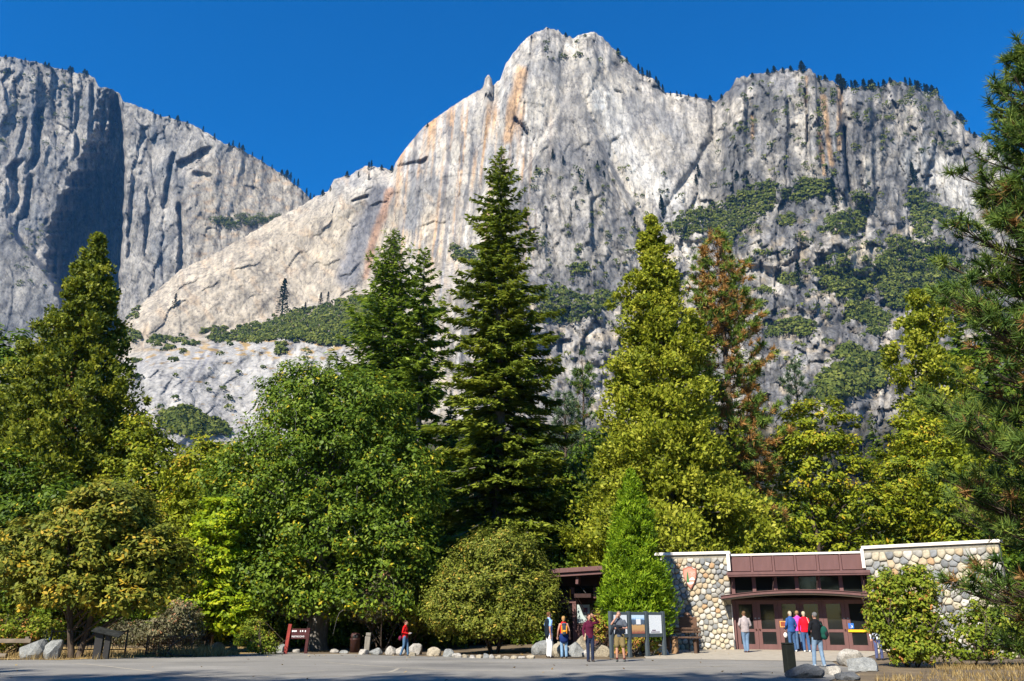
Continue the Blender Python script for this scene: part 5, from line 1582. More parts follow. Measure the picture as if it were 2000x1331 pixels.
broadleaf('oak_tree', GA(1590, 880, 58), 'yellow-green oak with open branching behind the visitor building entrance',
          [(0, 0, 11.2, 3.6, 3.4, 3.4), (0.6, 0.3, 14.6, 2.6, 2.4, 2.0), (-1.8, -0.4, 7.4, 2.6, 2.6, 2.6), (2.6, -0.3, 8.2, 2.8, 2.6, 2.6), (-0.4, 0, 13.0, 2.4, 2.4, 1.8), (1.2, -0.8, 5.2, 2.8, 2.4, 1.9), (-2.8, -0.6, 4.6, 2.2, 2.2, 1.9)], M_OAK_Y,
          leaf=0.13, clumps=340, per=84, rc=0.72, trunk=0.3, H=11, stems=2, inner=0.06, twigs=0, flat=0.5, up=0.8, extra_limbs=60)
broadleaf('oak_tree', GA(1790, 920, 60), 'yellow-green oak above the right wing of the building',
          [(0, 0, 10.6, 3.6, 3.2, 3.8), (1.0, 0.3, 14.0, 2.4, 2.4, 2.2), (2.6, -0.4, 7.0, 3.0, 2.8, 3.0), (-2.4, -0.4, 7.2, 2.6, 2.6, 2.8), (0.2, -0.8, 4.8, 3.2, 2.6, 2.4)], M_OAK_Y, leaf=0.13, clumps=320, per=84, rc=0.75, trunk=0.28, H=10, stems=2, inner=0.08, twigs=0, flat=0.55, up=0.7)
broadleaf('oak_tree', GA(1900, 900, 54), 'green oak behind the long-needled pine at the right edge',
          [(0, 0, 8.5, 3.8, 3.4, 4.4), (2.6, 0, 11.0, 3.0, 3.0, 4.0), (-1.6, 0, 4.6, 2.6, 2.6, 2.6), (3.4, 0, 5.0, 3.2, 3.0, 3.6)], M_OAK_Y, leaf=0.14, clumps=300, per=80, rc=0.8, trunk=0.3, H=10, base_lv=0.36)
broadleaf('oak_tree', G(1490, 66), 'low green oak under the rusty pine', [(0, 0, 6.0, 2.6, 2.6, 3.4), (1.4, 0, 3.6, 2.2, 2.2, 2.4)], M_OAK_Y, leaf=0.14, clumps=140, per=80, rc=0.75, trunk=0.2, H=6, base_lv=0.4)
broadleaf('oak_tree', G(1120, 60), 'shaded oak between the tall dark fir and the yellow-green cedar', [(0, 0, 6.0, 2.2, 2.4, 4.4), (-0.6, 0, 10.0, 1.8, 1.8, 2.4)], M_OAK, leaf=0.14, clumps=170, per=84, rc=0.75, trunk=0.2, H=8)
broadleaf('oak_tree', G(40, 56), 'dark tree filling the left edge under the huge cedar', [(0, 0, 7.0, 3.4, 3.0, 4.2), (-3, 0, 9.0, 3.0, 3.0, 4.0), (1.5, -0.5, 3.6, 2.6, 2.4, 2.4)], M_OAK, leaf=0.14, clumps=230, per=80, rc=0.8, trunk=0.25, H=8, base_lv=0.4)
# --- bushes
broadleaf('manzanita_bush', GA(966, 1120, 43), 'large dome-shaped olive bush beside the road left of the building',
          [(0, 0.2, 3.3, 2.9, 2.5, 2.4), (-1.6, -0.2, 2.3, 1.8, 1.9, 1.8), (1.7, -0.2, 2.4, 1.6, 1.8, 1.9), (0.3, 0, 4.7, 1.9, 1.8, 1.4), (0.2, -1.0, 1.7, 2.2, 1.5, 1.3)], M_MANZ,
          leaf=0.072, clumps=640, per=72, rc=0.40, trunk=0.06, H=3.0, stems=4, inner=0.2, flat=0.85, up=0.7, wr=0.42, cat='bush', clump_var=0.24)
broadleaf('bush', G(748, 47.5), 'grey-brown twiggy bush with red leaves behind the woman in red', [(0, 0, 2.9, 1.2, 1.1, 1.4), (-0.9, 0, 2.2, 0.9, 0.9, 1.0)], M_GREYB, leaf=0.06, clumps=120, per=60, rc=0.35, trunk=0.04, H=2.4, stems=3, twigs=30, cat='bush', inner=0.2)
broadleaf('bush', G(800, 49), 'green bush between the grey twiggy bush and the dome-shaped bush', [(0, 0, 3.4, 1.7, 1.5, 2.0), (1.0, -0.2, 2.0, 1.2, 1.2, 1.4)], M_DOG, leaf=0.08, clumps=150, per=64, rc=0.45, trunk=0.05, H=3, stems=3, cat='bush', base_lv=0.42)
broadleaf('bush', G(315, 45), 'rust-brown tangled shrub behind the metal fence', [(0, 0, 1.0, 1.6, 1.0, 0.8), (-1.7, 0, 0.9, 1.1, 0.9, 0.7), (1.3, 0.2, 0.9, 1.0, 0.9, 0.7)], M_GREYB, leaf=0.05, clumps=150, per=42, rc=0.32, trunk=0.03, H=1.2, stems=4, twigs=60, cat='bush', inner=0.3)
broadleaf('bush', G(24, 40), 'yellow-green shrub at the far left edge behind the wooden rail', [(0, 0, 0.9, 1.3, 0.9, 0.9), (1.2, 0.5, 0.9, 1.0, 0.8, 0.8)], M_VINE, leaf=0.07, clumps=90, per=44, rc=0.3, trunk=0.03, H=0.9, stems=3, cat='bush')
broadleaf('bush', G(355, 44), 'pale green bush under the lime maple at the grass edge', [(0, 0, 1.5, 1.0, 0.9, 1.2), (-0.9, 0.3, 1.3, 0.9, 0.8, 1.0)], M_GREYB, leaf=0.06, clumps=90, per=50, rc=0.33, trunk=0.03, H=1.2, stems=3, cat='bush', base_lv=0.6)
broadleaf('shrub', G(1768, 30), 'leafy shrub with yellow and red leaves in front of the right stone wing',
          [(0, 0, 1.6, 1.15, 0.9, 1.1), (-0.5, -0.1, 2.5, 0.7, 0.6, 0.7), (0.55, 0, 2.5, 0.7, 0.6, 0.9), (0.0, -0.2, 0.7, 1.0, 0.7, 0.7), (-0.9, -0.1, 1.5, 0.45, 0.5, 0.6)], M_VINE, leaf=0.062, clumps=330, per=42, rc=0.26, trunk=0.03, H=2.2, stems=4, inner=0.14, cat='bush')
broadleaf('shrub', G(1882, 30), 'dark bush under the long-needled pine at the lower right', [(0, 0, 0.9, 1.0, 0.8, 0.9), (1.2, 0.1, 1.3, 1.1, 0.9, 1.3), (2.3, 0.3, 1.2, 1.0, 0.9, 1.2)], M_VINE, leaf=0.06, clumps=170, per=42, rc=0.28, trunk=0.03, H=1.4, stems=3, cat='bush', base_lv=0.35)
broadleaf('shrub', G(1168, 39.5), 'thin shrub with copper leaves beside the three-panel notice board', [(0, 0, 1.1, 0.35, 0.3, 0.8)], M_VINE, leaf=0.05, clumps=50, per=26, rc=0.2, trunk=0.02, H=1.3, stems=2, cat='bush', base_lv=0.92)
broadleaf('shrub', G(1236, 38.2), 'low yellow-leaved shrub behind the legs of the notice board', [(-0.5, 0, 0.45, 0.4, 0.3, 0.4), (0.2, 0, 0.55, 0.5, 0.3, 0.4), (0.85, 0, 0.35, 0.25, 0.25, 0.35)], M_VINE, leaf=0.05, clumps=80, per=26, rc=0.18, trunk=0.02, H=0.5, stems=3, cat='bush', base_lv=0.88)
broadleaf('shrub', G(520, 44), 'low variegated shrub at the road edge left of the restroom sign', [(0, 0, 0.5, 0.7, 0.5, 0.55), (-0.6, 0.1, 0.9, 0.6, 0.5, 0.9)], M_VINE, leaf=0.06, clumps=70, per=40, rc=0.3, trunk=0.02, H=0.8, stems=3, cat='bush', base_lv=0.5)
# --- the young cedar by the notice board
cedar('young_cedar', GA(1240, 1110, 40.0), 'bright green young cedar in front of the stone wall behind the notice board', TOP(926, 40.0) + 0.2, [(0, 1.2), (0.1, 1.55), (0.26, 1.6), (0.41, 1.28), (0.73, 0.78), (0.9, 0.36), (1, 0.05)], M_CEDAR_G,
      z0=0.9, clumps=900, per=62, rc=0.30, leaf=0.10, trunk=0.13, jag=0.16, wr=0.28, spread=0.9, holes=-0.5)
# --- the near long-needled pine at the right edge
pine('pine_tree', (11.75, 15.5, 0.0), 'near pine with long needle tufts hanging in at the right edge', 13.9, [(0, 2.8), (0.10, 3.2), (0.39, 3.05), (0.55, 2.35), (0.71, 1.7), (0.83, 1.0), (0.93, 0.5), (1, 0.15)], M_PINE,
     z0=1.0, nb=320, tufts=4400, per=36, nl=0.25, nw=0.013, trunk=0.3, brown=0.08, droop=0.12, upt=0.3, side=0.24)
# --- understory at the foot of the trees
ub = None
for k, (px, D, s) in enumerate([(30, 66, 1.0), (110, 68, 0.9), (215, 66, 1.0), (330, 60, 1.1), (470, 57, 0.9), (560, 56, 0.8), (640, 57, 0.9), (720, 56, 0.9), (830, 54, 1.0), (900, 60, 1.1), (1010, 56, 1.0), (1090, 57, 1.1), (1180, 60, 1.0), (1290, 64, 1.1), (1380, 62, 1.1), (1470, 66, 1.2), (1570, 64, 1.2), (1660, 66, 1.2), (1750, 62, 1.1), (1850, 58, 1.1), (1960, 50, 1.0), (2050, 46, 1.0)]):
    nm = ['small autumn tree', 'split boulder', 'metal fence', 'lime maple', 'yellow-green leafy tree', 'restroom sign', 'big round oak', 'short wooden post', 'woman in the red sweater', 'thin open conifer', 'dome-shaped bush', 'tall dark fir', 'low brown wing', 'young cedar', 'stone wall', 'rusty pine', 'entrance doors', 'entrance roof', 'leafy yellow and red shrub', 'right stone wing', 'near pine', 'right edge of the view'][k]
    lab = 'shaded undergrowth bush in the woods behind the ' + nm
    if ub is None:
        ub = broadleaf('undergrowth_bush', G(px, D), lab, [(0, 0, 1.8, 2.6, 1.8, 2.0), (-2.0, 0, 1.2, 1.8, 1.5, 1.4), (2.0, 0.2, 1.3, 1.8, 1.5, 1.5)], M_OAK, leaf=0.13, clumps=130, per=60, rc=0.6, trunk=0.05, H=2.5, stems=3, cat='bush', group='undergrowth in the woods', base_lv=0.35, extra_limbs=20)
        o = ub
    else:
        o = copy_tree(ub)
    o.location = G(px, D); o.scale = (s * 1.1, s, s * 1.3); o.rotation_euler = (0, 0, random.random() * 6.28); o['label'] = lab
# --- woods behind: dark trees closing the gaps
back = [(-20, 84, 30, 0), (330, 84, 17, 1), (500, 80, 16, 1), (590, 88, 20, 1), (700, 78, 22, 1), (870, 82, 24, 0), (930, 90, 22, 1), (1040, 84, 20, 1), (1190, 76, 18, 1), (1340, 80, 20, 1), (1450, 84, 18, 1), (1530, 80, 12, 1), (1650, 78, 13, 1), (1820, 82, 16, 1), (1960, 76, 22, 0), (2040, 70, 26, 1), (120, 80, 18, 1), (-90, 70, 26, 1)]
proto_o = None; proto_f = None
names = {-20: 'left edge of the view', 330: 'lime maple', 500: 'yellow-green leafy tree', 590: 'big round oak', 700: 'green conifer', 870: 'thin open conifer', 930: 'tall dark fir', 1040: 'dome-shaped bush', 1190: 'young cedar', 1340: 'yellow-green cedar',
         1450: 'rusty pine', 1530: 'entrance roof', 1650: 'entrance oak', 1820: 'right stone wing', 1960: 'near long-needled pine', 2040: 'right edge of the view', 120: 'small autumn tree', -90: 'huge cedar at its left'}
for (px, D, h, kind) in back:
    lab = ('dark forest conifer' if kind == 0 else 'dark forest oak') + ' deep in the woods behind the ' + names[px]
    b = G(px, D)
    if kind == 1:
        if proto_o is None:
            proto_o = broadleaf('forest_oak', b, lab, [(0, 0, 13, 4.5, 4, 6), (-3, 0, 8, 4, 3.6, 5), (3, 0, 7.5, 4, 3.6, 5), (0, -1, 4, 4.5, 3, 3.4)], M_OAK, leaf=0.21, clumps=330, per=62, rc=1.1, trunk=0.3, H=14, group='trees in the woods behind', base_lv=0.4)
            o = proto_o
        else:
            o = copy_tree(proto_o)
        s = h / 19.0
    else:
        if proto_f is None:
            proto_f = fir('forest_fir', b, lab, 30, [(0, 5), (0.4, 4.2), (0.7, 2.6), (1, 0.15)], M_FIR, z0=2, nb=240, cards_n=26000, leaf=0.40, group='trees in the woods behind')
            o = proto_f
        else:
            o = copy_tree(proto_f)
        s = h / 30.0
    o.location = b; o.scale = (max(s, 0.8), max(s, 0.8), s); o.rotation_euler = (0, 0, random.random() * 6.28)
    o['label'] = lab; o['group'] = 'trees in the woods behind'
# --- tall trees beside and behind the photographer, whose shade falls across the tarmac
for (x, y, h, w, lab) in [(-33, -11, 40, 1.3, 'tall shade tree behind the viewpoint, farthest to the left'), (-25, -11.5, 40, 1.3, 'tall shade tree behind the viewpoint, second from the left'),
                          (-17.0, -11, 40, 1.3, 'tall shade tree behind the viewpoint, third from the left'), (-28.5, 8.5, 21, 0.8, 'lower shade tree beside the tarmac, nearest to the fence'),
                          (-52, -36, 24, 1.4, 'distant tree across the car park behind the viewpoint, farthest to the left'), (-40, -44, 26, 1.4, 'distant tree across the car park behind the viewpoint, second from the left'), (-64, -22, 24, 1.4, 'distant tree beyond the car park to the side of the viewpoint'),
                          (-24, -48, 25, 1.4, 'distant tree across the car park behind the viewpoint, third from the left'), (-8, -52, 25, 1.4, 'distant tree across the car park directly behind the viewpoint'), (14, -50, 25, 1.4, 'distant tree across the car park behind the viewpoint, to the right')]:
    o = copy_tree(proto_o); o.location = (x, y, 0); o.scale = (w, w, h / 19.0); o.rotation_euler = (0, 0, random.random() * 6.28)
    o['label'] = lab; o['group'] = 'shade trees behind the viewpoint'
# ------------------------------------------------------------------ boulders and edging stones
def rock_mat2(name, c1, c2, c3):
    m, nt, b = node_mat(name)
    n = _noise(nt, 2.2, 8, 0.7); n2 = _noise(nt, 26, 4, 0.7)
    r = _ramp(nt, n.outputs['Fac'], [(0.3, _ak(c1)), (0.5, _ak(c2)), (0.72, _ak(c3))])
    r2 = _ramp(nt, n2.outputs['Fac'], [(0.32, (0.55, 0.55, 0.55)), (0.6, (1.15, 1.15, 1.15))])
    mm = nt.nodes.new('ShaderNodeMix'); mm.data_type = 'RGBA'; mm.blend_type = 'MULTIPLY'; mm.inputs['Factor'].default_value = 1
    nt.links.new(r.outputs['Color'], mm.inputs['A']); nt.links.new(r2.outputs['Color'], mm.inputs['B'])
    nt.links.new(mm.outputs['Result'], b.inputs['Base Color'])
    b.inputs['Roughness'].default_value = 0.9; b.inputs['Specular IOR Level'].default_value = 0.15
    _bump(nt, b, n2.outputs['Fac'], 0.5, 0.03)
    return m
ROCKM = {'tan': rock_mat2('tan_boulder', (0.22, 0.19, 0.14), (0.42, 0.36, 0.26), (0.52, 0.45, 0.33)), 'grey': rock_mat2('grey_boulder', (0.15, 0.155, 0.15), (0.29, 0.295, 0.28), (0.40, 0.40, 0.37)),
         'pale': rock_mat2('pale_boulder', (0.24, 0.225, 0.20), (0.44, 0.41, 0.36), (0.54, 0.50, 0.44)), 'dark': rock_mat2('dark_boulder', (0.06, 0.065, 0.07), (0.12, 0.125, 0.13), (0.18, 0.18, 0.18))}

def rock_me(w, d, h, seed, blocky=0.5):
    bm = bmesh.new()
    bmesh.ops.create_icosphere(bm, subdivisions=3, radius=1.0)
    v = np.array([q.co[:] for q in bm.verts])
    g = np.random.default_rng(seed)
    # flat fracture faces
    for _ in range(13):
        n = nrm(g.normal(size=3) * np.array([1, 1, 0.8])); t = g.uniform(0.42, 0.9) if n[2] > -0.2 else 0.9
        dd = v @ n
        v = v - np.maximum(dd - t, 0)[:, None] * n * (0.85 + 0.13 * blocky)
    v *= (1 + 0.13 * fbm(v[:, 0] * 1.7 + seed, v[:, 1] * 1.7 + v[:, 2] * 1.3, seed % 97, 3))[:, None]
    v /= np.abs(v).max(0)
    v *= np.array([w / 2, d / 2, h * 0.62]); v[:, 2] += h * 0.38
    for q, p in zip(bm.verts, v): q.co = p
    return mesh_bm('boulder', bm, False)

def rock(px, py, wpx, hpx, tone, label, D=None, seed=None, group=None, name='boulder', blocky=0.5, deep=0.8, lift=0.0):
    """a stone whose foot is seen at (px, py); wpx by hpx photograph units across"""
    if D is None:
        X, Y = gp(px, py)
    else:
        X = (px - 1000) / F * D / (_c - (665.5 - py) / F * _s); Y = D
    k = Y * 0.94 / F
    z = float(gz(X, Y)) + lift
    s = seed if seed is not None else int(px * 7 + py * 3)
    o = obj(name, rock_me(wpx * k, wpx * k * deep, hpx * k, s, blocky), ROCKM[tone], None, (X, Y + 0.3 * wpx * k, z - 0.02), (0, 0, (s % 10) * 0.06 - 0.3))
    tag(o, label, 'boulder', group)
    return o
ORD = ['first', 'second', 'third', 'fourth', 'fifth', 'sixth', 'seventh', 'eighth', 'ninth', 'tenth', 'eleventh', 'twelfth', 'thirteenth', 'fourteenth', 'fifteenth', 'sixteenth']
g_edge = 'stones edging the tarmac'
a_ = [(395, 1272, 24, 15, 'grey'), (424, 1273, 27, 19, 'pale'), (453, 1272, 24, 13, 'dark'), (480, 1273, 26, 9, 'tan'), (508, 1274, 34, 15, 'grey'), (545, 1275, 36, 22, 'grey')]
for i, (x, y, w, h, t) in enumerate(reversed(a_)):
    rock(x, y, w, h, t, '%s %s edging stone leftwards from the red post of the restroom sign' % (ORD[i], {'grey': 'grey', 'pale': 'pale', 'dark': 'dark', 'tan': 'tan'}[t]), group=g_edge)
b_ = [(578, 1275, 16, 9, 'pale'), (653, 1276, 20, 11, 'pale'), (671, 1277, 20, 7, 'grey'), (708, 1279, 25, 13, 'pale'), (733, 1279, 27, 15, 'grey'), (763, 1279, 27, 19, 'pale')]
for i, (x, y, w, h, t) in enumerate(b_):
    rock(x, y, w, h, t, '%s %s edging stone rightwards from the red post of the restroom sign' % (ORD[i], t), group=g_edge)
c_ = [(782, 1279, 22, 15, 'pale'), (812, 1279, 34, 21, 'pale'), (806, 1282, 17, 8, 'tan'), (847, 1281, 30, 17, 'tan'), (874, 1283, 28, 15, 'grey'), (892, 1285, 20, 10, 'pale'), (909, 1285, 15, 8, 'tan'), (922, 1286, 14, 8, 'pale'), (935, 1286, 15, 10, 'tan'), (948, 1286, 15, 10, 'grey'), (961, 1287, 13, 9, 'pale'),
      (974, 1287, 15, 8, 'tan'), (988, 1287, 15, 8, 'pale'), (1003, 1287, 16, 7, 'tan'), (1019, 1287, 17, 7, 'pale'), (1037, 1287, 19, 9, 'tan')]
for i, (x, y, w, h, t) in enumerate(c_):
    rock(x, y, w, h, t, '%s %s edging stone rightwards from the woman in the red sweater' % (ORD[i], t), group=g_edge)
rock(1060, 1268, 44, 36, 'grey', 'rounded grey boulder behind the man in white trousers', 39.5)
rock(1094, 1286, 34, 26, 'tan', 'low tan boulder between the man in white trousers and the backpacker', 37.6)
rock(1096, 1268, 34, 28, 'tan', 'tan boulder half hidden behind the woman with the backpack', 40)
rock(1127, 1286, 36, 32, 'grey', 'grey boulder with a shaded side right of the backpacker', 37.5)
rock(1142, 1270, 50, 40, 'tan', 'large round tan boulder left of the woman in the maroon sweater', 40)
rock(1150, 1288, 26, 16, 'pale', 'small pale boulder at the feet of the woman in the maroon sweater', 37.2)
rock(1178, 1270, 34, 26, 'grey', 'flat-faced grey boulder right of the woman in the maroon sweater', 39.6)
rock(1176, 1286, 38, 22, 'tan', 'wide tan boulder left of the notice board post', 37.6)
rock(1246, 1280, 26, 18, 'grey', 'small grey boulder under the middle panel of the notice board', 38.3)
rock(1290, 1282, 42, 22, 'pale', 'long pale boulder under the third panel of the notice board', 38.6)
rock(1668, 1300, 52, 34, 'pale', 'big pale boulder at the corner of the pavement by the leafy shrub', 30.6)
rock(1632, 1329, 34, 24, 'pale', 'bright white boulder at the bottom edge right of the dark post', 25.6)
rock(1700, 1318, 70, 26, 'grey', 'long flat grey boulder below the leafy shrub', 27.5)
rock(1578, 1343, 84, 30, 'dark', 'large dark boulder in shade at the foot of the dark post', 24.2, deep=0.6)
rock(1665, 1345, 50, 20, 'dark', 'dark low boulder at the bottom edge in front of the dry grass', 23.6)
# the split boulder at the left
bo = empty('split_boulder', gp(78, 1288) + (0,))
tag(bo, 'large grey granite boulder split in two beside the metal fence', 'boulder')
obj('boulder_half', rock_me(1.15, 0.9, 0.95, 41, 1.0), ROCKM['grey'], bo, (-0.38, 0.15, -0.03))
obj('boulder_half', rock_me(0.78, 0.8, 0.98, 53, 1.0), ROCKM['grey'], bo, (0.52, 0.0, -0.03))

# ------------------------------------------------------------------ furniture at the left
M_IRON = plain('dark_iron', (0.022, 0.020, 0.019), 0.6, 0.3, 14.0, 0.2, 0.4)
M_RUST = plain('rusty_iron', (0.10, 0.060, 0.038), 0.75, 0.4, 16.0, 0.2, 0.3)
M_WOOD = plain('weathered_wood', (0.20, 0.165, 0.125), 0.85, 0.35, 6.0, 0.4, 0.15, stretch=(0.3, 1, 1))
M_WOODP = plain('weathered_post', (0.26, 0.235, 0.19), 0.85, 0.3, 7.0, 0.4, 0.15, stretch=(1, 1, 0.25))
M_RED = plain('red_painted_wood', (0.36, 0.055, 0.042), 0.7, 0.25, 6.0, 0.3, 0.2, stretch=(1, 1, 0.25))
M_RED_SHADE = plain('shade_darkened_red', (0.075, 0.016, 0.016), 0.7, 0.25, 5.0)  # red darkened to paint in the shade on board and second post

def fence(name, label, p, q, z0, z1, n, mat, lean=0.0):
    p = np.array(p); q = np.array(q); L = np.hypot(*(q - p)); rz = math.atan2(q[1] - p[1], q[0] - p[0])
    e = empty(name, (p[0], p[1], float(gz(*p))), rz)
    tag(e, label, 'fence')
    box('rail', 0, L, -0.025, 0.025, z1 - 0.045, z1, mat, e)
    box('rail', 0, L, -0.025, 0.025, z0, z0 + 0.04, mat, e)
    box('post', -0.06, 0.0, -0.035, 0.035, -0.05, z1 + 0.04, mat, e)
    box('post', L, L + 0.06, -0.035, 0.035, -0.05, z1 + 0.04, mat, e)
    me = box_me('picket', 0.022, 0.022, z1 - z0 - 0.087, 0)
    for i in range(n):
        obj('picket', me, mat, e, ((i + 0.5) * L / n, 0, (z0 + z1) / 2 - 0.0025))
    return e
fence('metal_fence', 'dark metal picket fence behind the split boulder and the wayside sign', (-19.8, 37.5), (-16.6, 37.5), 0.30, 1.08, 21, M_IRON)
f2_ = fence('picket_gate', 'rusty low picket gate panel standing in the dry grass', (-16.1, 38.6), (-14.25, 38.8), 0.12, 0.86, 17, M_RUST)
rk = empty('bent_rail', (-14.6, 37.6, 0)); tag(rk, 'bent dark metal rail curving down to the tarmac edge', 'rail')
t_ = np.linspace(0, 1, 14)
curve = np.stack([np.interp(t_, [0, 0.45, 0.62, 0.75, 1], [0.75, -0.05, -0.2, -0.05, 0.9]), 0 * t_, np.interp(t_, [0, 0.45, 0.62, 0.75, 1], [0.92, 0.45, 0.2, 0.05, 0.03])], 1)
obj('bar', tubes('bar', [(curve, np.full(14, 0.03))], 6), M_IRON, rk)
obj('cap', rock_me(0.10, 0.10, 0.08, 3), M_IRON, rk, (0.75, 0, 0.88))
# wayside exhibit: stout post with a slanted panel
X, Y = gp(194, 1288)
ws = empty('wayside_sign', (X, Y, 0), 0.15)
tag(ws, 'dark wayside exhibit with a slanted panel on a stout post', 'sign')
box('post', -0.25, 0.05, -0.12, 0.12, -0.05, 0.98, M_IRON, ws)
box('post', 0.12, 0.34, -0.10, 0.10, -0.05, 0.94, M_IRON, ws)
p_ = box('panel', -0.38, 0.74, -0.32, 0.32, 1.00, 1.05, plain('exhibit_panel', (0.03, 0.032, 0.03), 0.75, 0.6, 5.0, 0, 0.1), ws)
p_.rotation_euler = (0.25, 0.22, 0)
# wooden rail and log at the far left
lr = empty('wooden_rail', (-22.2, 37.2, 0)); tag(lr, 'weathered grey wooden rail at the far left edge', 'rail')
box('rail', -1.6, 1.7, -0.06, 0.06, 0.55, 0.72, M_WOOD, lr)
for x in (-1.2, 1.45): box('post', x - 0.08, x + 0.08, 0.07, 0.22, -0.1, 0.8, M_WOOD, lr)
lg = obj('log', tubes('log', [(np.array([[-1.6, 0, 0.1], [0, 0.05, 0.11], [1.3, -0.02, 0.1]]), [0.11, 0.12, 0.10])], 9), M_WOOD, None, (-21.8, 35.6, 0)); tag(lg, 'log lying along the dry grass at the far left edge', 'log')

# ------------------------------------------------------------------ restroom sign, post, bin
def sp(px, D):
    X = (px - 1000) / F * D / (_c - (665.5 - 1250) / F * _s)
    return X, D, float(gz(X, D))
x0, y0, z0 = sp(562, 45.2)
rs = empty('restroom_sign', (x0, y0, z0), 0.05)
tag(rs, 'shade-darkened red restroom sign board between two red wooden posts', 'sign')
pst = box('post', -0.085, 0.085, -0.085, 0.085, -0.1, 1.45, M_RED, rs); pst.rotation_euler = (0, 0.10, 0)
ps2 = box('post', 0.93, 1.08, -0.08, 0.08, -0.1, 1.25, M_RED_SHADE, rs); ps2.rotation_euler = (0, 0.06, 0)
bd = box('board', 0.17, 1.0, -0.04, 0.04, 0.72, 1.22, M_RED_SHADE, rs)
text_mesh('RESTROOMS', 0.115, M_WHITE, bd, (-0.39, -0.043, -0.17), (math.pi / 2, 0, 0), 'LEFT')
# upper line: worn, only strokes remain
for k, (xa, xb) in enumerate([(-0.39, -0.345), (-0.33, -0.28), (-0.265, -0.22), (-0.205, -0.15), (0.02, 0.06), (0.12, 0.18), (0.27, 0.32)]):
    box('worn_letter', xa, xb, -0.046, -0.041, 0.09 + 0.015 * (k % 2), 0.17, M_WHITE, bd, 0)
x0, y0, z0 = sp(718, 44.3)
wp = empty('wooden_post', (x0, y0, z0)); tag(wp, 'short weathered wooden post among the edging stones', 'post')
q = box('shaft', -0.13, 0.13, -0.13, 0.13, -0.1, 0.86, M_WOODP, wp); q.rotation_euler = (0, 0.05, 0)
q = box('cap', -0.12, 0.12, -0.12, 0.12, 0.885, 1.03, M_WOODP, wp); q.rotation_euler = (0, 0.05, 0); q.location.x += 0.045
x0, y0, z0 = sp(694, 47.2)
bn = empty('litter_bin', (x0, y0, z0), 0.1); tag(bn, 'brown litter bin with a rounded top in the shade behind the wooden post', 'bin')
M_BIN = plain('bin_brown', (0.07, 0.03, 0.025), 0.5, 0.15, 6.0)
def lathe(name, prof, n=14):
    a = np.arange(n) * 2 * np.pi / n
    v = np.concatenate([np.stack([r * np.cos(a), r * np.sin(a), 0 * a + z], 1) for r, z in prof])
    f = []
    for k in range(len(prof) - 1):
        for i in range(n):
            j = (i + 1) % n
            f.append([k * n + i, k * n + j, (k + 1) * n + j, (k + 1) * n + i])
    return py_mesh(name, v, f)
obj('body', lathe('body', [(0.001, -0.05), (0.26, -0.05), (0.27, 0.62), (0.29, 0.64), (0.29, 0.70), (0.001, 0.705)]), M_BIN, bn)
obj('lid', lathe('lid', [(0.001, 0.71), (0.28, 0.71), (0.27, 0.86), (0.20, 0.97), (0.001, 1.0)]), M_BIN, bn)
box('flap', -0.13, 0.13, -0.295, -0.26, 0.74, 0.86, M_IRON, bn)
# dark post in the foreground shade
X, Y = gp(1544, 1315)
dp = empty('dark_post', (X, Y, 0), 0.2); tag(dp, 'short black square post in front of the entrance', 'post')
M_BLACKP = plain('black_post_paint', (0.012, 0.014, 0.010), 0.7, 0.4, 6.0, 0.2, 0.2)
box('shaft', -0.14, 0.14, -0.14, 0.14, -0.1, 0.80, M_BLACKP, dp); box('cap', -0.15, 0.15, -0.15, 0.15, 0.803, 0.86, M_BLACKP, dp, 0.02)

# ------------------------------------------------------------------ notice board, plaque, bench
M_SLATE = plain('slate_paint', (0.075, 0.095, 0.105), 0.6, 0.15, 6.0)
nb0 = Vector((4.12, 36.2, 0)); nb1 = Vector((6.62, 38.0, 0))
rzb = math.atan2(nb1.y - nb0.y, nb1.x - nb0.x); Lb = (nb1 - nb0).length
kb = empty('notice_board', nb0, rzb); tag(kb, 'slate-grey three-panel notice board on four posts in front of the young cedar', 'notice board')
def poster_mat(kind):
    m, nt, b = node_mat('poster_' + kind)
    tc = nt.nodes.new('ShaderNodeTexCoord'); sx = nt.nodes.new('ShaderNodeSeparateXYZ')
    nt.links.new(tc.outputs['Generated'], sx.inputs[0])
    n = _noise(nt, 9.0, 5, 0.6)
    if kind == 'landscape':     # printed picture: blue ridge above ochre meadow
        ad = nt.nodes.new('ShaderNodeMath'); ad.operation = 'MULTIPLY_ADD'; ad.inputs[1].default_value = 0.28
        nt.links.new(n.outputs['Fac'], ad.inputs[0]); nt.links.new(sx.outputs['Z'], ad.inputs[2])
        r = _ramp(nt, ad.outputs[0], [(0.20, (0.32, 0.10, 0.06)), (0.34, (0.55, 0.30, 0.12)), (0.58, (0.60, 0.36, 0.14)), (0.64, (0.07, 0.10, 0.14)), (0.86, (0.10, 0.14, 0.20)), (0.93, (0.30, 0.50, 0.75)), (1.0, (0.6, 0.75, 0.85))])
    else:                       # pale sheet with faint print
        n.inputs['Scale'].default_value = 26
        r = _ramp(nt, n.outputs['Fac'], [(0.35, (0.58, 0.62, 0.62)), (0.5, (0.76, 0.78, 0.77)), (0.7, (0.80, 0.80, 0.79))])
    nt.links.new(r.outputs['Color'], b.inputs['Base Color']); b.inputs['Roughness'].default_value = 0.35
    return m
w3 = Lb / 3
for i in range(4):
    box('post', i * w3 - 0.07, i * w3 + 0.07, -0.07, 0.07, -0.1, 1.83, M_SLATE, kb)
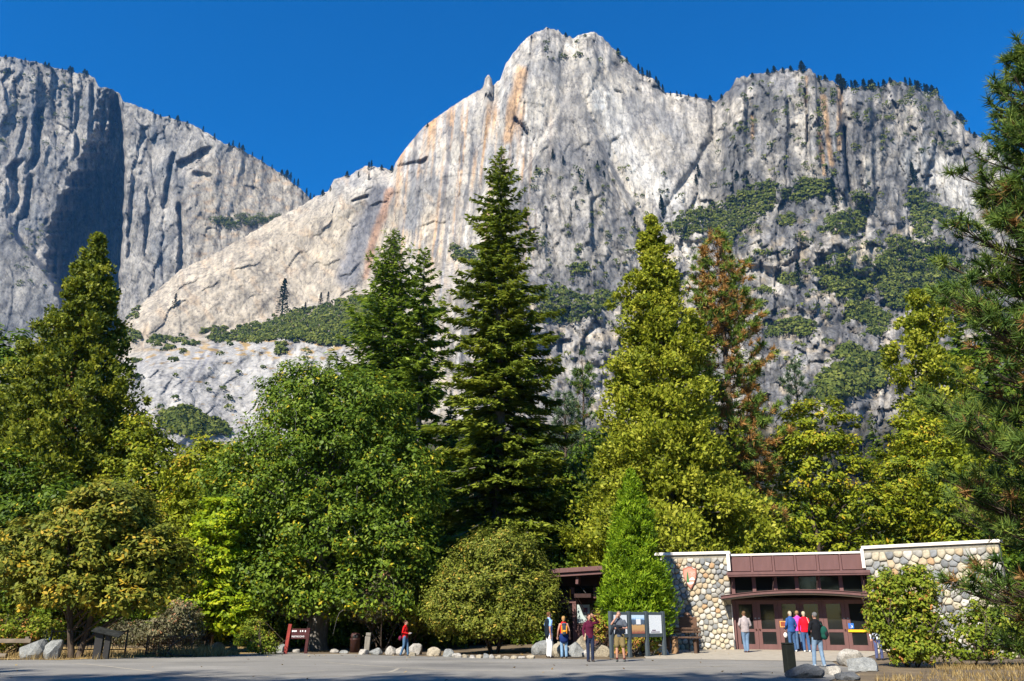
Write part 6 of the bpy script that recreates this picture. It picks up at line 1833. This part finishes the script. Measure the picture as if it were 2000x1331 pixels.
for i in range(3):
    fr = box('panel_frame', i * w3 + 0.072, (i + 1) * w3 - 0.072, -0.04, 0.04, 0.84, 1.80, M_SLATE, kb)
    hw = (w3 - 0.144) / 2
    box('poster', -hw + 0.07, hw - 0.07, -0.048, -0.041, -0.39, 0.36, poster_mat(('sheet', 'landscape', 'sheet')[i]), fr, 0)
    if i == 1: box('pinned_note', -0.12, 0.14, -0.056, -0.05, -0.02, 0.20, M_WHITE, fr, 0)
    if i == 2: box('print_line', -0.30, 0.24, -0.053, -0.0495, -0.35, -0.32, M_PURPLE, fr, 0); box('print_line', -0.22, 0.0, -0.053, -0.0495, -0.28, -0.245, M_PURPLE, fr, 0)
    if i == 0: box('print_block', 0.0, 0.26, -0.053, -0.0495, -0.37, 0.02, M_IRON, fr, 0)
    box('rail', i * w3 + 0.072, (i + 1) * w3 - 0.072, -0.05, 0.05, 0.78, 0.838, M_SLATE, kb)
X = 8.32; Y = 41.0
pq = empty('bronze_plaque', (X, Y, 0.1), -0.3); tag(pq, 'brown bronze plaque with an arched top on a post before the stone wall', 'plaque')
M_BRONZE = plain('bronze', (0.16, 0.085, 0.05), 0.5, 0.25, 9.0, 0.2, 0.4, 0.3)
arc = [(-0.42, 0), (0.42, 0), (0.42, 0.62), (0.20, 0.62)] + [(0.16 * math.cos(t), 0.66 + 0.16 * math.sin(t)) for t in np.linspace(0.1, 3.04, 9)] + [(-0.20, 0.62), (-0.42, 0.62)]
obj('plate', prism_me('plate', arc, 0.05, 0.006), M_BRONZE, pq, (0, 0.02, 0.88))
M_BRZ2 = plain('bronze_relief', (0.22, 0.12, 0.07), 0.5, 0.2, 9.0, 0, 0.4, 0.3)
for k in range(6): box('raised_line', -0.34, 0.34 - 0.05 * (k % 3), -0.036, -0.030, 0.96 + k * 0.075, 0.985 + k * 0.075, M_BRZ2, pq, 0)
obj('raised_emblem', lathe('raised_emblem', [(0.001, 0.012), (0.07, 0.010), (0.085, 0.0)], 12), M_BRZ2, pq, (0, -0.031, 1.56), (math.pi / 2, 0, 0))
for x in (-0.03, 0.25): box('post', x, x + 0.06, 0.03, 0.09, -0.1, 1.3, M_IRON, pq)
# bench made of split logs
bx = empty('log_bench', (7.35, 39.6, 0.1), -0.35); tag(bx, 'rustic log bench with a jagged upright slab beside the bronze plaque', 'bench')
M_LOGD = plain('dark_log', (0.10, 0.06, 0.04), 0.85, 0.45, 6.0, 0.6, 0.15, stretch=(1, 1, 0.2))
M_LOGL = plain('cut_log', (0.34, 0.20, 0.10), 0.8, 0.3, 6.0, 0.4, 0.2, stretch=(1, 1, 0.2))
obj('slab', prism_me('slab', [(-0.34, -0.1), (-0.02, -0.1), (0.06, 0.5), (0.05, 1.27), (0.0, 1.32), (-0.05, 1.30), (-0.12, 1.29), (-0.22, 1.18), (-0.30, 1.02), (-0.36, 0.8), (-0.38, 0.4)], 0.30, 0.02), M_LOGD, bx, (-0.22, 0.1, 0))
obj('leg', tubes('leg', [(np.array([[0, 0, -0.1], [0.02, 0, 0.2], [0.0, 0, 0.58]]), [0.17, 0.15, 0.16])], 9), M_LOGL, bx, (0.02, 0.0, 0))
obj('leg', tubes('leg', [(np.array([[0, 0, -0.1], [0.0, 0, 0.2], [0.0, 0, 0.55]]), [0.09, 0.08, 0.09])], 9), M_LOGD, bx, (0.95, 0.05, 0))
box('seat_plank', -0.15, 1.25, -0.20, 0.02, 0.59, 0.66, M_LOGD, bx); box('seat_plank', -0.15, 1.25, 0.04, 0.25, 0.59, 0.66, M_LOGD, bx)
for z in (0.86, 1.0): box('back_plank', -0.1, 1.2, 0.28, 0.33, z - 0.045, z + 0.045, M_LOGD, bx)
box('back_post', 0.98, 1.06, 0.335, 0.41, -0.1, 1.1, M_LOGD, bx)

# ------------------------------------------------------------------ dry grass, litter
M_STRAW = leaf_mat('dry_grass_blade', [(0, (0.16, 0.10, 0.035)), (0.5, (0.42, 0.29, 0.11)), (1, (0.62, 0.47, 0.22))], 0.3, 0.8, 0.1)
def grass(label, polys, n, hgt, mat=M_STRAW, name='grass'):
    P = []
    for poly in polys:
        p = np.array(poly); x0, y0 = p.min(0); x1, y1 = p.max(0)
        x = RNG.uniform(x0, x1, n); y = RNG.uniform(y0, y1, n)
        k = in_poly(x + 0.3 * pn(x, y, 1), y + 0.3 * pn(x, y, 2), poly) & (pn(x / 1.2, y / 1.2, 5) > -0.25)
        P.append(np.stack([x[k], y[k]], 1))
    P = np.concatenate(P); m = len(P)
    P = np.column_stack([P, gz(P[:, 0], P[:, 1]) - 0.01])
    D = nrm(np.stack([RNG.normal(0, 0.35, m), RNG.normal(0, 0.35, m), np.ones(m)], 1))
    L = hgt * (0.4 + 0.9 * RNG.random(m)) * (0.6 + 0.9 * np.clip(pn(P[:, 0] / 2, P[:, 1] / 2, 8) + 0.5, 0, 1))
    o = obj(name, needles(name, P, D, L, np.full(m, 0.012), RNG.random(m)), mat)
    tag(o, label, 'grass', None, 'stuff')
sheet_poly('verge', [(-30, EDGE[0][1] + 0.05), (EDGE[1][0], EDGE[1][1] + 0.05), (EDGE[2][0], EDGE[2][1] + 0.05), (EDGE[3][0], EDGE[3][1] + 0.05), (EDGE[4][0], EDGE[4][1] + 0.05), (EDGE[5][0], EDGE[5][1] + 0.3), (-13.4, 46), (-14.5, 56), (-38, 56)], 0.018, plain('dry_verge', (0.40, 0.28, 0.12), 0.95, 0.4, 5.0, 0.6, 0.1, dist=0.04))
grass('dry straw-coloured grass round the split boulder and fence', [[(-25, 34.6), (-16.4, 34.3), (-15.4, 37.0), (-15.6, 50), (-30, 50)]], 11000, 0.26)
grass('tall dry grass between the picket gate and the edging stones', [[(-16.8, 39.0), (-14.0, 37.8), (-13.0, 39.5), (-13.2, 42.8), (-16.8, 42.8)]], 5200, 0.42)
grass('dry grass verge at the lower right corner', [[(9.6, 23.5), (12.5, 26.8), (20, 28), (20, 21), (9.0, 21)], [(13.5, 28), (22, 28), (22, 32), (15, 31)]], 5200, 0.16)
def litter():
    n = 420
    x = RNG.uniform(-18, 11, n); y = RNG.uniform(23, 43, n)
    k = RNG.random(n) < 0.25 + 0.75 * sstep(36, 42, y)
    x = x[k]; y = y[k]; n = len(x)
    P = np.stack([x, y, gz(x, y) + 0.02 + 0.015 * RNG.random(n)], 1)
    nn = nrm(np.stack([RNG.normal(0, 0.4, n), RNG.normal(0, 0.4, n), np.ones(n)], 1))
    U = nrm(np.cross(nn, rdir(n))); V = np.cross(nn, U); s = RNG.uniform(0.03, 0.075, n)
    o = obj('fallen_leaves', cards('fallen_leaves', P, U * s[:, None], V * (s * 0.6)[:, None], RNG.random(n)), leaf_mat('fallen_leaf', [(0, (0.10, 0.06, 0.03)), (0.5, (0.36, 0.22, 0.07)), (1, (0.55, 0.42, 0.2))], 0.2))
    tag(o, 'fallen yellow and brown leaves scattered over the tarmac', 'leaves', None, 'stuff')
litter()
# ------------------------------------------------------------------ people
def cap_tube(pts, rr, sides=10):
    """closed tapered limb with round ends: (verts, faces)"""
    pts = np.asarray(pts, float); rr = np.asarray(rr, float)
    d0 = nrm(pts[0] - pts[1]); d1 = nrm(pts[-1] - pts[-2])
    P = [pts[0] + d0 * rr[0] * 0.95, pts[0] + d0 * rr[0] * 0.6] + list(pts) + [pts[-1] + d1 * rr[-1] * 0.6, pts[-1] + d1 * rr[-1] * 0.95]
    R = [rr[0] * 0.28, rr[0] * 0.78] + list(rr) + [rr[-1] * 0.78, rr[-1] * 0.28]
    P = np.array(P); R = np.array(R)
    d = nrm(np.gradient(P, axis=0)); d[:2] = -d0; d[-2:] = d1
    ref = np.array([0.31, 0.87, 0.39]) if abs(d.mean(0) @ np.array([0.31, 0.87, 0.39])) < 0.9 else np.array([1.0, 0, 0])
    a = nrm(np.cross(d, ref)); b = np.cross(d, a)
    ang = np.arange(sides) * 2 * np.pi / sides
    v = (P[:, None] + R[:, None, None] * (np.cos(ang)[None, :, None] * a[:, None] + np.sin(ang)[None, :, None] * b[:, None])).reshape(-1, 3)
    f = []
    k = len(P)
    for i in range(k - 1):
        for j in range(sides):
            q = (j + 1) % sides
            f.append([i * sides + j, i * sides + q, (i + 1) * sides + q, (i + 1) * sides + j])
    f.append(list(range(sides))[::-1]); f.append([(k - 1) * sides + j for j in range(sides)])
    return v, f

def ball(c, r, n=12):
    c = np.array(c, float); r = np.array(r, float) * np.ones(3)
    th = np.linspace(0.12, np.pi - 0.12, 8); a = np.arange(n) * 2 * np.pi / n
    v = np.concatenate([np.stack([np.sin(t) * np.cos(a), np.sin(t) * np.sin(a), np.cos(t) + 0 * a], 1) for t in th]) * r + c
    f = []
    for i in range(7):
        for j in range(n):
            q = (j + 1) % n
            f.append([i * n + j, (i + 1) * n + j, (i + 1) * n + q, i * n + q])
    f.append(list(range(n))); f.append([7 * n + j for j in range(n)][::-1])
    return v, f

def fuse(name, parts, voxel=0.012, ratio=0.3, smooth=3, s=1.0):
    """one continuous skin over the overlapping volumes"""
    vs = []; fs = []; off = 0
    for v, f in parts:
        vs.append(v); fs += [[i + off for i in q] for q in f]; off += len(v)
    me = bpy.data.meshes.new(name)
    me.from_pydata([tuple(x) for x in np.concatenate(vs)], [], fs)
    t = bpy.data.objects.new(name, me); COL.objects.link(t)
    m = t.modifiers.new('r', 'REMESH'); m.mode = 'VOXEL'; m.voxel_size = voxel
    m = t.modifiers.new('s', 'SMOOTH'); m.iterations = smooth; m.factor = 0.5
    m = t.modifiers.new('d', 'DECIMATE'); m.ratio = ratio
    dg = bpy.context.evaluated_depsgraph_get()
    out = bpy.data.meshes.new_from_object(t.evaluated_get(dg))
    bpy.data.objects.remove(t); bpy.data.meshes.remove(me)
    out.name = name
    out.polygons.foreach_set('use_smooth', np.ones(len(out.polygons), dtype=bool))
    return out

_cm = {}
def cloth(c, name='cloth'):
    key = tuple(c)
    if key not in _cm:
        _cm[key] = plain('fabric_%d' % len(_cm), c, 0.9, 0.22, 9.0, 0.25, 0.1, dist=0.02)
    return _cm[key]
M_SKIN = plain('skin', (0.52, 0.27, 0.18), 0.6, 0.10, 8.0, 0, 0.3)
M_EYE = plain('eye', (0.02, 0.015, 0.012), 0.3, 0.1, 8.0)
M_LIP = plain('lip', (0.30, 0.08, 0.07), 0.5, 0.1, 8.0)
JEANS = (0.09, 0.16, 0.28); JEANS_L = (0.17, 0.26, 0.38); DENIM = (0.025, 0.035, 0.07)

def person(px, py, hpx, rz, label, arms=None, legs=None, top=(0.3, 0.3, 0.3), bottom=JEANS, hair=(0.06, 0.035, 0.02), shoes=(0.05, 0.04, 0.035), sleeve='long', shorts=False,
           extra=None, hair_len=0.0, D=None, turn=0.0, z=0.0, female=False, socks=None, collar=None, waist=None, bun=False):
    if D is None: X, Y = gp(px, py)
    else: X = (px - 1000) / F * D / (_c - (665.5 - py) / F * _s); Y = D
    H = hpx * Y * 0.000555
    s = H / 1.75
    zz = float(gz(X, Y)) + z + 0.005
    e = empty('person', (X, Y, zz), rz); e.scale = (s, s, s)
    tag(e, label, 'person')
    sw = 0.165 if female else 0.19
    hw = 0.095
    A = np.array
    if arms is None:
        arms = {1: ((sw + 0.07, 0.03, 1.14), (sw + 0.09, -0.05, 0.90)), -1: ((-sw - 0.07, 0.03, 1.14), (-sw - 0.09, -0.05, 0.90))}
    if legs is None:
        legs = {1: (0.11, 0.0), -1: (-0.11, 0.02)}
    body = []; sleeves = []; pants = []; shoe = []; sock = []
    def torso(g):
        v, f = cap_tube([(0, 0, 0.93), (0, 0, 1.05), (0, 0, 1.18), (0, 0, 1.32), (0, 0, 1.42)], A([0.165, 0.145 if female else 0.155, 0.155 if female else 0.165, 0.18, 0.13]) + g, 14)
        v = v * A([1, 0.64, 1]); v[:, 1] += 0.01
        return v, f
    def jumper(g):
        v, f = cap_tube([(0, 0, 0.865), (0, 0, 0.93), (0, 0, 1.05), (0, 0, 1.18), (0, 0, 1.32), (0, 0, 1.42)], A([0.182, 0.178, 0.150 if female else 0.165, 0.158 if female else 0.17, 0.18, 0.13]) + g, 14)
        v = v * A([1, 0.68, 1]); v[:, 1] += 0.012; v[:, 2] = np.maximum(v[:, 2], 0.835 + 0.02 * (v[:, 2] < 0.75))
        return v, f
    body.append(torso(-0.012))
    body.append(cap_tube([(0, 0.01, 1.42), (0, -0.005, 1.56)], [0.058, 0.052]))
    hc = A([0, -0.02, 1.645])
    body.append(ball(hc + A([0, 0.01, 0.01]), (0.075, 0.095, 0.105)))
    body.append(ball(hc + A([0, -0.03, -0.05]), (0.055, 0.06, 0.065)))                         # jaw
    body.append(cap_tube([hc + A([0, -0.085, 0.02]), hc + A([0, -0.108, -0.018])], [0.010, 0.015], 8))   # nose
    for q in (1, -1): body.append(ball(hc + A([q * 0.078, 0.015, -0.005]), (0.012, 0.022, 0.030), 8))    # ears
    up_sleeves = []
    for q in (1, -1):
        sh = A([q * sw, 0.01, 1.415]); el, wr = A(arms[q][0], ), A(arms[q][1])
        el = A(el, float); wr = A(wr, float)
        body.append(cap_tube([(q * 0.05, 0.01, 1.41), sh, (sh + el) / 2, el, (el * 0.55 + wr * 0.45), wr], [0.06, 0.056, 0.047, 0.038, 0.037, 0.026]))
        fd = nrm(wr - el)
        sd = nrm(np.cross(fd, A([0, 1.0, 0.2]))) ; nd = np.cross(sd, fd)
        pm = wr + fd * 0.085
        for k in (-1, 1): body.append(cap_tube([wr, wr + fd * 0.04 + sd * k * 0.014, pm + sd * k * 0.02], [0.022, 0.020, 0.017], 8))
        for k, ln in zip((-1.5, -0.5, 0.5, 1.5), (0.062, 0.075, 0.07, 0.055)):
            b0 = pm + sd * k * 0.021
            b1 = b0 + nrm(fd + nd * 0.25 + sd * k * 0.06) * ln * 0.55
            b2 = b1 + nrm(fd * 0.7 + nd * 0.7) * ln * 0.5
            body.append(cap_tube([b0, b1, b2], [0.0095, 0.009, 0.0075], 6))
        t0 = wr + fd * 0.03 - sd * q * 0.022
        body.append(cap_tube([t0, t0 + nrm(fd * 0.6 - sd * q * 0.8) * 0.04, t0 + nrm(fd * 0.8 - sd * q * 0.5) * 0.075], [0.012, 0.011, 0.009], 6))
        end = {'long': wr - fd * 0.01, 'short': sh * 0.35 + el * 0.65, 'none': None, '3/4': el * 0.4 + wr * 0.6}[sleeve]
        if sleeve == 'long' or sleeve == '3/4':
            sleeves.append(cap_tube([(q * 0.06, 0.01, 1.40), sh, (sh + el) / 2, el, (el + end) / 2, end], [0.072, 0.070, 0.062, 0.054, 0.050, 0.042]))
        elif sleeve == 'short':
            sleeves.append(cap_tube([(q * 0.06, 0.01, 1.40), sh, end], [0.074, 0.072, 0.066]))
        ax, ay = legs[q][:2]
        hip = A([q * hw, 0, 0.92]); an = A([ax, ay, 0.075]); 
        kn = (hip * 0.52 + an * 0.48) + A([0, -0.03 - (legs[q][2] if len(legs[q]) > 2 else 0), 0])
        body.append(cap_tube([hip, (hip + kn) / 2, kn, (kn * 0.65 + an * 0.35), an], [0.088, 0.075, 0.054, 0.055, 0.036]))
        body.append(cap_tube([an + A([0, 0.03, -0.035]), an + A([0, -0.06, -0.045]), an + A([0, -0.13, -0.05])], [0.034, 0.034, 0.026], 8))
        if shorts:
            pants.append(cap_tube([hip, (hip + kn) / 2, kn + A([0, 0, 0.05])], [0.108, 0.105, 0.100]))
        else:
            pants.append(cap_tube([hip, (hip + kn) / 2, kn, (kn + an) / 2, an + A([0, 0.005, -0.02])], [0.104, 0.090, 0.074, 0.068, 0.062]))
        shoe.append(cap_tube([an + A([0, 0.045, -0.03]), an + A([0, -0.05, -0.038]), an + A([0, -0.145, -0.045])], [0.045, 0.046, 0.036], 10))
        if socks: sock.append(cap_tube([an, an + A([0, 0.0, 0.06])], [0.045, 0.046], 10))
    obj('body', fuse('body', body, 0.0105, 0.13, 2), M_SKIN, e)
    obj('top', fuse('top', [jumper(0.014)] + sleeves + ([ball((0, -0.03, 1.16), (0.15, 0.12, 0.2))] if not female else [ball((0, -0.06, 1.29), (0.12, 0.075, 0.07))]), 0.014, 0.2, 3), cloth(top), e)
    v, f = cap_tube([(0, 0, 0.90), (0, 0, 1.0)], [0.17, 0.158], 14); v = v * A([1, 0.68, 1])
    seat = [ball((q * 0.07, 0.045, 0.90), (0.09, 0.085, 0.09)) for q in (1, -1)]
    obj('trousers' if not shorts else 'shorts', fuse('trousers', pants + seat + [(v, f)], 0.014, 0.2, 3), cloth(bottom), e)
    for sv in shoe: obj('shoe', fuse('shoe', [sv], 0.012, 0.3, 2), cloth(shoes), e)
    for sv in sock: obj('sock', fuse('sock', [sv], 0.014, 0.6, 1), cloth(socks), e)
    # hair
    hp = [ball(hc + A([0, 0.028, 0.035]), (0.088, 0.098, 0.098))]
    if hair_len: hp.append(cap_tube([hc + A([0, 0.065, 0.02]), hc + A([0, 0.075, -0.05 - hair_len])], [0.075, 0.06]))
    if bun: hp.append(ball(hc + A([0, 0.13, 0.0]), (0.045, 0.05, 0.045)))
    hr = obj('hair', fuse('hair', hp, 0.014, 0.3, 2), cloth(hair), e)
    for q in (1, -1): obj('eye', fuse('eye', [ball(hc + A([q * 0.032, -0.079, 0.012]), (0.013, 0.012, 0.008), 8)], 0.005, 0.5, 1), M_EYE, e)
    obj('mouth', fuse('mouth', [ball(hc + A([0, -0.083, -0.048]), (0.024, 0.011, 0.008), 8)], 0.005, 0.5, 1), M_LIP, e)
    if collar: obj('collar', fuse('collar', [ball((0, -0.0, 1.47), (0.085, 0.075, 0.035))], 0.012, 0.5, 2), cloth(collar), e)
    if waist:
        v, f = cap_tube([(0, 0, 0.72), (0, 0, 0.85), (0, 0, 1.0)], [0.19, 0.205, 0.175], 14); v = v * A([1, 0.74, 1]); v[:, 1] += 0.02; v[:, 2] = np.maximum(v[:, 2], 0.64)
        obj('tied_jacket', fuse('tied_jacket', [(v, f)], 0.016, 0.5, 3), cloth(waist), e)
    if extra: extra(e)
    return e

def held(name, label, cat, pers, parts, local=True):
    """a thing carried by a person: its own top-level object, placed in the person's frame"""
    o = empty(name, pers.location, pers.rotation_euler[2]); o.scale = pers.scale
    tag(o, label, cat)
    for nm, vols, col in parts:
        obj(nm, fuse(nm, vols, 0.013, 0.25, 3), cloth(col), o)
    return o
A_ = np.array
# by the boulders
p1 = person(1073, 1285, 88, rad(118), 'man in a pale blue shirt, dark vest and white trousers among the boulders', top=(0.20, 0.34, 0.60), bottom=(0.78, 0.76, 0.72), hair=(0.16, 0.075, 0.035),
            arms={1: ((0.25, 0.04, 1.15), (0.20, -0.12, 0.95)), -1: ((-0.24, 0.10, 1.14), (-0.22, 0.06, 0.88))}, sleeve='short', z=0.0,
            extra=lambda e: obj('vest', fuse('vest', [(cap_tube([(0, 0.055, 0.90), (0, 0.06, 1.15), (0, 0.055, 1.38)], [0.15, 0.165, 0.15], 14)[0] * A_([1.08, 0.62, 1]) + A_([0, 0.045, 0]), cap_tube([(0, 0, 0), (0, 0, 1), (0, 0, 2)], [1, 1, 1], 14)[1])], 0.014, 0.2, 3), cloth((0.012, 0.02, 0.028)), e))
p2 = person(1102, 1286, 81, rad(182), 'woman with an orange and grey backpack seen from behind', top=(0.55, 0.02, 0.02), bottom=(0.22, 0.36, 0.52), hair=(0.42, 0.24, 0.09), sleeve='none', waist=(0.012, 0.03, 0.13), female=True, hair_len=0.02,
            arms={1: ((0.25, 0.02, 1.14), (0.27, -0.08, 0.91)), -1: ((-0.25, 0.02, 1.14), (-0.27, -0.08, 0.91))}, legs={1: (0.10, 0.02), -1: (-0.10, 0.0)})
held('backpack', 'grey and orange hiking backpack on the woman by the boulders', 'backpack', p2, [
    ('pack', [ball((0, 0.20, 1.22), (0.135, 0.10, 0.23)), ball((0, 0.22, 1.06), (0.125, 0.10, 0.12))], (0.045, 0.065, 0.085)),
    ('side_panel', [cap_tube([(0.10, 0.26, 1.05), (0.11, 0.27, 1.34)], [0.035, 0.03])], (0.70, 0.24, 0.02)), ('side_panel', [cap_tube([(-0.10, 0.26, 1.05), (-0.11, 0.27, 1.34)], [0.035, 0.03])], (0.70, 0.24, 0.02)),
    ('pocket', [ball((0, 0.30, 1.13), (0.09, 0.035, 0.05))], (0.72, 0.30, 0.03)), ('top_lid', [ball((0, 0.20, 1.42), (0.11, 0.09, 0.06))], (0.05, 0.08, 0.11)),
    ('strap', [cap_tube([(0.10, 0.12, 1.40), (0.10, -0.02, 1.46), (0.10, -0.13, 1.3)], [0.018] * 3)], (0.70, 0.24, 0.02)), ('strap', [cap_tube([(-0.10, 0.12, 1.40), (-0.10, -0.02, 1.46), (-0.10, -0.13, 1.3)], [0.018] * 3)], (0.70, 0.24, 0.02))])
p3 = person(1153, 1293, 92, rad(14), 'woman in a maroon sweater and dark jeans shading her eyes with one hand', top=(0.10, 0.012, 0.035), bottom=DENIM, hair=(0.05, 0.025, 0.018), female=True, hair_len=0.04, collar=(0.62, 0.50, 0.42),
            arms={1: ((0.36, -0.06, 1.44), (0.12, -0.16, 1.66)), -1: ((-0.26, 0.03, 1.14), (-0.25, -0.10, 0.92))}, legs={1: (0.11, 0.02), -1: (-0.09, -0.02)})
held('folded_map', 'small beige folded map in the hand of the woman in maroon', 'map', p3, [('sheet', [cap_tube([(-0.24, -0.14, 0.80), (-0.22, -0.15, 1.02)], [0.032, 0.03], 6)], (0.55, 0.40, 0.24))])
p4 = person(1212, 1293, 97, rad(-14), 'man in a grey shirt and khaki shorts with a hand at his mouth', top=(0.10, 0.115, 0.14), bottom=(0.22, 0.165, 0.075), hair=(0.22, 0.15, 0.11), sleeve='short', shorts=True, shoes=(0.10, 0.11, 0.10), socks=(0.10, 0.02, 0.02),
            arms={-1: ((-0.27, -0.17, 1.30), (-0.09, -0.18, 1.53)), 1: ((0.29, -0.03, 1.17), (0.0, -0.25, 1.17))}, legs={1: (0.15, 0.0), -1: (-0.12, -0.02)})
held('folded_jacket', 'dark jacket draped over the arm of the man in khaki shorts', 'jacket', p4, [('cloth', [cap_tube([(0.10, -0.26, 1.22), (-0.10, -0.27, 1.24), (-0.24, -0.22, 1.12), (-0.30, -0.2, 0.98)], [0.055, 0.07, 0.06, 0.05]), cap_tube([(-0.05, -0.28, 1.18), (0.06, -0.28, 1.06)], [0.05, 0.035])], (0.018, 0.022, 0.03))])
# on the tarmac edge
p5 = person(790, 1281, 68, rad(72), 'woman in a red sweater and blue jeans walking along the edging stones', top=(0.55, 0.012, 0.012), bottom=(0.09, 0.17, 0.28), hair=(0.05, 0.025, 0.018), female=True, bun=True, collar=(0.6, 0.5, 0.42),
            arms={1: ((0.22, 0.06, 1.15), (0.10, -0.18, 1.10)), -1: ((-0.24, 0.06, 1.15), (-0.10, -0.20, 1.10))}, legs={1: (0.09, -0.16), -1: (-0.09, 0.18, 0.05)}, z=0.0)
held('shoulder_bag', 'maroon shoulder bag at the hip of the woman in the red sweater', 'bag', p5, [('bag', [ball((-0.10, 0.24, 0.86), (0.10, 0.10, 0.13))], (0.16, 0.02, 0.05)), ('strap', [cap_tube([(-0.10, 0.2, 0.98), (-0.14, 0.09, 1.3), (0.1, 0.06, 1.46)], [0.014] * 3, 6)], (0.12, 0.015, 0.035))])
held('paper', 'white paper held by the woman in the red sweater', 'paper', p5, [('sheet', [ball((0, -0.30, 1.12), (0.10, 0.07, 0.018))], (0.75, 0.73, 0.70))])
# at the doors
p6 = person(1459, 1275, 80, rad(184), 'man in a light checked shirt and blue jeans facing the left doors', top=(0.42, 0.36, 0.35), bottom=JEANS_L, hair=(0.17, 0.10, 0.05), arms={1: ((0.27, 0.02, 1.16), (0.14, -0.17, 1.02)), -1: ((-0.27, 0.02, 1.16), (-0.14, -0.17, 1.02))},
            legs={1: (0.06, 0.0), -1: (-0.04, 0.03)}, shoes=(0.10, 0.04, 0.025))
p8 = person(1564, 1274, 77, rad(176), 'woman in a pink top mostly hidden between the two women at the doors', top=(0.62, 0.06, 0.34), bottom=JEANS, hair=(0.36, 0.22, 0.11), female=True, D=41.3)
p7 = person(1550, 1275, 79, rad(192), 'white-haired woman in a blue jacket at the entrance doors', top=(0.035, 0.10, 0.29), bottom=(0.06, 0.12, 0.24), hair=(0.46, 0.39, 0.28), female=True, hair_len=0.01, shoes=(0.7, 0.68, 0.62), arms={1: ((0.25, 0.03, 1.15), (0.22, -0.12, 1.0)), -1: ((-0.25, 0.03, 1.15), (-0.24, -0.10, 0.97))}, D=40.0)
held('handbag', 'white handbag carried by the woman in the blue jacket', 'handbag', p7, [('bag', [ball((0.26, -0.1, 0.72), (0.10, 0.05, 0.12))], (0.72, 0.66, 0.60)), ('handle', [cap_tube([(0.20, -0.1, 0.80), (0.24, -0.11, 0.93), (0.30, -0.1, 0.80)], [0.01] * 3, 6)], (0.7, 0.64, 0.58))])
p9 = person(1577, 1276, 79, rad(172), 'white-haired woman in a bright red sweater at the entrance doors', top=(0.62, 0.008, 0.02), bottom=(0.06, 0.13, 0.27), hair=(0.50, 0.42, 0.28), female=True, hair_len=0.02, shoes=(0.7, 0.68, 0.62), D=39.8, arms={1: ((0.25, 0.03, 1.15), (0.24, -0.08, 0.93)), -1: ((-0.26, 0.02, 1.17), (-0.19, -0.15, 1.12))})
held('bag_strap', 'white bag strap over the shoulder of the woman in bright red', 'bag', p9, [('strap', [cap_tube([(-0.13, 0.02, 1.50), (-0.16, 0.115, 1.35), (-0.20, 0.11, 1.15)], [0.014] * 3, 6)], (0.72, 0.62, 0.5)), ('bag', [ball((-0.24, -0.04, 1.06), (0.05, 0.1, 0.1))], (0.62, 0.5, 0.42))])
p10 = person(1602, 1303, 105, rad(196), 'man in a black fleece and light jeans with a green pack on one shoulder', top=(0.012, 0.013, 0.016), bottom=(0.20, 0.29, 0.40), hair=(0.16, 0.155, 0.15), shoes=(0.34, 0.36, 0.38), arms={1: ((0.27, -0.02, 1.16), (0.18, -0.16, 1.02)), -1: ((-0.27, 0.0, 1.16), (-0.22, -0.16, 1.06))},
             legs={1: (0.18, -0.05), -1: (-0.10, 0.10)}, z=0.0)
held('daypack', 'dark green daypack on the man in the black fleece', 'backpack', p10, [('pack', [ball((-0.19, 0.17, 1.12), (0.13, 0.11, 0.20)), ball((-0.18, 0.18, 0.98), (0.12, 0.10, 0.12))], (0.012, 0.075, 0.055)), ('pocket', [ball((-0.22, 0.27, 1.05), (0.08, 0.03, 0.10))], (0.02, 0.02, 0.025)),
     ('strap', [cap_tube([(-0.15, 0.12, 1.34), (-0.15, 0.0, 1.475), (-0.17, -0.13, 1.3)], [0.02] * 3, 6)], (0.012, 0.06, 0.045))])
p11 = person(1717, 1277, 80, rad(-10), 'person in a white and blue top half hidden by the leafy shrub', top=(0.55, 0.60, 0.68), bottom=(0.10, 0.12, 0.25), hair=(0.10, 0.05, 0.03), D=34.5)
p12 = person(92, 1256, 62, rad(20), 'distant person in dark clothes behind the split boulder', top=(0.02, 0.025, 0.06), bottom=(0.05, 0.12, 0.30), hair=(0.05, 0.03, 0.02), D=44.0)
# ------------------------------------------------------------------ air
def haze():
    x0, x1, y0, y1, z0, z1 = -2620, 2620, -420, 3020, -2.0, 1420
    me = box_me('haze', x1 - x0, y1 - y0, z1 - z0, 0)
    m = bpy.data.materials.new('haze'); m.use_nodes = True
    nt = m.node_tree; nt.nodes.remove(nt.nodes['Principled BSDF'])
    v = nt.nodes.new('ShaderNodeVolumePrincipled')
    v.inputs['Color'].default_value = (0.13, 0.44, 1.0, 1)
    v.inputs['Density'].default_value = 0.00004
    nt.links.new(v.outputs[0], nt.nodes['Material Output'].inputs['Volume'])
    o = obj('haze', me, m, None, ((x0 + x1) / 2, (y0 + y1) / 2, (z0 + z1) / 2))
    tag(o, 'thin blue haze in the valley air', 'haze', None, 'stuff')
haze()
